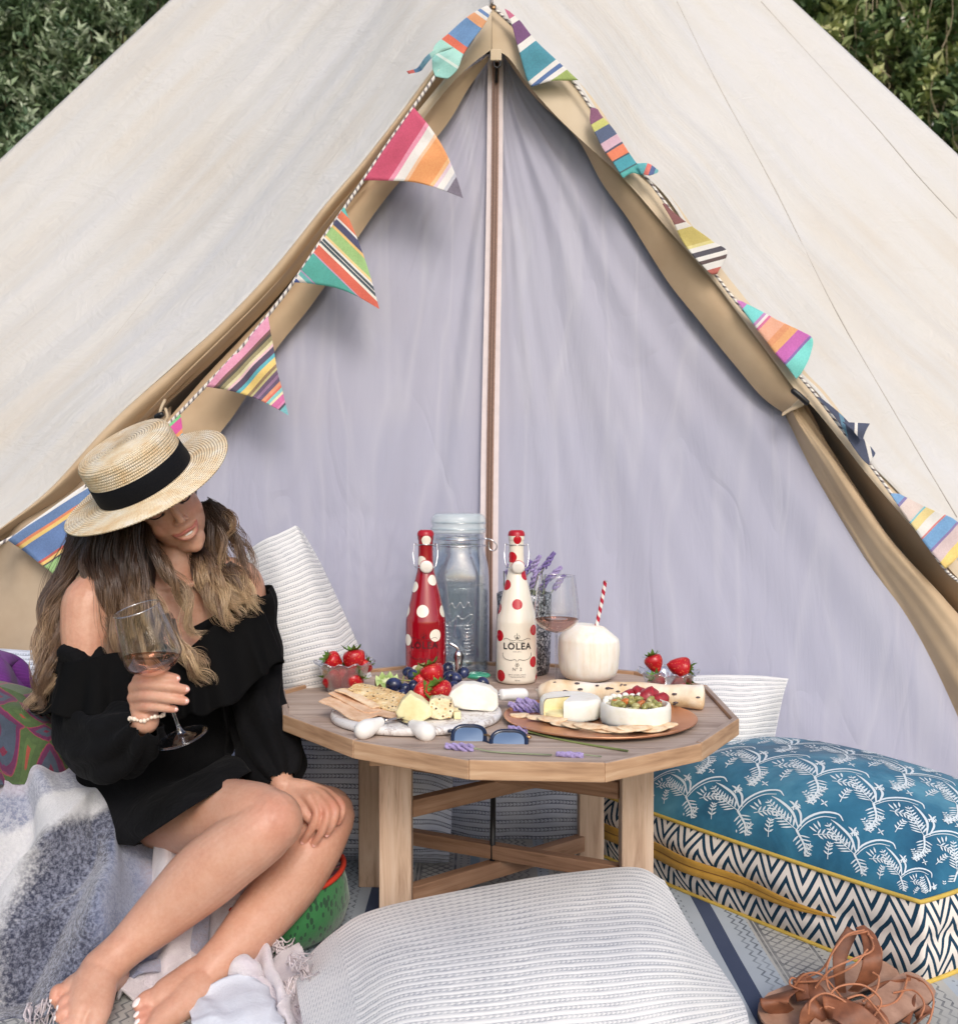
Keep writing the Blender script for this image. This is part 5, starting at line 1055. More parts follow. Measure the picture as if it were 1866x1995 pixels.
# ============================================================ FOOD
t = NT('strawberry_skin'); o = t.obj(); vd = t.vor(o, 230); n1 = t.noise(o, 25, 3)
t.set(Base_Color=t.mix(t.math('LESS_THAN', vd, .22), t.ramp(n1, [(.3, lin((160, 14, 28))), (.7, lin((206, 34, 42)))]), lin((226, 150, 90))), Roughness=.28, Subsurface_Weight=.15, Subsurface_Scale=.2); t.set(Subsurface_Radius=(.01, .002, .001)); t.bump(t.math('MINIMUM', vd, .35), .7, .002); STRAW = t.m
CALYX = simple('strawberry_leaf', (92, 128, 52), .6, var=.3); DARKB = None
def strawberry(c, r, d, label, seed=0, grp='strawberries'):
    c = np.asarray(c, float); B = basis(d); o = root('strawberry', label, 'strawberry', c, grp)
    pr_ = crom(np.array([(0, -1.15), (.42, -.85), (.80, -.25), (.98, .25), (.86, .68), (.45, .86), (0, .80)]), np.linspace(0, 1, 22)) * r; pr_[[0, -1], 0] = 0; pr_[:, 0] = np.clip(pr_[:, 0], 0, 9)
    v, f, uv = lathe(pr_, 28, False); v += (nz(v, 1.6 / r, seed) * r * .07)[:, None] * V(1, 1, .5); M = Mat(B, c); v = (M[:3, :3] @ v.T).T + c; mesh('fruit', v, f, STRAW, o)
    mb = MB(); rr = random.Random(seed)
    for k in range(9):
        a = k * .7 + rr.random() * .3; L = r * rr.uniform(.75, 1.05); w = r * .24; e = V(math.cos(a), math.sin(a), 0); s = V(-math.sin(a), math.cos(a), 0); lift = rr.uniform(.15, .7)
        rows = [(0, .3), (.35, 1), (.7, .8), (1, .05)]; vs = []
        for t_, ww in rows:
            p = e * L * t_ + V(0, 0, r * (.84 + lift * t_ * t_ - .2 * t_ * (1 - t_))); vs += [p - s * w * ww, p + V(0, 0, -.1 * w), p + s * w * ww]
        vs = (B @ np.array(vs).T).T + c; mb.add(vs, [(i * 3 + j, i * 3 + j + 1, i * 3 + j + 4, i * 3 + j + 3) for i in range(3) for j in (0, 1)])
    v, f, _ = tube([c + B @ V(0, 0, r * .82), c + B @ V(r * .1, 0, r * 1.25)], r * .06, 5); mb.add(v, f); mb.build('calyx', CALYX, o); return o
def fbowl(label, c, R0, h, y):
    o = root('glass_bowl', label, 'bowl', c, 'scalloped glass bowls of strawberries'); c = np.asarray(c, float)
    pr_ = crom(np.array([(.0, .002), (.5, .0), (.56, .03), (.66, .3), (.80, .75), (.88, .93), (1.0, 1.0), (1.01, 1.03)]), np.linspace(0, 1, 30)); pr_ = np.stack([np.clip(pr_[:, 0], 0, 2) * R0, pr_[:, 1] * h], 1); pi = pr_[::-1] - V(.0022, -.002)[None, :2]; pi[:, 0] = np.clip(pi[:, 0], 0, 1)
    v, f, uv = lathe(np.vstack([pr_, pi]), 96, False); a = np.arctan2(v[:, 1], v[:, 0]); zt = np.clip(v[:, 2] / h, 0, 1.1); v[:, :2] *= (1 + .022 * np.cos(a * 12) * zt + .02 * np.cos(a * 12) * np.clip(zt - .85, 0, 1) * 5)[:, None]; v[:, 2] += .0025 * np.cos(a * 12) * np.clip(zt - .8, 0, 1) * 5
    mesh('bowl_glass', v + c, f, thin_glass('pressed_glass', (.92, .94, .96), .18, .9, .05, 1.5), o); return o
c1 = V((670 - 933) / 2000 * 2.27, 2.27, TZ); fbowl('scalloped glass bowl of strawberries at the left of the table', c1, .066, .064, 0)
g1 = 'strawberries in the left bowl'
for (dx, dy, dz, r, d, lb) in [(-.022, -.012, .026, .023, (-.6, .1, .5), 'strawberry low at the left inside the left glass bowl'), (.020, -.022, .028, .024, (.5, 0, .4), 'strawberry pressed against the front of the left glass bowl'), (.0, .022, .028, .024, (0, .5, .6), 'strawberry at the back of the left glass bowl'),
                               (-.024, .004, .066, .021, (-.7, -.35, .5), 'pale green topped strawberry at the left rim of the left bowl'), (.022, .006, .068, .026, (-.15, .1, 1), 'big strawberry heaped highest in the left glass bowl'), (.042, .012, .052, .018, (.6, .2, .6), 'small strawberry at the right rim of the left bowl')]:
    strawberry(c1 + V(dx, dy, dz), r, V(*d), lb, int(r * 1000) + int(dx * 500), g1)
c2 = V((1303 - 933) / 2000 * 2.22, 2.22, TZ); fbowl('scalloped glass bowl of strawberries at the right of the table', c2, .066, .052, 0); g2 = 'strawberries in the right bowl'
for (dx, dy, dz, r, d, lb) in [(-.026, -.014, .030, .020, (-.4, -.3, .6), 'strawberry low in the right glass bowl, front left'), (.016, -.026, .024, .020, (.5, 0, .2), 'strawberry at the front inside the right glass bowl'), (.03, .012, .028, .02, (.5, .2, .2), 'strawberry at the right inside the right glass bowl'),
                               (-.030, .004, .070, .0205, (-.35, .2, 1), 'strawberry standing highest in the right glass bowl'), (.024, .0, .062, .0245, (1, -.1, -.25), 'large strawberry lying on its side in the right bowl')]:
    strawberry(c2 + V(dx, dy, dz), r, V(*d), lb, int(r * 1000) + 3 + int(dx * 500), g2)
# marble board
bc = V((811 - 933) / 2000 * 2.0, 2.0, TZ); bd = root('marble_board', 'round white marble serving board on the left half of the table', 'board', bc)
t = NT('marble'); o = t.obj(); n1 = t.noise(o, 9, 6, .7, 2.2); t.set(Base_Color=t.ramp(n1, [(.36, lin((214, 208, 204))), (.46, lin((232, 230, 228))), (.49, lin((176, 164, 158))), (.53, lin((230, 228, 226))), (.7, lin((222, 220, 222)))]), Roughness=.35)
MARB = t.m; v, f, uv = lathe([(0, .001), (.160, .001), (.1655, .003), (.167, .009), (.165, .0145), (.160, .016), (0, .016)], 96, False, bc); mesh('slab', v, f, MARB, bd)
BZ = TZ + .016
PL = V((1169 - 933) / 2000 * 1.97, 1.97, TZ); pl = root('copper_plate', 'round copper plate of cheese and crackers on the right half of the table', 'plate', PL)
t = NT('hammered_copper'); o = t.obj(); t.set(Base_Color=t.ramp(t.noise(o, 12, 3), [(.3, lin((224, 160, 120))), (.7, lin((240, 186, 148)))]), Metallic=1.0, Roughness=.42); t.bump(t.noise(o, 60, 3), .15, .002)
v, f, uv = lathe([(0, .002), (.150, .002), (.176, .006), (.1845, .010), (.1850, .0115), (.1835, .0118), (.174, .008), (.150, .0045), (0, .0045)], 96, False, PL); mesh('dish', v, f, t.m, pl)
PZ = TZ + .0045
# crackers and bread
def crumb(name, c1, c2, c3, sc=60, seeds=False):
    t = NT(name); o = t.obj(); n1 = t.noise(o, sc, 5, .65); c = t.ramp(n1, [(.3, lin(c2)), (.5, lin(c1)), (.72, lin(c3))])
    if seeds: vd = t.vor(o, 150); vc = t.vor(o, 150, 'F1', 'Color'); c = t.mix(t.math('LESS_THAN', vd, .3), c, t.ramp(t.sep(vc)[0], [(0, lin((70, 56, 44))), (.25, lin((236, 214, 170))), (.6, lin((214, 172, 110))), (.85, lin((110, 84, 56)))], 'CONSTANT')); t.bump(t.math('SUBTRACT', 1, vd), .6, .004)
    else: t.bump(n1, .3, .002)
    t.set(Base_Color=c, Roughness=.8, Subsurface_Weight=.05); return t.m
CRK = crumb('pale_cracker', (236, 204, 168), (214, 160, 112), (244, 224, 196)); FLAT = crumb('flatbread', (226, 186, 152), (206, 158, 120), (238, 206, 176), 40); SEED = crumb('seeded_crispbread', (228, 196, 144), (198, 150, 92), (242, 222, 184), 50, True)
RIND = crumb('cheese_rind', (244, 240, 230), (236, 228, 210), (250, 248, 242), 25); PASTE = crumb('cheese_paste', (238, 226, 178), (228, 212, 156), (246, 238, 206), 30); HERB = crumb('herbed_cheese', (244, 236, 208), (236, 222, 184), (250, 246, 230), 25)
def slab(name, label, cat, rows, th, mat, group=None, nu=22, nv=22, seed=0, px=True, rough=.0012, edge=None):
    """thin piece of food from control rows; thickness below"""
    S = patch(Pc(rows) if px else rows, nu, nv); n = vnormals(S); n *= np.sign(n[..., 2:3].mean()) or 1
    S = S + n * (nz(S, 60, seed) * rough)[..., None]; B_ = S - n * th; v = np.concatenate([S.reshape(-1, 3), B_.reshape(-1, 3)]); m = nu * nv; f1 = gridf(nu, nv)
    f = f1 + [tuple(i + m for i in reversed(q)) for q in f1]; b_ = [i * nv for i in range(nu)] + [(nu - 1) * nv + j for j in range(1, nv)] + [i * nv + nv - 1 for i in range(nu - 2, -1, -1)] + [j for j in range(nv - 2, 0, -1)]; k = len(b_)
    f += [(b_[(i + 1) % k], b_[(i + 1) % k] + m, b_[i] + m, b_[i]) for i in range(k)]
    o = mesh(name, v, f, mat, None, True); bm = bmesh.new(); bm.from_mesh(o.data); bmesh.ops.recalc_face_normals(bm, faces=bm.faces); bm.to_mesh(o.data); bm.free()
    try: o.data.set_sharp_from_angle(angle=R(50))
    except Exception: pass
    return tag(o, label, cat, group)
gf = 'sheets of flatbread fanned on the marble board'
slab('flatbread', 'lowest sheet of flatbread, sticking out furthest left over the board', 'flatbread', [[(621, 1366, 1.97), (640, 1358, 2.0), (668, 1354, 2.02)], [(650, 1378, 1.95), (676, 1370, 1.98), (706, 1368, 2.0)], [(676, 1396, 1.91), (706, 1390, 1.93), (736, 1384, 1.95)], [(700, 1404, 1.89), (735, 1394, 1.92), (765, 1390, 1.94)]], .0022, FLAT, gf, seed=1)
slab('flatbread', 'middle sheet of flatbread in the fan on the board', 'flatbread', [[(640, 1350, 2.0), (660, 1346, 2.03), (690, 1348, 2.05)], [(670, 1366, 1.98), (690, 1362, 2.0), (716, 1362, 2.02)], [(700, 1384, 1.94), (722, 1378, 1.96), (744, 1376, 1.98)], [(720, 1388, 1.93), (748, 1384, 1.95), (768, 1384, 1.96)]], .0022, FLAT, gf, seed=2)
slab('flatbread', 'topmost sheet of flatbread in the fan on the board', 'flatbread', [[(652, 1344, 2.01), (668, 1341, 2.03), (690, 1342, 2.05)], [(680, 1354, 1.99), (696, 1351, 2.01), (716, 1353, 2.03)], [(708, 1370, 1.97), (726, 1366, 1.98), (744, 1368, 2.0)], [(726, 1379, 1.95), (740, 1376, 1.96), (752, 1377, 1.98)]], .0022, CRK, gf, seed=3)
slab('flatbread', 'short folded end of flatbread tucked beside the knife', 'flatbread', [[(734, 1392, 1.92), (744, 1384, 1.94)], [(752, 1396, 1.90), (762, 1387, 1.93)], [(774, 1400, 1.89), (784, 1392, 1.92)]], .002, FLAT, gf, seed=4)
slab('seeded_crispbread', 'long seeded crispbread leaning on the fruit behind the flatbread', 'crispbread', [[(678, 1342, 2.02), (690, 1334, 2.04), (704, 1331, 2.06)], [(706, 1362, 1.99), (720, 1345, 2.02), (736, 1337, 2.05)], [(738, 1377, 1.96), (752, 1360, 1.99), (766, 1345, 2.02)], [(772, 1388, 1.94), (784, 1370, 1.97), (792, 1354, 2.0)]], .007, SEED, None, seed=5, rough=.002)
def chunk(name, label, cat, outl, Y, depth, mat, group=None, seed=0, bev=.004, z=None, front=None):
    """cut block: outline facing the camera, extruded away and resting on z"""
    a = [P(x, y, Y) for x, y in outl]; b = [q + V(0, depth, 0) * (1.0) + V(0, 0, 0) for q in a]
    if z is not None: dz = min(q[2] for q in a) - z; a = [q - V(0, 0, dz) for q in a]; b = [q - V(0, 0, dz) for q in b]
    n = len(a); v = a + b; f = [tuple(range(n))[::-1], tuple(range(n, 2 * n))] + [(i, (i + 1) % n, n + (i + 1) % n, n + i) for i in range(n)]
    bm = bmesh.new(); vs = [bm.verts.new(q) for q in v]; [bm.faces.new([vs[i] for i in q]) for q in f]; bmesh.ops.recalc_face_normals(bm, faces=bm.faces)
    bmesh.ops.bevel(bm, geom=list(bm.edges), offset=bev, segments=3, affect='EDGES', profile=.6); bmesh.ops.triangulate(bm, faces=bm.faces); bmesh.ops.subdivide_edges(bm, edges=[e for e in bm.edges if e.calc_length() > .008], cuts=2)
    for q in bm.verts: k = noise.noise(q.co * 90 + Vector((seed, 0, 0))) * .0012 + noise.noise(q.co * 30 + Vector((seed, 3, 0))) * .0015; q.co += Vector((k, k * .6, k))
    me = bpy.data.meshes.new(name); bm.to_mesh(me); bm.free(); me.materials.append(mat); me.polygons.foreach_set('use_smooth', [True] * len(me.polygons)); o = bpy.data.objects.new(name, me); COL.objects.link(o)
    try: me.set_sharp_from_angle(angle=R(48))
    except Exception: pass
    return tag(o, label, cat, group)
chunk('cheese_wedge', 'large white rind cheese wedge at the right of the marble board', 'cheese', [(869, 1366), (878, 1348), (900, 1333), (926, 1334), (955, 1342), (970, 1354), (971, 1378), (960, 1387), (900, 1382), (872, 1374)], 1.975, .05, RIND, seed=1, bev=.005, z=BZ + .0005)
chunk('cheese_wedge', 'crumbly pale yellow cheese wedge at the front of the board', 'cheese', [(770, 1386), (782, 1364), (797, 1350), (818, 1362), (838, 1378), (842, 1394), (820, 1405), (790, 1404), (774, 1396)], 1.885, .045, PASTE, seed=2, bev=.004, z=BZ + .0005)
chunk('seeded_cheese', 'seeded cheese piece beside the yellow wedge', 'cheese', [(834, 1380), (838, 1364), (860, 1361), (880, 1366), (886, 1384), (878, 1402), (856, 1405), (840, 1398)], 1.90, .04, crumb('seeded_cheese', (240, 224, 186), (226, 196, 146), (248, 240, 220), 40, True), seed=3, bev=.004, z=BZ + .0005)
for k, (x, y) in enumerate([(884, 1368), (890, 1382)]): chunk('cheese_cube', ['small pale cheese cube behind the seeded piece, upper one', 'small pale cheese cube beside the seeded piece, lower one'][k], 'cheese', [(x - 6, y - 7), (x + 8, y - 8), (x + 9, y + 7), (x - 5, y + 7)], 1.93 - .02 * k, .018, PASTE, 'small cheese cubes', seed=4 + k, bev=.002, z=BZ + .0005)
gs = 'strawberries on the marble board'
strawberry(P(843, 1316, 2.06), .0255, V(-.35, .2, 1), 'strawberry on top of the fruit pile on the board', 2, gs); strawberry(P(823, 1350, 2.0), .0225, V(.75, -.75, .45), 'lower left strawberry of the pile on the board', 5, gs)
strawberry(P(861, 1348, 2.0), .0225, V(-.5, -.1, .85), 'lower right strawberry of the pile on the board', 8, gs); strawberry(P(822, 1330, 2.06), .018, V(-.5, .4, .6), 'strawberry half hidden at the back of the pile on the board', 9, gs)
t = NT('black_grape_skin'); o = t.obj(); t.set(Base_Color=t.ramp(t.noise(o, 60, 4, .6), [(.35, lin((16, 18, 36))), (.65, lin((52, 62, 104)))]), Roughness=.25, Coat_Weight=.2); GRP = t.m
gr_lab = ['leftmost large grape in front of the kiwi', 'grape below the kiwi leaf at the left of the berries', 'grape between the crispbread and the strawberries', 'grape behind the kiwi beside the red bottle', 'small grape low against the crispbread', 'grape touching the top strawberry on its right', 'grape right of the strawberries, upper one', 'grape right of the strawberries, middle one', 'grape right of the strawberries, lowest one', 'oval grape lying toward the jar tap', 'lone grape on the table behind the cheese wedge', 'grape behind the lower left strawberry']
for k, (x, y, Y, r) in enumerate([(767, 1334, 2.05, .0150), (805, 1317, 2.10, .0135), (788, 1342, 2.04, .0115), (795, 1309, 2.12, .0110), (786, 1352, 2.02, .0095), (872, 1302, 2.12, .0125), (876, 1318, 2.09, .0135), (888, 1322, 2.08, .0125), (884, 1338, 2.06, .0125), (902, 1311, 2.14, .0130), (941, 1330, 2.16, .0125), (806, 1336, 2.05, .0120)]):
    c = P(x, y, Y); v, f = ico(c, r, 3, (1.12, 1, .95), basis(V(math.sin(k), .3, math.cos(k)))); o = mesh('grape', v, f, GRP); tag(o, gr_lab[k], 'grape', 'black grapes')
gst = MB()
for a, b in (((783, 1330, 2.05), (790, 1342, 2.03)), ((786, 1318, 2.07), (784, 1334, 2.04)), ((776, 1326, 2.05), (800, 1326, 2.07)), ((878, 1316, 2.07), (896, 1318, 2.1))): v, f, _ = tube([P(*a), P(*b)], .0013, 5); gst.add(v, f)
tag(gst.build('grape_stalk', simple('grape_stalk_green', (150, 150, 84), .7)), 'thin green grape stalk threading the black grapes', 'grape stalk')
# kiwi half with zigzag cut
kc = P(754, 1333, 2.10); kw = root('kiwi_half', 'halved kiwi with zigzag cut edge behind the grapes', 'kiwi', kc); Bk = basis(V(.05, -.45, 1)); n = 72
v, f, uv = lathe([(0, -.026), (.014, -.023), (.022, -.012), (.0255, .0), (.025, .010)], n, False); ang = np.arctan2(v[:, 1], v[:, 0]); k_ = v[:, 2] > .005; v[:, 2] += k_ * .006 * (np.abs(((ang * 9 / (2 * math.pi)) % 1) - .5) * 4 - 1); mesh('skin', (Bk @ v.T).T + kc, f, simple('kiwi_skin', (140, 112, 72), .9, bump=.5, bscale=200), kw)
v2 = []; 
for i, rr_ in enumerate([0, .006, .013, .019, .0248]):
    for j in range(n): a = j / n * 2 * math.pi; v2.append(V(rr_ * math.cos(a), rr_ * math.sin(a), .008 + (i / 4) ** 2 * (.002 + .006 * (abs(((a * 9 / (2 * math.pi)) % 1) - .5) * 4 - 1))))
t = NT('kiwi_flesh'); s = t.sep(t.uv()); u = t.math('MULTIPLY', s[0], 1); t.set(Base_Color=t.mix(t.math('MULTIPLY', t.math('LESS_THAN', t.vor(t.uv(), 26), .25), t.math('LESS_THAN', t.math('ABSOLUTE', t.math('SUBTRACT', s[1], .4)), .16)), t.ramp(s[1], [(0, lin((232, 232, 196))), (.3, lin((214, 222, 170))), (.5, lin((146, 172, 88))), (1, lin((186, 204, 140)))]), lin((30, 34, 24))), Roughness=.35)
mesh('flesh', (Bk @ np.array(v2).T).T + kc, gridf(5, n, False, True), t.m, kw, uv=[(j / n * 3, i / 4) for i in range(5) for j in range(n)])
slab('kiwi_slice', 'small upright wedge of kiwi behind the grapes', 'kiwi', [[(800, 1318, 2.13), (820, 1318, 2.13)], [(806, 1306, 2.13), (824, 1302, 2.13)], [(814, 1296, 2.13), (828, 1292, 2.13)]], .008, simple('kiwi_wedge', (150, 150, 96), .6, var=.3), seed=3)
v, f = ico(P(930, 1316, 2.36), .026, 3, (1.2, 1, .35)); o = mesh('glass_pebble', v, f, simple('green_glass_pebble', (60, 150, 120), .1, coat=.5)); tag(o, 'green glass piece at the foot of the jar', 'glass piece')
# ceramic handled cheese knives
CER = simple('white_ceramic', (240, 238, 234), .3, var=.02, coat=.3); STL = simple('steel', (190, 186, 184), .25, 1)
def knife(label, a, b, ra, rb, tip, w=.012):
    o = root('cheese_knife', label, 'knife', a, 'ceramic handled cheese knives'); a, b, tip = (np.asarray(q, float) for q in (a, b, tip))
    v, f, _ = rtube([a, a + (b - a) * .3, a + (b - a) * .7, b], [ra, ra * 1.02, (ra + rb) / 2 * .95, rb], 22, m=16, e0=.9, e1=.6); mesh('handle', v, f, CER, o)
    d = nrm(tip - b); v, f, _ = tube([b, b + d * .012], [.0045, .0035], 10); mesh('ferrule', v, f, STL, o)
    v, f, _ = tube([b + d * .010, (b + tip) / 2, tip], [.005, w * .6, w * .35], 12, flat=.12, ref=np.cross(d, V(0, 0, 1)), m=12); mesh('blade', v, f, STL, o); return o
knife('cheese knife with fat white handle pointing left over the board edge', P(706, 1424, 1.825), P(742, 1406, 1.86), .0165, .0085, P(800, 1393, 1.90)); knife('cheese knife with fat white handle pointing right at the front of the board', P(832, 1428, 1.815), P(803, 1411, 1.85), .0165, .0085, P(778, 1401, 1.90))
knife('cheese knife with white handle lying behind the big wedge', P(1018, 1353, 2.09), P(978, 1354, 2.06), .0130, .0120, P(930, 1358, 2.05))
# plate: camembert, filled brie, crackers
def wheel(cx, cy, Y, r, h, mat, name='rind', hole=None, ang=(0, 2 * math.pi), parent=None):
    pass
cc_ = P(1112, 1396, 2.0); cc_ = V((1112 - 933) / 2000 * 1.985, 1.985, PZ); cm = root('camembert', 'white camembert wheel with a wedge cut out, on the copper plate', 'cheese', cc_)
r_, h_ = .060, .040; a0, a1 = R(205), R(252); n = 60; angs = np.linspace(a1, a0 + 2 * math.pi, n)
pr_ = crom(np.array([(.050, .0), (.058, .003), (.060, .012), (.060, .030), (.057, .038), (.048, .041), (.0, .041)]), np.linspace(0, 1, 24)); pr_ = np.vstack([[(0, 0)], pr_]); pr_[-1, 0] = 0
v = np.array([[V(r * math.cos(a), r * math.sin(a), z) for r, z in pr_] for a in angs]); v += (nz(v, 40) * .0009)[..., None]; mesh('rind', v.reshape(-1, 3) + cc_, gridf(n, len(pr_)), RIND, cm)
for a in (a1, a0): q = [V(r * math.cos(a), r * math.sin(a), z) * V(.985, .985, .97) for r, z in pr_]; mesh('cut_face', np.array(q) + cc_, [tuple(range(len(q)))], PASTE, cm, False)
wv = np.array([[V(r * math.cos(a), r * math.sin(a), z) for r, z in ((0, .001), (.056, .002), (.057, .014), (.050, .018), (0, .020))] for a in np.linspace(a0, a1, 12)]); mesh('oozing_paste', wv.reshape(-1, 3) + cc_, gridf(12, 5), PASTE, cm)
bc_ = V((1239 - 933) / 2000 * 1.93, 1.93, PZ + .001); bb = root('filled_brie', 'hollowed brie wheel filled with olives on the copper plate', 'cheese', bc_)
pr_ = crom(np.array([(0, 0), (.055, .0), (.064, .004), (.0665, .014), (.066, .030), (.063, .037), (.058, .038), (.055, .030), (.053, .022), (0, .022)]), np.linspace(0, 1, 40)); pr_[:, 0] = np.clip(pr_[:, 0], 0, 1); pr_[[0, -1], 0] = 0
v, f, uv = lathe(pr_, 72, False); v += (nz(v, 34, 2) * .0014)[:, None] * V(1, 1, 1.4); mesh('rind', v + bc_, f, RIND, bb)
rr = random.Random(3); OL = [simple('olive_green', (150, 146, 84), .25, var=.25, coat=.3), simple('olive_brown', (118, 96, 58), .25, var=.3, coat=.3), simple('pepper_orange', (196, 112, 54), .3, var=.2, coat=.3), simple('olive_pale', (182, 176, 120), .25, var=.2, coat=.3)]
for k in range(46):
    a = rr.random() * 6.28; q = .050 * math.sqrt(rr.random()); v, f = ico(bc_ + V(q * math.cos(a), q * math.sin(a), .029 + rr.random() * .010 + .006 * (1 - q / .05)), .0065 * rr.uniform(.8, 1.25), 2, (1.5, .95, .8), basis(V(rr.uniform(-1, 1), rr.uniform(-1, 1), .3))); mesh('olive', v, f, OL[rr.choice([0, 0, 1, 3, 3, 0, 2])], bb)
for k in range(9):
    a = R(60 + k * 14); q = .056; v, f = ico(bc_ + V(q * math.cos(a), q * math.sin(a), .040 + .002 * (k % 2)), .0065, 2, (1, 1, .8)); mesh('cheese_crumble', v, f, RIND, bb)
TOM = simple('dried_tomato', (162, 40, 48), .35, var=.35, scale=120, bump=.9, bscale=90, coat=.3)
tl = ['dark red dried tomato at the left of the heap behind the brie', 'dried tomato at the top of the heap behind the brie', 'glossy orange red dried tomato in the middle of the heap', 'dried tomato at the right of the heap behind the brie', 'dried tomato lowest at the right rim of the brie']
for k, (x, y, Y, r) in enumerate([(1222, 1362, 2.0, .019), (1246, 1354, 2.01, .017), (1260, 1360, 1.99, .022), (1284, 1366, 1.98, .018), (1290, 1378, 1.96, .016)]):
    v, f = ico(P(x, y, Y), r, 3, (1.15, 1, .8), basis(V(math.sin(k * 2), .5, .8))); v += (nz(v, 70, k) * .006)[:, None] * V(1, .6, 1); tag(mesh('dried_tomato', v, f, TOM), tl[k], 'tomato', 'dried tomatoes on the copper plate')
def cracker(c, a, b, rot, tilt, label, seed):
    n = 30; v = [V(0, 0, .0014)]; an = np.linspace(0, 2 * math.pi, n, endpoint=False)
    for s, z in ((.5, .0016), (.96, .0012), (1, 0), (.96, -.0012)): v += [V(a * s * math.cos(t), b * s * math.sin(t), z + .0012 * math.cos(2 * t) * s) for t in an]
    v.append(V(0, 0, -.0014)); f = [(0, 1 + j, 1 + (j + 1) % n) for j in range(n)]
    for i in range(3): f += [(1 + i * n + j, 1 + (i + 1) * n + j, 1 + (i + 1) * n + (j + 1) % n, 1 + i * n + (j + 1) % n) for j in range(n)]
    f += [(len(v) - 1, 1 + 3 * n + (j + 1) % n, 1 + 3 * n + j) for j in range(n)]
    M = Matrix.Rotation(rot, 3, 'Z') @ Matrix.Rotation(tilt, 3, 'X'); M = np.array(M); v = (M @ np.array(v).T).T; v += (nz(v, 70, seed) * .0008)[:, None]
    o = mesh('cracker', v + np.asarray(c, float), f, CRK); return tag(o, label, 'cracker', 'pale oval crackers on the copper plate')
wh_ = ['first', 'second', 'third', 'fourth', 'fifth', 'sixth', 'seventh', 'eighth', 'ninth', 'tenth', 'eleventh', 'twelfth']
for k, (x, y, Y, a, b, ro) in enumerate([(1012, 1392, 1.985, .020, .012, .2), (1050, 1402, 1.955, .026, .013, -.2), (1076, 1410, 1.93, .030, .014, -.35), (1100, 1416, 1.91, .030, .014, -.4), (1126, 1420, 1.885, .032, .014, -.4), (1150, 1424, 1.87, .034, .014, -.4), (1178, 1426, 1.86, .034, .015, -.38), (1206, 1428, 1.85, .034, .014, -.2), (1236, 1428, 1.852, .034, .014, .1), (1268, 1425, 1.86, .034, .014, .25), (1292, 1420, 1.88, .030, .013, .3)]):
    c = P(x, y, Y); c[2] = max(c[2], PZ + .004); c[2] = PZ + .004 + .0022 * k % .006; cracker(c, a, b, ro, .16, '%s pale oval cracker from the left along the front of the plate' % wh_[k], k)
# lavender sprigs
o = root('lavender_sprig', 'cut purple lavender heads lying at the left rim of the copper plate', 'lavender', P(1010, 1375, 2.03), 'lavender sprigs on the table')
for k, (x0, y0, x1, y1) in enumerate([(1050, 1386, 990, 1372), (1052, 1380, 1006, 1364), (1055, 1388, 1000, 1382), (1050, 1378, 1022, 1362), (1046, 1384, 1018, 1374)]): lav(o, P(x0, y0, 2.03), P(x1, y1, 2.03), .036, .0065, k + 1)
o = root('lavender_sprig', 'pale lavender sprig along the front rim, left of the glasses', 'lavender', T(890, 1464), 'lavender sprigs on the table'); lav(o, T(1075, 1476) + V(0, 0, .004), T(866, 1461) + V(0, 0, .007), .052, .0058, 4, .0016)
o = root('lavender_sprig', 'faint lavender sprig lying along the front rim of the table', 'lavender', T(1105, 1476), 'lavender sprigs on the table'); lav(o, T(1172, 1478) + V(0, 0, .003), T(1082, 1475) + V(0, 0, .005), .045, .0032, 5, .0012)
o = root('lavender_sprig', 'lavender sprig with long green stem under the plate edge', 'lavender', T(1030, 1434), 'lavender sprigs on the table'); lav(o, T(1223, 1467) + V(0, 0, .003), T(990, 1424) + V(0, 0, .006), .045, .0045, 7, .0020, GSTEM)
# wrapped bread stick
ba, bb_ = V(.135, 2.13, TZ + .024), V(.452, 2.075, TZ + .026); t = NT('crust'); o = t.obj(); n1 = t.noise(o, 18, 5, .65, .5); fl = t.noise(o, 7, 3)
t.set(Base_Color=t.mix(t.ramp(fl, [(.45, (0, 0, 0, 1)), (.6, (1, 1, 1, 1))]), t.ramp(n1, [(.3, lin((206, 160, 110))), (.5, lin((232, 202, 160))), (.7, lin((244, 228, 204)))]), lin((246, 238, 226))), Roughness=.75); t.bump(n1, .5, .006)
path = crom(np.array([ba, ba + (bb_ - ba) * .3 + V(0, 0, .002), ba + (bb_ - ba) * .6, bb_]), np.linspace(0, 1, 60)); rad = .0235 + .002 * np.sin(np.linspace(0, 12, 60)) + .002 * np.linspace(0, 1, 60); rad[:4] *= (.8, .9, .96, 1)
v, f, _ = rtube(path, rad, 30, e0=.8, e1=.25); v += (nz(v, 26, 3) * .003)[:, None] * V(.5, .7, 1); br = root('baguette', 'floury olive baguette lying across the back of the copper plate', 'bread', ba); mesh('crust', v, f, t.m, br)
for k in range(22):
    tt = rr.random(); q = crom(path, [tt])[0]; a = rr.uniform(-.6, 1.2); v, f = ico(q + V(0, -math.cos(a) * .0245, math.sin(a) * .0245), rr.uniform(.002, .0042), 1, (1.6, 1, .7)); mesh('olive_piece', v, f, simple('dark_olive', (92, 80, 84), .5) if k == 0 else bpy.data.materials['dark_olive'], br)
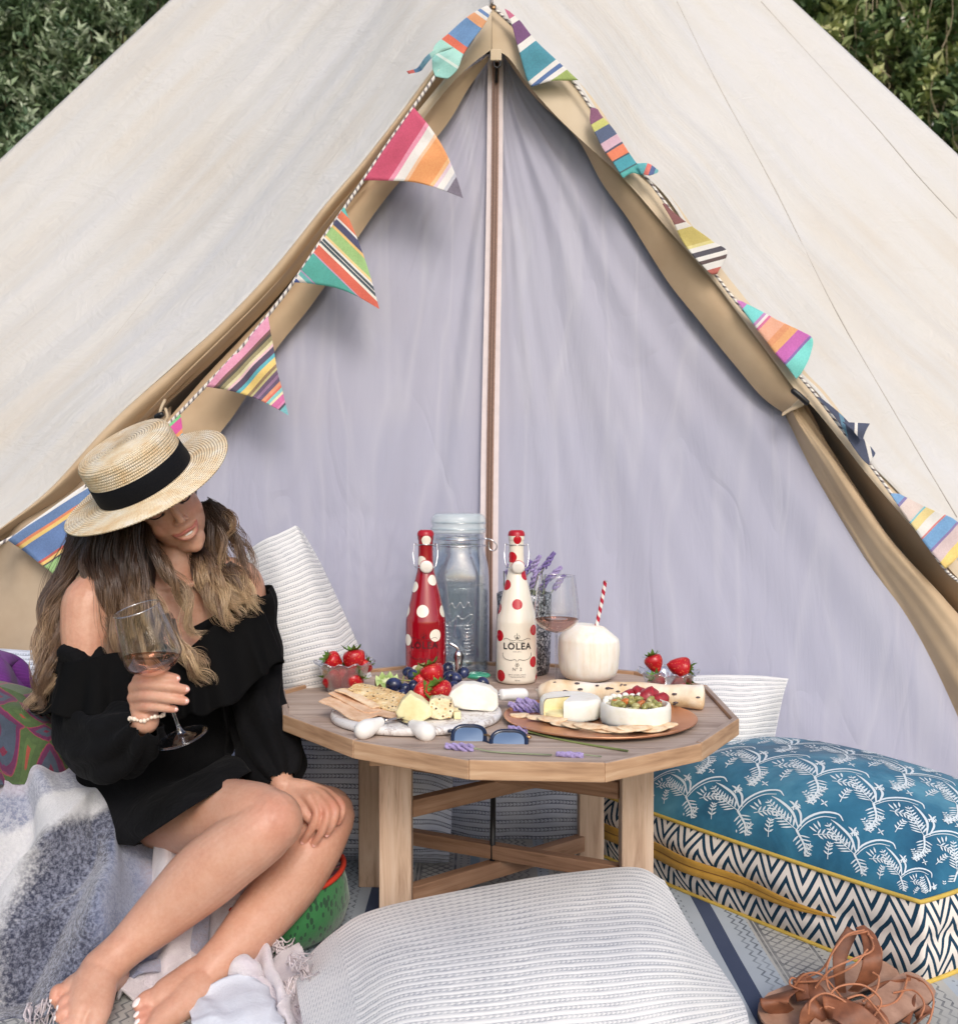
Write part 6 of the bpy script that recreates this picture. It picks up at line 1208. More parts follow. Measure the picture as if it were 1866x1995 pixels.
# sunglasses
sg = root('sunglasses', 'dark blue framed sunglasses with mirrored lenses folded open', 'sunglasses', T(950, 1450)); FRM = simple('navy_acetate', (20, 34, 62), .18, var=.1, coat=.8); t = NT('mirror_lens'); t.set(Base_Color=lin((222, 236, 246)), Metallic=1.0, Roughness=.04); LENS = t.m
nL = nrm(V(-.06, -.72, .70)); GD = simple('gold_wire', (206, 160, 110), .25, 1)
def lens(cx, cy, Y, a, b):
    c = P(cx, cy, Y); B = basis(nL, V(1, .05, -.12)); rm = []; 
    for j in range(41):
        t_ = j / 40 * 2 * math.pi; ct_, st_ = math.cos(t_), math.sin(t_); k = 1 / (abs(ct_) ** 2.6 + abs(st_) ** 2.6) ** (1 / 2.6); rm.append(c + B @ V(a * ct_ * k, b * st_ * k * (1.08 if st_ > 0 else .95) + .10 * b * abs(ct_) * (st_ > 0), 0))
    v, f, _ = tube(rm, .0030, 8, False, flat=1.3); mesh('lens_frame', v, f, FRM, sg)
    vs = [c + nL * .002] + [c + (q - c) * .5 + nL * .0015 for q in rm[:-1]] + rm[:-1]; mesh('lens', vs, [(0, 1 + j, 1 + (j + 1) % 40) for j in range(40)] + [(1 + j, 41 + j, 41 + (j + 1) % 40, 1 + (j + 1) % 40) for j in range(40)], LENS, sg); return c, B
cL, B1 = lens(913, 1438, 1.815, .029, .0225); cR, B2 = lens(991, 1449, 1.79, .031, .0235)
v, f, _ = tube([cL + B1 @ V(.028, .006, .001), (cL + cR) / 2 + B1 @ V(0, .008, .004), cR + B2 @ V(-.030, .006, .001)], .0022, 8, m=12); mesh('bridge', v, f, GD, sg); v, f, _ = tube([cL + B1 @ V(.028, -.006, .0), (cL + cR) / 2 + B1 @ V(0, -.005, .002), cR + B2 @ V(-.030, -.004, .0)], .0026, 8, m=12); mesh('bridge', v, f, FRM, sg)
for c_, B_, s in ((cL, B1, -1), (cR, B2, 1)):
    v, f, _ = tube([c_ + B_ @ V(s * .030, .014, 0), c_ + B_ @ V(s * .037, .016, -.004), c_ + V(s * .030, .06, .003), c_ + V(s * .018, .12, -.002)], [.003, .003, .0022, .002], 8, m=20); mesh('temple', v, f, FRM if s < 0 else GD, sg)
# ============================================================ PERSON
def apply_mods(o):
    dg = bpy.context.evaluated_depsgraph_get(); me = bpy.data.meshes.new_from_object(o.evaluated_get(dg)); o.modifiers.clear(); old = o.data; o.data = me; bpy.data.meshes.remove(old); return o
pe = root('person', 'woman in straw boater and black off shoulder dress, holding a wine glass by the table', 'person', (P(270, 1600, 2.05)[0], 2.05, 0))
t = NT('skin'); a = t.n('VertexColor'); a.layer_name = 'col'; o = t.obj()
n1 = t.math('ADD', t.math('MULTIPLY', t.noise(o, 13, 5, .65), .7), t.math('MULTIPLY', t.noise(o, 160, 3, .6), .3)); c = t.mix(1.0, t.ramp(n1, [(.34, lin((195, 143, 119))), (.5, lin((204, 156, 132))), (.68, lin((212, 169, 147)))]), a.outputs[0], 'MULTIPLY')
t.set(Base_Color=c, Roughness=.41, Subsurface_Weight=.25, Subsurface_Scale=.6, Specular_IOR_Level=.4); t.set(Subsurface_Radius=(.012, .005, .003)); t.bump(t.noise(o, 420, 3, .6), .12, .001); SKIN = t.m
NAIL = simple('nail_white', (238, 226, 222), .2, var=.02, coat=.5); NAILP = simple('nail_pink', (232, 180, 168), .2, var=.02, coat=.5)
body = MB()
def limb(q, n=20, m=24, e0=1, e1=1):
    p = [P(a[0], a[1], a[2]) for a in q]; v, f, _ = rtube(p, [a[3] for a in q], n, m=m, e0=e0, e1=e1); body.add(v, f)
# head frame
HC = P(312, 966, 2.03); hu = nrm(V(-.38, -.47, .81)); hf = V(.50, -.83, -.24); hf = nrm(hf - hu * hf.dot(hu)); hx = np.cross(hf, hu) * -1
if hx[0] < 0: hx = -hx
def H(x, y, z): return HC + hx * x + hf * y + hu * z
HB = np.stack([hx, hf, hu], 1)
def hell(x, y, z, a, b, c, l=3):
    v, f = ico((0, 0, 0), 1, l, (a, b, c)); v = (HB @ v.T).T + H(x, y, z); 
    if np.linalg.det(HB) < 0: f = [tuple(reversed(q)) for q in f]
    body.add(v, f)
def htube(pts_, r, m=16):
    v, f, _ = rtube([H(*q) for q in pts_], r, 12, m=m); body.add(v, f)
hell(0, -.012, .030, .074, .094, .088); hell(0, .030, -.028, .058, .062, .082); hell(0, .052, -.088, .030, .032, .028); hell(0, .068, -.100, .017, .016, .014)
for s in (1, -1): hell(s * .034, .056, -.034, .021, .022, .023); hell(s * .034, .016, -.072, .016, .030, .022); hell(s * .030, .074, .004, .0155, .011, .0095)
hell(0, .072, .024, .046, .022, .020); hell(0, .072, -.058, .028, .024, .022)
htube([(0, .086, .012), (0, .096, -.006), (0, .106, -.024)], [.0070, .0074, .0086]); hell(0, .1075, -.026, .0085, .0080, .0075)
for s in (1, -1): hell(s * .0100, .098, -.0300, .0062, .0074, .0056, 2)
UL = [(-.0260, .085, -.0525), (-.014, .0955, -.0545), (-.004, .0985, -.0530), (0, .0982, -.0538), (.004, .0985, -.0530), (.014, .0955, -.0545), (.0260, .085, -.0525)]
LLp = [(-.0255, .085, -.0540), (-.015, .0930, -.0655), (0, .0955, -.0700), (.015, .0930, -.0655), (.0255, .085, -.0540)]
htube(UL, [.0022, .0030, .0034, .0030, .0034, .0030, .0022], 24); htube(LLp, [.0022, .0036, .0042, .0036, .0022], 24)
# neck and torso
lat = nrm(P(470, 1135, 2.12) - P(178, 1165, 2.0))
v, f, _ = tube([H(0, -.02, -.04), H(0, -.02, -.085), P(342, 1108, 2.07), P(340, 1150, 2.08)], [.046, .045, .047, .055], 24, m=14); body.add(v, f)
tq = [(340, 1128, 2.085, .055, .050), (336, 1150, 2.085, .115, .062), (332, 1185, 2.09, .150, .078), (325, 1240, 2.09, .145, .092), (318, 1310, 2.10, .125, .092), (310, 1390, 2.11, .112, .090), (285, 1470, 2.10, .140, .105), (260, 1540, 2.10, .145, .110), (255, 1575, 2.10, .10, .08)]
v, f, _ = tube([P(*q[:3]) for q in tq], np.array([q[3:] for q in tq]), 32, m=44, ref=lat); body.add(v, f)
for px_, py_, Y_ in ((262, 1290, 1.995), (352, 1272, 2.02)): v, f = ico(P(px_, py_, Y_), .058, 3, (1, .8, 1)); body.add(v, f)
# collarbones
for q in ([(335, 1146, 2.03, .007), (280, 1150, 2.02, .007), (205, 1150, 2.0, .009)], [(352, 1144, 2.03, .007), (400, 1132, 2.05, .007), (455, 1118, 2.1, .009)]): limb(q, 10)
# arms
limb([(215, 1160, 2.03, .052), (180, 1170, 2.0, .053), (171, 1215, 1.985, .0505), (172, 1290, 1.97, .045), (180, 1370, 1.97, .041), (186, 1440, 1.96, .038)])
limb([(186, 1442, 1.96, .038), (215, 1446, 1.90, .032), (262, 1420, 1.83, .0245), (284, 1400, 1.80, .0225)])
limb([(430, 1130, 2.10, .048), (468, 1138, 2.12, .047), (484, 1200, 2.13, .039), (492, 1280, 2.12, .034), (503, 1350, 2.09, .032)])
limb([(503, 1350, 2.09, .032), (515, 1420, 2.05, .031), (536, 1478, 2.0, .028), (550, 1530, 1.955, .0225)])
# legs
limb([(250, 1545, 2.10, .076), (330, 1582, 2.0, .074), (420, 1590, 1.90, .0700), (490, 1594, 1.82, .0635), (528, 1602, 1.785, .056)], 28, 36)
limb([(528, 1600, 1.785, .0545), (500, 1628, 1.775, .0565), (448, 1666, 1.775, .0595), (391, 1712, 1.775, .0600), (312, 1785, 1.765, .0475), (243, 1848, 1.735, .0350), (196, 1892, 1.705, .0350)], 28, 48)
limb([(330, 1530, 2.20, .085), (460, 1560, 2.12, .074), (560, 1580, 2.03, .066), (630, 1592, 1.975, .059)], 28, 36)
limb([(632, 1592, 1.975, .0590), (604, 1655, 1.945, .0590), (560, 1722, 1.90, .0585), (500, 1796, 1.83, .0510), (446, 1856, 1.775, .0405), (414, 1888, 1.75, .037)], 28, 48)
# left foot (far leg): pointing to the left of the picture
limb([(438, 1890, 1.80, .030), (400, 1900, 1.75, .036), (356, 1926, 1.72, .034), (318, 1946, 1.69, .029), (296, 1954, 1.68, .020)]); limb([(400, 1905, 1.74, .032), (360, 1950, 1.69, .029), (318, 1985, 1.655, .022), (300, 2004, 1.635, .016)])
ltoe = [[(312, 1940, 1.695, .016), (288, 1948, 1.68, .0155), (273, 1957, 1.668, .0125)], [(308, 1966, 1.675, .0115), (286, 1972, 1.66, .0100), (271, 1979, 1.652, .0085)], [(308, 1980, 1.66, .0108), (288, 1986, 1.65, .0095), (272, 1993, 1.642, .0080)], [(308, 1996, 1.65, .0105), (290, 2002, 1.64, .009), (278, 2008, 1.633, .0078)], [(312, 2010, 1.64, .010), (296, 2018, 1.63, .008), (286, 2022, 1.625, .007)]]
for q in ltoe: limb(q, 12, 10)
# right foot (near leg): pointing towards the camera
limb([(216, 1900, 1.74, .031), (192, 1905, 1.70, .036), (172, 1940, 1.665, .034), (160, 1972, 1.635, .027), (152, 1992, 1.62, .018)]); limb([(170, 1915, 1.70, .026), (136, 1935, 1.665, .022), (122, 1952, 1.65, .015)]); limb([(196, 1930, 1.68, .026), (190, 1970, 1.64, .022), (182, 2004, 1.615, .016)])
rtoe = [[(128, 1934, 1.66, .013), (112, 1932, 1.65, .0115), (106, 1946, 1.642, .0090)], [(146, 1950, 1.655, .0120), (130, 1950, 1.64, .0110), (120, 1962, 1.63, .0090)], [(148, 1968, 1.64, .0120), (128, 1972, 1.625, .0108), (116, 1982, 1.62, .0090)], [(158, 1990, 1.63, .012), (136, 1994, 1.615, .0108), (124, 2004, 1.61, .009)], [(180, 2005, 1.62, .014), (158, 2022, 1.60, .0135), (146, 2034, 1.59, .011)]]
for q in rtoe: limb(q, 12, 10)
# right hand round the glass stem
wr_ = (286, 1400, 1.80)
rf = [[(270, 1326, 1.803, .0120), (288, 1316, 1.778, .0100), (318, 1317, 1.770, .0092), (343, 1322, 1.776, .0080)], [(262, 1340, 1.803, .0120), (288, 1334, 1.772, .0100), (328, 1338, 1.764, .0093), (361, 1343, 1.772, .0082)],
      [(260, 1360, 1.803, .0115), (288, 1356, 1.772, .0096), (328, 1361, 1.764, .0090), (360, 1366, 1.772, .0080)], [(264, 1380, 1.803, .0105), (288, 1377, 1.776, .0086), (318, 1379, 1.770, .0080), (340, 1382, 1.775, .0070)]]
for q in rf: limb(q, 14, 18); limb([(284, 1396, 1.805, .016), ((284 + q[0][0]) / 2, (1392 + q[0][1]) / 2, 1.806, .0150), q[0]], 12, 8)
limb([(290, 1388, 1.818, .015), (304, 1366, 1.828, .0125), (318, 1344, 1.824, .0108), (330, 1322, 1.816, .0090)], 14, 16)
limb([(284, 1405, 1.80, .0235), (280, 1380, 1.808, .0225), (276, 1350, 1.812, .018)], 16, 10)
# left hand resting between the knees
lf = [[(602, 1556, 1.915, .0108), (617, 1584, 1.896, .0088), (607, 1614, 1.890, .0080), (591, 1638, 1.896, .0070)], [(616, 1553, 1.922, .0108), (637, 1582, 1.898, .0088), (629, 1616, 1.890, .0080), (613, 1643, 1.896, .0070)], [(629, 1549, 1.93, .0102), (653, 1574, 1.908, .0082), (650, 1602, 1.898, .0075), (638, 1624, 1.902, .0066)], [(639, 1544, 1.945, .0090), (665, 1564, 1.925, .0072), (667, 1586, 1.916, .0066), (659, 1604, 1.918, .0058)]]
for q in lf: limb(q, 14, 18); limb([(552, 1532, 1.955, .018), ((552 + q[0][0]) / 2, (1530 + q[0][1]) / 2 - 2, 1.944, .0150), q[0]], 12, 8)
limb([(560, 1546, 1.945, .016), (578, 1566, 1.920, .0125), (592, 1582, 1.907, .0105), (606, 1600, 1.902, .0086)], 14, 16)
bo = body.build('body', SKIN, pe)
m = bo.modifiers.new('r', 'REMESH'); m.mode = 'VOXEL'; m.voxel_size = .0026; m.use_smooth_shade = True
m = bo.modifiers.new('s', 'SMOOTH'); m.factor = .5; m.iterations = 4
apply_mods(bo)
me = bo.data; nv_ = len(me.vertices); co = np.empty(nv_ * 3); me.vertices.foreach_get('co', co); co = co.reshape(-1, 3)
def segd(p, pts_):
    d = np.full(len(p), 9.); pts_ = crom(np.array(pts_, float), np.linspace(0, 1, 24))
    for q in pts_: d = np.minimum(d, np.linalg.norm(p - q, axis=1))
    return d
col = np.ones((nv_, 3)); near = np.linalg.norm(co - HC, axis=1) < .16; hp = (co[near] - HC) @ HB
lip = np.minimum(segd(hp, UL), segd(hp, LLp)); w = np.clip((.0042 - lip) / .0014, 0, 1)[:, None] * (hp[:, 1:2] > .080)
cheek = np.exp(-((np.abs(hp[:, 0]) - .036) ** 2 + (hp[:, 2] + .03) ** 2) / .0003)[:, None] * (hp[:, 1:2] > .04)
ck = col[near]; ck = ck * (1 - cheek * V(0, .13, .12)); ck = ck * (1 - w) + V(.80, .50, .58) * w
for s in (1, -1):      # lashes and brows
    e = segd(hp, [(s * .016, .083, -.0035), (s * .030, .086, -.0075), (s * .044, .078, -.0030)]); k = np.clip((.0030 - e) / .0012, 0, 1)[:, None]; ck = ck * (1 - k) + V(.08, .06, .06) * k
    e = segd(hp, [(s * .012, .094, .020), (s * .030, .092, .026), (s * .048, .076, .020)]); k = np.clip((.0042 - e) / .0018, 0, 1)[:, None]; ck = ck * (1 - k * .8) + V(.20, .13, .10) * k * .8
col[near] = ck
for q in rf + lf + ltoe + rtoe:    # warmer knuckles and tips
    for a_ in (q[1], q[-1]): d = np.linalg.norm(co - P(*a_[:3]), axis=1); k = np.exp(-(d / .013) ** 2)[:, None]; col *= 1 - k * V(.0, .10, .10)
for q in ((540, 1596, 1.74), (645, 1590, 1.92)): d = np.linalg.norm(co - P(*q), axis=1); k = np.exp(-(d / .05) ** 2)[:, None]; col *= 1 - k * V(.03, .14, .13)
ca = me.color_attributes.new('col', 'FLOAT_COLOR', 'POINT'); c4 = np.ones((nv_, 4)); c4[:, :3] = col; ca.data.foreach_set('color', c4.ravel())
if not me.materials: me.materials.append(SKIN)
# teeth, nails, ring, bracelet
v, f, _ = tube([H(-.021, .0855, -.0555), H(-.012, .0915, -.0590), H(0, .0940, -.0605), H(.012, .0915, -.0590), H(.021, .0855, -.0555)], [.0020, .0044, .0052, .0044, .0020], 10, m=20, flat=.45, ref=hu)
mesh('teeth', v, f, simple('tooth_white', (240, 238, 234), .2, var=.02), pe)
LSH = simple('eyelash', (22, 16, 16), .7)
for s_ in (1, -1):
    v, f, _ = tube([H(s_ * .0155, .0815, -.0010), H(s_ * .023, .0862, -.0042), H(s_ * .031, .0866, -.0052), H(s_ * .039, .0835, -.0036), H(s_ * .0465, .0765, .0005)], [.0005, .0011, .0014, .0013, .0006], 6, m=20); mesh('eyelashes', v, f, LSH, pe)
def nail(q, q0, r, mat, off=(0, -1, .4)):
    a, b = P(*q[:3]), P(*q0[:3]); d = nrm(a - b); n_ = nrm(np.array(off, float)); v, f = ico(a + n_ * q[3] * .62 + d * q[3] * .2, r, 2, (.75, 1.05, .35), basis(n_, np.cross(d, n_))); mesh('nail', v, f, mat, pe)
for q in rf: nail(q[-1], q[-2], q[-1][3] * .85, NAILP, (.1, -1, .25))
for q in lf[:3]: nail(q[-1], q[-2], q[-1][3] * .85, NAILP, (.2, -1, .1))
for q in ltoe[:3]: nail(q[-1], q[-2], q[-1][3] * .72, NAIL, (-.35, -.55, .8))
for q in rtoe[:3]: nail(q[-1], q[-2], q[-1][3] * .6, NAIL, (-.6, -.6, .4))
v, f, _ = tube([P(295, 1331, 1.785) + V(0, -.0112 * math.cos(a) - .004, .0112 * math.sin(a)) for a in np.linspace(0, 2 * math.pi, 24)], .0009, 6, False); mesh('ring', v, f, simple('gold', (170, 110, 70), .25, 1), pe)
br_ = root('bracelet', None, None, P(288, 1400, 1.80)); 
for k_ in ('label', 'category'):
    if k_ in br_: del br_[k_]
setparent(br_, pe); PRL = simple('pearl', (240, 224, 206), .2, var=.08, scale=80, coat=.6); bw_c = P(287, 1392, 1.80); wd_ = nrm(P(278, 1370, 1.808) - P(290, 1412, 1.80)); Bw = basis(wd_ + V(.25, -.35, .0)); bm_ = None
for k in range(30):
    a = k / 30 * 2 * math.pi; v, f = ico((0, 0, 0), .0036, 2)
    if bm_ is None: ob = mesh('bead', v, f, PRL, br_); bm_ = ob.data
    else: ob = bpy.data.objects.new('bead', bm_); COL.objects.link(ob); setparent(ob, br_)
    ob.location = Vector(bw_c + Bw @ V(.0300 * math.cos(a), .0265 * math.sin(a), .002 * math.sin(5 * a))); ob.scale = [.75 + .45 * ((k * 7) % 3) / 2] * 3
    ob.matrix_parent_inverse = wloc(br_).inverted()

# ---------------- dress
BLACK = NT('black_chiffon'); t = BLACK; o = t.obj(); wv = t.noise(o, 16, 4, .55, .8); t.bump(wv, .35, .02)
t.set(Base_Color=t.ramp(t.noise(o, 8, 3), [(.3, lin((8, 8, 9))), (.7, lin((19, 19, 22)))]), Roughness=.85, Sheen_Weight=.02, Specular_IOR_Level=.12); BLACK = t.m
t = NT('sheer_black_chiffon'); o = t.obj(); t.set(Base_Color=lin((8, 8, 9)), Roughness=.85, Sheen_Weight=.03, Specular_IOR_Level=.12); tr = t.n('BsdfTransparent'); mx = t.n('MixShader'); mx.inputs[0].default_value = .22
t.l(t.b.outputs[0], mx.inputs[1]); t.l(tr.outputs[0], mx.inputs[2]); t.l(mx.outputs[0], t.out.inputs[0]); SHEER = t.m
def ringsurf(name, rings, mat, m=60, n=96, fold=.006, fr=9, seed=0, parent=None, fadetop=.1):
    """rings: (px,py,Y, Avec(x,y,z), Bvec(x,y,z))"""
    ctrl = np.array([np.concatenate([P(*r[:3]), r[3], r[4]]) for r in rings], float); q = crom(ctrl, np.linspace(0, 1, m)); an = np.linspace(0, 2 * math.pi, n, endpoint=False)
    S = q[:, None, :3] + np.cos(an)[None, :, None] * q[:, None, 3:6] + np.sin(an)[None, :, None] * q[:, None, 6:9]
    out = S - q[:, None, :3]; out /= np.linalg.norm(out, axis=2, keepdims=True); Tt = np.linspace(0, 1, m)[:, None]
    w_ = np.sin(an[None] * fr + 2.5 * nz(np.stack([np.cos(an)[None] + 0 * Tt, np.sin(an)[None] + 0 * Tt, Tt * 2 + seed + 0 * an[None]], 2), 1.2)) * .5 + nz(S, 14, seed) * 1.2
    S = S + out * (w_ * fold * np.clip(Tt / fadetop, .25, 1))[..., None]; o = mesh(name, S.reshape(-1, 3), gridf(m, n, False, True), mat, parent or pe); solid(o, .0016); return o
A = lambda x, z, y=0: V(x, y, z)
ringsurf('dress', [(347, 1216, 2.085, A(.128, .056, .03), A(0, .020, .098)), (340, 1238, 2.085, A(.136, .040, .03), A(0, .015, .118)), (330, 1300, 2.09, A(.136, .02, .03), A(0, 0, .118)), (325, 1370, 2.10, A(.122, 0, .02), A(0, 0, .108)),
                   (312, 1440, 2.09, A(.145, .0), A(0, 0, .118)), (288, 1500, 2.06, A(.168, .030), A(0, 0, .125)), (300, 1545, 2.03, A(.140, .076, -.03), A(.02, 0, .135)), (340, 1560, 1.995, A(.120, .086, -.05), A(.03, 0, .145)), (384, 1573, 1.955, A(.0985, .0780, -.075), A(.04, .0, .150))], BLACK, 80, 120, .0070, 11, 1)
def sleeve(name, q, seed, n=64, m=60, fold=.0085):
    p = np.array([P(*a[:3]) for a in q]); r = np.array([a[3] for a in q]); tt = np.linspace(0, 1, m); p = crom(p, tt); r = crom(r[:, None], tt)[:, 0]; v, f, uv = tube(p, r, n, False)
    S = v.reshape(m, n, 3); out = S - p[:, None]; out /= np.linalg.norm(out, axis=2, keepdims=True); an = np.linspace(0, 2 * math.pi, n, endpoint=False)[None]
    w_ = nz(S, 16, seed) * 1.6 + np.sin(an * 7 + 3 * nz(S, 6, seed + 2)) * .7; S = S + out * (w_ * fold)[..., None]; o = mesh(name, S.reshape(-1, 3), gridf(m, n, False, True), BLACK, pe); solid(o, .0014); return o
sleeve('sleeve', [(150, 1278, 1.985, .050), (172, 1300, 1.97, .056), (178, 1370, 1.96, .066), (186, 1430, 1.93, .068), (222, 1448, 1.87, .066), (262, 1434, 1.835, .052), (282, 1414, 1.808, .033), (286, 1406, 1.80, .029)], 3)
sleeve('sleeve', [(478, 1158, 2.12, .050), (488, 1200, 2.13, .052), (492, 1270, 2.12, .056), (498, 1350, 2.09, .050), (512, 1425, 2.05, .054), (533, 1480, 2.0, .058), (546, 1512, 1.97, .040), (550, 1524, 1.958, .0275)], 6)
def ruffle(top, bot, fr, amp, seed, mat=SHEER, m=26, n=260):
    a = crom(np.array([P(*q) for q in top]), np.linspace(0, 1, n)); b = crom(np.array([P(*q) for q in bot]), np.linspace(0, 1, n)); tt = np.linspace(0, 1, m)[:, None, None]
    S = a[None] * (1 - tt) + b[None] * tt; d = np.gradient(a, axis=0); d /= np.linalg.norm(d, axis=1, keepdims=True); dn = (b - a) / np.linalg.norm(b - a, axis=1, keepdims=True); nn = np.cross(d, dn)
    if nn[n // 2][1] > 0: nn = -nn
    x = np.linspace(0, 1, n); ph = fr * 2 * math.pi * x + 3 * nz(np.stack([x * 5, x * 0, x * 0 + seed], 1), 1); w_ = (np.sin(ph) + .35)[None] * (tt[..., 0] ** 1.2) * amp + .006
    S = S + nn[None] * w_[..., None]; S[..., 2] += (np.cos(ph)[None] * tt[..., 0] ** 2 * amp * .35); o = mesh('ruffle', S.reshape(-1, 3), gridf(m, n), mat, pe); solid(o, .001, 0); return o
RUF = simple('black_ruffle', (10, 10, 11), .88, bump=.2, spec=.12)
ruffle([(150, 1272, 2.08), (122, 1278, 2.02), (134, 1292, 1.93), (180, 1284, 1.905), (226, 1274, 1.925), (300, 1280, 1.955), (362, 1268, 1.965), (408, 1226, 1.985), (452, 1186, 2.03), (490, 1160, 2.06), (508, 1172, 2.12)],
       [(120, 1370, 2.14), (66, 1384, 2.04), (108, 1392, 1.90), (170, 1400, 1.865), (240, 1404, 1.865), (310, 1402, 1.905), (372, 1396, 1.925), (436, 1380, 1.95), (500, 1330, 2.0), (530, 1300, 2.03), (540, 1290, 2.12)], 10, .012, 2, RUF)
ruffle([(140, 1276, 2.09), (118, 1284, 2.04), (122, 1300, 1.97)], [(62, 1376, 2.14), (58, 1388, 2.03), (112, 1396, 1.94)], 2.2, .012, 5, SHEER, 24, 60)
ruffle([(150, 1340, 2.06), (140, 1350, 2.0), (150, 1370, 1.95)], [(128, 1404, 2.08), (136, 1416, 2.0), (172, 1420, 1.94)], 1.6, .008, 8, SHEER, 20, 50)

# ---------------- hat
t = NT('straw_braid'); s = t.sep(t.uv()); o = t.obj(); N = 46; fv = t.math('FRACT', t.math('MULTIPLY', s[1], N)); ang = t.math('MULTIPLY', s[0], 150)
tick = t.math('FRACT', t.math('ADD', ang, t.math('MULTIPLY', fv, .8))); k = t.math('MULTIPLY', t.math('LESS_THAN', fv, .42), t.math('LESS_THAN', tick, .42)); n1 = t.noise(o, 30, 4, .6)
c = t.mix(t.math('MULTIPLY', k, .85), t.ramp(n1, [(.3, lin((232, 200, 152))), (.5, lin((244, 226, 194))), (.7, lin((250, 242, 226)))]), lin((150, 108, 66)))
hgt = t.math('ADD', t.math('MULTIPLY', t.math('SINE', t.math('MULTIPLY', fv, 3.14159)), 1.0), t.math('MULTIPLY', t.math('SINE', t.math('MULTIPLY', tick, 3.14159)), .35)); t.bump(hgt, .8, .0028); t.set(Base_Color=c, Roughness=.62, Specular_IOR_Level=.35, Sheen_Weight=.1); STRAWH = t.m
hat = root('hat', None, None, H(0, 0, .05)); setparent(hat, pe)
HO = P(284, 938, 2.005); Mh = Mat(np.stack([nrm(np.cross(hf, hu)), hf, hu], 1), HO)
if np.linalg.det(Mh[:3, :3]) < 0: Mh[:3, 0] *= -1
hpz = [(.0, .089), (.04, .090), (.080, .089), (.091, .086), (.0955, .079), (.096, .060), (.0955, .030), (.097, .004), (.101, .0005), (.112, .0), (.150, -.001), (.172, -.002), (.1755, -.003)]
L_ = np.concatenate([[0], np.cumsum(np.linalg.norm(np.diff(np.array(hpz), axis=0), axis=1))]); tt = np.linspace(0, L_[-1], 140); pr_ = np.stack([np.interp(tt, L_, np.array(hpz)[:, i]) for i in (0, 1)], 1)
pr_[:, 1] += .0007 * np.abs(np.sin(np.linspace(0, 46 * math.pi, 140)))
v, f, uv = lathe(pr_, 140, False); v[:, 0] *= 1.0; wave = .006 * np.sin(2 * np.arctan2(v[:, 1], v[:, 0]) + .6) * np.clip((np.hypot(v[:, 0], v[:, 1]) - .1) / .07, 0, 1); v[:, 2] += wave
v = (Mh[:3, :3] @ v.T).T + HO; o = mesh('straw', v, f, STRAWH, hat, uv=uv); solid(o, .0022, 1); o.name = 'crown_and_brim'
t = NT('grosgrain_ribbon'); s = t.sep(t.uv()); t.set(Base_Color=lin((9, 11, 18)), Roughness=.8, Sheen_Weight=.02, Specular_IOR_Level=.2); t.bump(t.math('SINE', t.math('MULTIPLY', s[1], 160)), .25, .0006)
v, f, uv = lathe([(.0985, .003), (.0995, .012), (.0982, .026), (.0972, .042), (.0962, .0435)], 96, False); v = (Mh[:3, :3] @ v.T).T + HO; mesh('hat_band', v, f, t.m, hat, uv=uv)

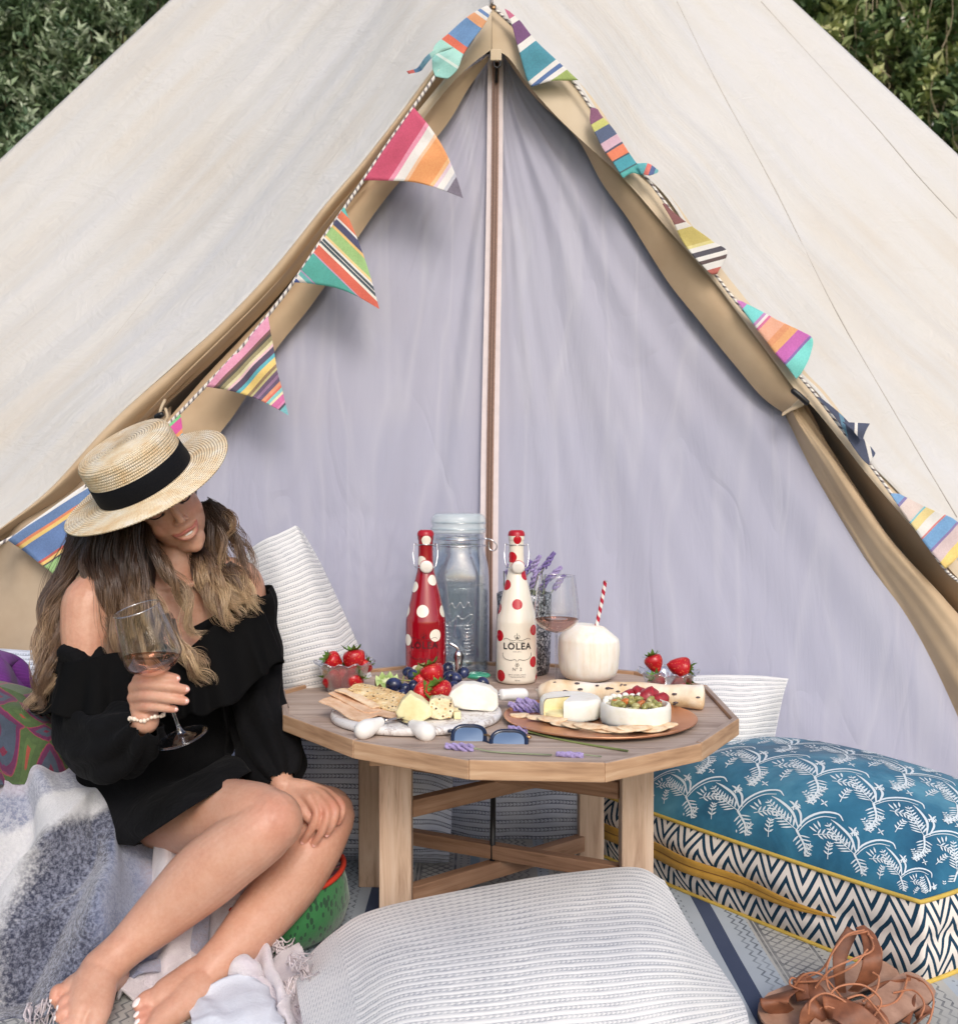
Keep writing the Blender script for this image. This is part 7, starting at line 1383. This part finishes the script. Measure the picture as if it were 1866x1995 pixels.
# ---------------- hair
t = NT('hair_strands'); a = t.n('VertexColor'); a.layer_name = 'col'; t.set(Base_Color=a.outputs[0], Roughness=.30, Specular_IOR_Level=.7, Anisotropic=.0); HAIR = t.m
rs = np.random.RandomState(11); DK, MD, LT, BLD = (np.array(lin(c)[:3]) for c in ((60, 43, 36), (98, 73, 58), (168, 136, 106), (222, 194, 156)))
hv, hfc, hc = [], [], []; hn = 0
def clump(pts_, n, r0, r1, wave, wl, blond=.6, start=.25, K=30, th=.0011, lift=0, tipr=.12, spread=1.0):
    """strands that follow one guide; each waves with the clump"""
    global hn
    g = crom(np.array([P(*q) for q in pts_]), np.linspace(0, 1, K)); tt = np.linspace(0, 1, K); T_, A_, B_ = frames(g); L = np.sum(np.linalg.norm(np.diff(g, axis=0), axis=1)); ph0 = rs.uniform(0, 6.28)
    rad = (r0 + (r1 - r0) * tt) * np.where(tt > .8, 1 - (tt - .8) / .2 * (1 - tipr), 1)
    for i in range(n):
        a = rs.uniform(0, 6.28); q = math.sqrt(rs.rand()); ph = ph0 + rs.normal() * .16; w_ = wave * np.clip(tt * 2.2, .1, 1) * rs.uniform(.75, 1.25); k = 2 * math.pi * tt * L / wl
        tw = a + tt * 2.2
        p = g + A_ * (rad * q * np.cos(tw) + w_ * np.cos(k + ph))[:, None] + B_ * (rad * q * np.sin(tw) + w_ * .8 * np.sin(k + ph))[:, None]
        p += np.cumsum(rs.normal(size=(K, 3)) * .00035, 0)
        ln_ = 1 - rs.uniform(0, 1) ** 1.5 * .5; kk = max(6, int(K * ln_)); p = p[:kk]; t_ = tt[:kk]; r = th * rs.uniform(.7, 1.2) * np.interp(t_ / t_[-1], [0, .6, 1], [1, .9, .15])
        T2 = np.gradient(p, axis=0); T2 /= np.linalg.norm(T2, axis=1, keepdims=True) + 1e-9; S2 = np.cross(T2, V(.3, -.9, .2)); S2 /= np.linalg.norm(S2, axis=1, keepdims=True) + 1e-9; N2 = np.cross(S2, T2)
        v = np.stack([p + S2 * r[:, None], p + N2 * r[:, None] - S2 * r[:, None] * .5, p - N2 * r[:, None] - S2 * r[:, None] * .5], 1).reshape(-1, 3)
        b = np.arange(kk - 1)[:, None] * 3; f = np.concatenate([b + np.array([j, (j + 1) % 3, (j + 1) % 3 + 3, j + 3]) for j in range(3)], 0) + hn
        bl_ = blond * rs.uniform(.7, 1.2); z = np.clip((t_ - start) / .45, 0, 1) * bl_; z = np.clip(z, 0, 1.2)[:, None]; base = DK * (1 - np.clip(t_ * 1.6, 0, 1))[:, None] + MD * np.clip(t_ * 1.6, 0, 1)[:, None]
        c = base * (1 - np.clip(z * 1.5, 0, 1)) + LT * np.clip(z * 1.5, 0, 1); c = c * (1 - np.clip(z * 1.4 - .6, 0, 1)) + BLD * np.clip(z * 1.4 - .6, 0, 1); c = c * rs.uniform(.75, 1.15)
        hv.append(v); hfc.append(f); hc.append(np.repeat(c, 3, 0)); hn += len(v)
gd = [
 # far left long curls
 ([(160, 1040, 2.06), (126, 1110, 2.05), (102, 1180, 2.02), (92, 1255, 1.99), (90, 1310, 1.96), (74, 1366, 1.945), (66, 1386, 1.945)], 190, .022, .017, .009, .10, .60, .15),
 ([(176, 1040, 2.03), (142, 1100, 2.03), (116, 1170, 2.01), (106, 1240, 1.985), (104, 1300, 1.955), (92, 1360, 1.935)], 170, .018, .016, .010, .10, .75, .15),
 ([(150, 1035, 2.07), (140, 1090, 2.08), (115, 1150, 2.08), (100, 1220, 2.03), (84, 1290, 2.0)], 100, .018, .014, .008, .10, .45, .2),
 # over the near shoulder
 ([(190, 1030, 2.02), (175, 1090, 2.00), (196, 1150, 1.975), (222, 1210, 1.96), (238, 1270, 1.94), (262, 1320, 1.93)], 130, .018, .014, .009, .11, .50, .25),
 ([(215, 1030, 2.00), (205, 1090, 1.98), (226, 1150, 1.96), (246, 1210, 1.95), (252, 1270, 1.93), (282, 1322, 1.92)], 130, .018, .013, .009, .11, .65, .25),
 ([(240, 1030, 1.99), (232, 1090, 1.97), (246, 1150, 1.955), (262, 1210, 1.945), (270, 1270, 1.93), (306, 1318, 1.92), (322, 1300, 1.92)], 130, .018, .012, .010, .11, .80, .3),
 ([(262, 1020, 1.98), (262, 1080, 1.96), (274, 1140, 1.95), (292, 1190, 1.94), (300, 1240, 1.935), (296, 1290, 1.93)], 130, .018, .014, .009, .11, .55, .3),
 ([(262, 1015, 1.99), (260, 1075, 1.965), (272, 1130, 1.95), (296, 1180, 1.945), (318, 1225, 1.94), (330, 1262, 1.94)], 110, .013, .011, .009, .10, .8, .3),
 ([(284, 1008, 1.99), (296, 1056, 1.97), (322, 1104, 1.955), (352, 1146, 1.95), (362, 1188, 1.95), (372, 1226, 1.95), (404, 1240, 1.96)], 80, .009, .007, .009, .10, .95, .25),
 ([(230, 1020, 2.03), (215, 1100, 2.04), (200, 1170, 2.03), (212, 1240, 1.98), (232, 1290, 1.95)], 120, .024, .018, .008, .11, .35, .35),
 ([(262, 1030, 2.03), (254, 1100, 2.03), (262, 1170, 2.0), (274, 1240, 1.975)], 110, .022, .017, .008, .11, .30, .35),
 # lower tips under the glass
 ([(318, 1200, 1.945), (340, 1250, 1.93), (366, 1290, 1.93), (392, 1312, 1.935), (402, 1336, 1.935)], 90, .014, .012, .009, .08, .9, .0),
 ([(330, 1210, 1.945), (352, 1262, 1.93), (380, 1284, 1.93), (398, 1304, 1.935)], 60, .012, .008, .008, .08, .7, .0),
 # right side of the neck and face
 ([(396, 985, 2.06), (412, 1020, 2.08), (424, 1060, 2.08), (432, 1100, 2.07), (446, 1140, 2.06), (470, 1170, 2.05)], 120, .016, .018, .010, .10, .55, .2),
 ([(400, 985, 2.07), (424, 1012, 2.09), (448, 1042, 2.10), (470, 1078, 2.10), (490, 1120, 2.09), (500, 1150, 2.09)], 80, .012, .012, .010, .11, .35, .3),
 ([(398, 980, 2.08), (430, 1000, 2.10), (446, 1024, 2.10), (440, 1060, 2.10), (452, 1100, 2.09)], 70, .012, .010, .010, .10, .95, .2),
 ([(380, 1060, 2.08), (384, 1090, 2.05), (398, 1120, 2.03), (420, 1150, 2.02), (440, 1186, 2.01), (476, 1206, 2.01)], 130, .020, .014, .010, .09, .9, .15),
 ([(384, 1060, 2.07), (400, 1096, 2.05), (424, 1126, 2.04), (452, 1150, 2.03), (476, 1176, 2.02), (512, 1190, 2.02)], 120, .018, .012, .010, .09, .95, .15),
 ([(384, 1070, 2.07), (390, 1104, 2.04), (402, 1140, 2.02), (420, 1172, 2.0), (440, 1206, 1.99), (458, 1222, 1.99)], 90, .014, .010, .009, .09, .85, .2),
 ([(392, 1040, 2.10), (400, 1080, 2.09), (410, 1110, 2.07), (440, 1134, 2.06), (470, 1146, 2.06)], 110, .022, .016, .009, .10, .4, .3),
 ([(384, 1056, 2.10), (390, 1100, 2.08), (406, 1140, 2.05)], 80, .016, .016, .006, .10, .15, .5),
 ([(438, 1100, 2.07), (462, 1120, 2.06), (482, 1160, 2.04), (496, 1196, 2.03)], 60, .012, .008, .008, .09, .7, .1),
]
for gi, g in enumerate(gd):
    nl = 6
    for l_ in range(nl):
        aa = l_ / nl * 6.28 + gi; o1 = g[2] * 1000 * .62; o2 = g[3] * 1000 * .75
        m_ = len(g[0]); pts_ = [(q[0] + (o1 + (o2 - o1) * i / m_) * math.cos(aa + i * .5) + rs.uniform(-2, 2), q[1] + rs.uniform(-4, 4), q[2] + (o1 + (o2 - o1) * i / m_) * math.sin(aa + i * .5) * .001) for i, q in enumerate(g[0])]
        clump(pts_, int(g[1] * .42), g[2] * .40, g[3] * .42, g[4] * 1.25, g[5] * rs.uniform(1.2, 1.7), g[6] * rs.uniform(.15, 1.6), g[7], th=.00075)
    clump(g[0], 30, g[2] * 1.3, g[3] * 1.9, g[4] * 1.3, g[5] * 1.5, g[6], g[7], th=.0005)
tag(fastmesh('hair', np.vstack(hv), np.vstack(hfc), HAIR, pe, np.vstack(hc), True), kind='stuff')
# dark mass of hair close to the scalp
mb = MB(); SC = simple('dark_hair_mass', (34, 25, 22), .55, var=.3, scale=60, bump=.5, bscale=120)
v, f = ico((0, 0, 0), 1, 4, (.086, .098, .096)); v = (HB @ v.T).T + H(0, -.028, .022); mb.add(v, f)
for q in ([(210, 1000, 2.10, .05), (205, 1060, 2.08, .045), (200, 1120, 2.06, .03)], [(262, 1000, 2.05, .05), (258, 1060, 2.03, .045), (272, 1130, 2.02, .032), (282, 1180, 2.0, .016)], [(290, 1005, 2.06, .030), (288, 1060, 2.06, .022), (296, 1100, 2.05, .012)], [(385, 1010, 2.12, .022), (392, 1060, 2.12, .026), (402, 1110, 2.10, .02)]):
    v, f, _ = rtube([P(*a[:3]) for a in q], [a[3] for a in q], 16, m=16); mb.add(v, f)
o = mb.build('hair_base', SC, pe); mo = o.modifiers.new('r', 'REMESH'); mo.mode = 'VOXEL'; mo.voxel_size = .006; mo.use_smooth_shade = True; mo = o.modifiers.new('s', 'SMOOTH'); mo.iterations = 8; apply_mods(o)

# ---------------- glass in her hand
up = nrm(V(-.255, -.20, .945)); Mg2 = Mat(basis(up), P(355, 1437, 1.80)); g2_, bw = wine_glass('wine_glass', 'wine glass tilted in her hand with a little pale rose', Mg2, 1.04); fill(g2_, bw, Mg2, .152, ROSE, 1.04)
# ============================================================ BLANKETS
t = NT('striped_blanket'); u = t.uv(); s = t.sep(u); o = t.obj(); wob = t.math('MULTIPLY', t.math('SUBTRACT', t.noise(o, 10, 3), .5), .05); x = t.math('SUBTRACT', t.math('ADD', s[1], wob), t.math('MULTIPLY', t.math('MAXIMUM', t.math('SUBTRACT', .42, s[0]), 0), 1.6))
grey, white, dark, mid, pink = lin((178, 180, 192)), lin((236, 234, 232)), lin((64, 66, 84)), lin((138, 146, 170)), lin((214, 202, 206))
kn = t.noise(o, 150, 4, .7); big = t.noise(o, 9, 3, .5); x = t.math('ADD', x, t.math('MULTIPLY', t.math('SUBTRACT', t.noise(o, 60, 4, .7), .5), .06))
grey, white, dark, mid, pink = lin((130, 136, 160)), lin((206, 206, 210)), lin((54, 58, 78)), lin((118, 128, 158)), lin((166, 160, 174))
base = t.ramp(x, [(0, pink), (.09, pink), (.13, grey), (.27, grey), (.31, white), (.47, white), (.52, dark), (.70, dark), (.76, mid), (.86, mid), (.90, pink)])
lite = t.ramp(x, [(0, lin((200, 192, 202))), (.13, lin((196, 200, 214))), (.31, lin((222, 222, 224))), (.47, lin((222, 222, 224))), (.50, lin((222, 222, 224))), (.54, lin((168, 172, 190))), (.76, lin((170, 178, 202)))])
fl = t.ramp(t.math('ADD', t.math('MULTIPLY', kn, .75), t.math('MULTIPLY', big, .25)), [(.42, (0, 0, 0, 1)), (.60, (1, 1, 1, 1))]); c = t.mix(t.math('MULTIPLY', fl, .62), base, lite)
t.bump(t.math('ADD', t.math('MULTIPLY', kn, 1.2), t.math('MULTIPLY', t.noise(o, 320, 3, .7), .8)), .7, .005); t.set(Base_Color=c, Roughness=1.0, Sheen_Weight=.5, Specular_IOR_Level=.05); BLK_T = t.m
def drape(name, label, rows, mat, amp=.012, fr=5, seed=0, nu=120, nv=140, group=None, th=.006, cat='blanket', parent=None):
    S = patch(Pc(rows), nu, nv); U, Vv = np.meshgrid(np.linspace(0, 1, nu), np.linspace(0, 1, nv), indexing='ij'); n = vnormals(S); n *= -np.sign(n[..., 1].mean()) or 1
    g_ = np.stack([U * 1.6, Vv * fr * .8 + U * 1.2, U * 0 + seed + 2], 2); rid = 1 - np.abs(nz(g_, 1.0)) * 3.2; w_ = np.clip(rid, 0, 1) ** 1.5 * amp * 1.5 + nz(np.stack([U * 2.2, Vv * fr, U * 0 + seed], 2), 1) * amp * 1.3 + nz(np.stack([U * 5, Vv * fr * 2.2, U * 0 + seed + 4], 2), 1) * amp * .6 + np.sin(Vv * fr * 6.28 + 4 * nz(np.stack([U * 1.5, Vv * 1.5, U * 0 + seed + 9], 2), 1)) * amp * .8
    S = S + n * w_[..., None]; S[..., 2] = np.maximum(S[..., 2], .012); o = surf(name, S, mat, parent); solid(o, th, -1)
    if label: tag(o, label, cat, group)
    return o, S
o, SB = drape('throw_blanket', 'grey, white and charcoal striped throw draped over her seat down to the rug',
      [[(-160, 1430, 2.16), (-40, 1452, 2.12), (60, 1450, 2.08), (140, 1455, 2.08), (240, 1490, 2.12), (330, 1520, 2.14)],
       [(-190, 1500, 2.06), (-60, 1515, 2.02), (50, 1510, 1.98), (140, 1520, 1.97), (240, 1570, 2.02), (340, 1600, 2.04)],
       [(-210, 1590, 2.00), (-80, 1600, 1.95), (50, 1575, 1.91), (160, 1590, 1.895), (235, 1625, 1.92), (350, 1655, 1.98)],
       [(-230, 1700, 1.95), (-110, 1710, 1.90), (30, 1690, 1.865), (160, 1680, 1.855), (240, 1690, 1.875), (370, 1720, 1.93)],
       [(-250, 1820, 1.90), (-150, 1820, 1.85), (-20, 1800, 1.815), (110, 1790, 1.795), (232, 1785, 1.815), (390, 1790, 1.89)],
       [(-270, 1920, 1.84), (-180, 1930, 1.78), (-60, 1920, 1.735), (70, 1900, 1.725), (226, 1890, 1.79), (400, 1870, 1.86)],
       [(-280, 2050, 1.74), (-200, 2060, 1.68), (-80, 2060, 1.66), (30, 2010, 1.66), (190, 1950, 1.74), (400, 1905, 1.82)]], BLK_T, .028, 4.5, 2)
t = NT('pale_wool'); o_ = t.obj(); t.set(Base_Color=t.ramp(t.noise(o_, 14, 4, .6), [(.35, lin((206, 196, 204))), (.6, lin((226, 220, 224)))]), Roughness=1, Sheen_Weight=.6, Specular_IOR_Level=.05); t.bump(t.math('ADD', t.noise(o_, 50, 4, .7), t.noise(o_, 400, 2, .7)), .5, .005); WOOL = t.m
t = NT('grey_wool'); o_ = t.obj(); t.set(Base_Color=t.ramp(t.noise(o_, 14, 4, .6), [(.35, lin((168, 168, 182))), (.6, lin((196, 196, 206)))]), Roughness=1, Sheen_Weight=.6, Specular_IOR_Level=.05); t.bump(t.math('ADD', t.noise(o_, 50, 4, .7), t.noise(o_, 400, 2, .7)), .5, .005); GWOOL = t.m
bz = root('wool_blanket', 'pale lilac wool blanket bunched under her calves with knotted fringe by the green cushion', 'blanket', P(430, 1850, 1.85))
drape('blanket_cloth', None, [[(300, 1640, 1.96), (400, 1660, 1.98), (500, 1690, 2.0), (560, 1720, 2.02)], [(290, 1730, 1.90), (390, 1740, 1.90), (490, 1760, 1.94), (556, 1790, 1.96)], [(270, 1820, 1.86), (370, 1820, 1.85), (470, 1830, 1.87), (550, 1850, 1.88)], [(250, 1900, 1.80), (350, 1890, 1.79), (460, 1880, 1.81), (560, 1890, 1.82)], [(230, 1960, 1.74), (340, 1950, 1.73), (470, 1930, 1.76), (580, 1930, 1.78)]], WOOL, .018, 4, 3, 70, 80, parent=bz)
drape('blanket_cloth', None, [[(470, 1868, 1.80), (500, 1856, 1.80), (540, 1860, 1.81), (570, 1880, 1.82)], [(478, 1900, 1.75), (512, 1886, 1.74), (556, 1890, 1.75), (594, 1908, 1.77)], [(500, 1940, 1.71), (534, 1926, 1.69), (574, 1930, 1.70), (606, 1944, 1.73)], [(520, 1985, 1.67), (550, 1975, 1.66), (586, 1974, 1.66), (614, 1982, 1.69)], [(530, 2030, 1.64), (560, 2020, 1.63), (596, 2016, 1.63), (620, 2020, 1.66)]], WOOL, .016, 3, 5, 70, 50, parent=bz)
gb_ = root('grey_blanket', 'pale grey felted blanket corner lying beside her foot at the bottom', 'blanket', P(430, 1960, 1.66))
drape('blanket_corner', None, [[(360, 1942, 1.70), (400, 1928, 1.705), (450, 1908, 1.715), (500, 1904, 1.725), (516, 1912, 1.73)], [(366, 1966, 1.665), (410, 1956, 1.66), (460, 1944, 1.665), (510, 1936, 1.675), (530, 1944, 1.69)], [(376, 2000, 1.63), (430, 1990, 1.62), (480, 1980, 1.625), (524, 1974, 1.64), (546, 1980, 1.65)], [(384, 2050, 1.59), (440, 2050, 1.58), (490, 2040, 1.58), (540, 2030, 1.59), (560, 2030, 1.60)]], simple('felt_grey', (206, 210, 220), 1, var=.08, bump=.6, bscale=200), .004, 2, 7, 50, 60, parent=gb_, th=.01)
v, f, _ = rtube([P(462, 1898, 1.74), P(470, 1880, 1.73), P(486, 1884, 1.725), P(500, 1900, 1.735), P(512, 1906, 1.75)], [.012, .016, .014, .012, .010], 14, m=20); v += (nz(v, 40, 2) * .005)[:, None]; mesh('blanket_fold', v, f, WOOL, gb_)
# fringe: twisted tassels
fr_ = MB(); rr = random.Random(5)
def tassel(a, b, n=7, r=.0016, sag=.012):
    for k in range(n):
        j = lambda s: V(rr.uniform(-s, s), rr.uniform(-s, s), rr.uniform(-s, s)); a_, b_ = a + j(.003), b + j(.012); m1 = a_ + (b_ - a_) * .35 + j(.006) + V(0, 0, sag * rr.random()); m2 = a_ + (b_ - a_) * .7 + j(.008) + V(0, 0, -sag * rr.random()); v, f, _ = tube([a_, m1, m2, b_], [r, r, r * .9, r * .5], 5, m=12); fr_.add(v, f)
for x0, y0, x1, y1 in [(560, 1878, 598, 1872), (572, 1890, 612, 1900), (580, 1900, 616, 1916), (586, 1920, 620, 1940), (596, 1940, 622, 1962), (540, 1920, 560, 1952), (560, 1930, 590, 1962), (530, 1940, 548, 1978), (548, 1950, 580, 1986), (590, 1950, 604, 1990), (560, 1966, 596, 2000), (520, 1970, 560, 2004), (600, 1964, 624, 1994), (505, 1960, 530, 1990), (575, 1910, 560, 1945), (600, 1920, 585, 1968)]:
    tassel(P(x0, y0, 1.72), P(x1, y1, 1.665), 9)
for x0, y0, x1, y1 in [(530, 1846, 556, 1836), (534, 1852, 560, 1846)]: tassel(P(x0, y0, 1.82), P(x1, y1, 1.81), 7)
tag(fr_.build('fringe', simple('fringe_yarn', (214, 204, 206), 1, var=.15), bz), kind='stuff')
fr_ = MB()
for k in range(16): x = -10 + k * 7; tassel(P(x + 24, 1440 + k * 2, 2.03), P(x - 14 + rr.uniform(-6, 6), 1470 + k * 2.5 + rr.uniform(-6, 6), 1.98), 5, .0014)
for k in range(12): x = 60 + k * 14; tassel(P(x, 1960 - k * 2, 1.69), P(x - 6, 1996 - k * 3, 1.65), 5, .0016)
fo = fr_.build('blanket_fringe', simple('fringe_yarn_grey', (206, 196, 200), 1, var=.2), o); tag(fo, kind='stuff')

# ============================================================ SANDALS
t = NT('tan_leather'); o_ = t.obj(); t.set(Base_Color=t.ramp(t.noise(o_, 22, 5, .6), [(.3, lin((104, 62, 42))), (.55, lin((142, 88, 60))), (.75, lin((170, 116, 86)))]), Roughness=.55, Specular_IOR_Level=.5); t.bump(t.noise(o_, 260, 4, .6), .3, .0012); LEA = t.m
t = NT('insole_leather'); o_ = t.obj(); t.set(Base_Color=t.ramp(t.noise(o_, 30, 5, .6), [(.3, lin((150, 112, 92))), (.7, lin((190, 152, 130)))]), Roughness=.6); INS = t.m; SOLE = simple('dark_sole', (62, 44, 38), .8); LACE = simple('lace_leather', (182, 120, 86), .5, var=.15, scale=60)
def sandal(label, heel, toe, tilt, seed, straps, laces):
    """heel, toe: world points of the sole's ends; straps and laces given as px paths"""
    heel, toe = np.asarray(heel, float), np.asarray(toe, float); o = root('sandal', label, 'sandal', (heel + toe) / 2, 'pair of tan leather lace up sandals'); d = nrm(toe - heel); upn = nrm(np.array(tilt, float) - d * np.dot(tilt, d)); s = np.cross(d, upn); L = np.linalg.norm(toe - heel)
    prof = [(0, .012), (.03, .026), (.12, .031), (.3, .028), (.5, .028), (.68, .038), (.82, .041), (.93, .032), (.985, .016), (1, .004)]; tt = np.linspace(0, 1, 40); w_ = np.interp(tt, [q[0] for q in prof], [q[1] for q in prof]); sh = .006 * np.sin(tt * 3.1) * (1 if seed % 2 else -1)
    out = [heel + d * L * a + s * (b + c) for a, b, c in zip(tt, w_, sh)] + [heel + d * L * a - s * (b - c) for a, b, c in zip(tt[::-1], w_[::-1], sh[::-1])]; n = len(out); arch = [upn * .004 * math.sin(min(1, k / n * 2 if k < n / 2 else 2 - k / n * 2) * 3.1) for k in range(n)]
    top = [q + a_ + upn * .006 for q, a_ in zip(out, arch)]; midv = [q + a_ + upn * .002 for q, a_ in zip(out, arch)]; bot = [q + a_ - upn * .004 for q, a_ in zip(out, arch)]
    def strip_(A, B): return A + B, [(i, (i + 1) % n, n + (i + 1) % n, n + i) for i in range(n)]
    def cap_(A): h = n // 2; return A, [(i, i + 1, n - 2 - i, n - 1 - i) for i in range(h - 1)]
    mb = MB(); mb.add(*strip_(midv, top)); mb.add(*cap_(top)); mb.build('insole', INS, o); mb = MB(); mb.add(*strip_(bot, midv)); mb.add(*cap_(bot)); mb.build('sole', SOLE, o)
    for pts_, w2 in straps:
        q = crom(np.array([P(*a_) for a_ in pts_]), np.linspace(0, 1, 30)); w3 = crom(np.array(w2, float)[:, None], np.linspace(0, 1, 30))[:, 0]; v, f, _ = tube(q, np.stack([w3, np.full(30, .0016)], 1), 14, ref=(.75, .1, .55) if len(pts_) == 3 else (.85, 0, .2)); mesh('strap', v, f, LEA, o)
        for tt_ in (.0, .97): pass
    for pts_ in laces + (EXTRA[:3] if seed == 1 else EXTRA[3:]): v, f, _ = tube([P(*a_) for a_ in pts_], .0017, 7, m=60); mesh('lace', v, f, LACE, o)
    return o
EXTRA = [[(1640, 1945, 1.66), (1600, 1900, 1.66), (1566, 1900, 1.67), (1545, 1925, 1.68)], [(1600, 1965, 1.62), (1630, 1925, 1.63), (1680, 1920, 1.63), (1716, 1950, 1.62), (1700, 1985, 1.60)], [(1690, 1820, 1.70), (1716, 1850, 1.68), (1712, 1890, 1.66)], [(1575, 1990, 1.60), (1606, 1962, 1.60), (1640, 1975, 1.59), (1668, 2000, 1.58)], [(1740, 1935, 1.67), (1778, 1930, 1.66), (1800, 1955, 1.64), (1790, 1990, 1.62)]]
# one sandal lies with its heel up right, toe down left; the other lies in front of it
sandal('tan sandal lying at the back with its tall tongue upright', G(1735, 1888, .03), G(1480, 1985, .02) + V(0, -.02, 0), (.1, -.2, 1), 1,
       [([(1530, 1975, 1.66), (1508, 1955, 1.64), (1520, 1940, 1.66), (1560, 1925, 1.70)], [.016, .022, .024, .018]), ([(1640, 1940, 1.72), (1634, 1890, 1.715), (1640, 1850, 1.73), (1660, 1812, 1.745)], [.008, .010, .012, .010]),
        ([(1662, 1932, 1.68), (1690, 1905, 1.66), (1700, 1866, 1.66), (1692, 1826, 1.70), (1676, 1806, 1.73)], [.012, .017, .015, .012, .008]), ([(1560, 1920, 1.70), (1556, 1905, 1.69), (1566, 1950, 1.66)], [.014, .012, .012]),
        ([(1566, 1905, 1.69), (1590, 1935, 1.66), (1606, 1960, 1.65)], [.008, .014, .014])],
       [[(1560, 1910, 1.69), (1600, 1890, 1.68), (1626, 1850, 1.68), (1650, 1822, 1.69), (1684, 1812, 1.70)], [(1548, 1914, 1.68), (1600, 1910, 1.66), (1660, 1884, 1.64), (1690, 1850, 1.66)], [(1560, 1912, 1.69), (1542, 1906, 1.69), (1540, 1920, 1.68), (1568, 1932, 1.66)],
        [(1690, 1815, 1.71), (1640, 1830, 1.70), (1612, 1880, 1.67), (1612, 1920, 1.65), (1626, 1940, 1.64)], [(1690, 1815, 1.71), (1700, 1850, 1.66), (1660, 1870, 1.65), (1618, 1890, 1.65), (1588, 1925, 1.66)], [(1700, 1895, 1.65), (1712, 1906, 1.64), (1704, 1935, 1.63), (1680, 1952, 1.62)]])
sandal('tan sandal lying in front, cut by the bottom edge of the photo', G(1800, 1915, .05), G(1590, 2040, .03), (-.1, -.5, 1), 2,
       [([(1780, 1905, 1.72), (1772, 1925, 1.70), (1766, 1955, 1.66), (1752, 1990, 1.63)], [.012, .011, .013, .016]), ([(1790, 1962, 1.66), (1800, 1980, 1.65), (1780, 1996, 1.62)], [.012, .016, .016]), ([(1570, 2000, 1.60), (1580, 1974, 1.60), (1620, 1962, 1.60), (1660, 1980, 1.58), (1700, 2010, 1.57)], [.012, .016, .022, .022, .020]),
        ([(1650, 1975, 1.61), (1690, 1962, 1.62), (1716, 1985, 1.60), (1722, 2012, 1.59)], [.006, .008, .010, .010]), ([(1700, 1940, 1.70), (1740, 1925, 1.70), (1772, 1915, 1.71)], [.012, .014, .012])],
       [[(1574, 1978, 1.60), (1580, 1950, 1.60), (1610, 1936, 1.61), (1650, 1956, 1.60), (1690, 2000, 1.58)], [(1650, 1946, 1.62), (1680, 1940, 1.62), (1706, 1965, 1.60), (1735, 2004, 1.58)], [(1766, 1900, 1.70), (1800, 1915, 1.66), (1818, 1945, 1.64), (1812, 1985, 1.62), (1800, 2005, 1.61)], [(1768, 1902, 1.70), (1760, 1930, 1.67), (1740, 1955, 1.65), (1700, 1962, 1.63), (1672, 1955, 1.63)], [(1650, 1980, 1.60), (1645, 1960, 1.60), (1652, 1945, 1.61)]])
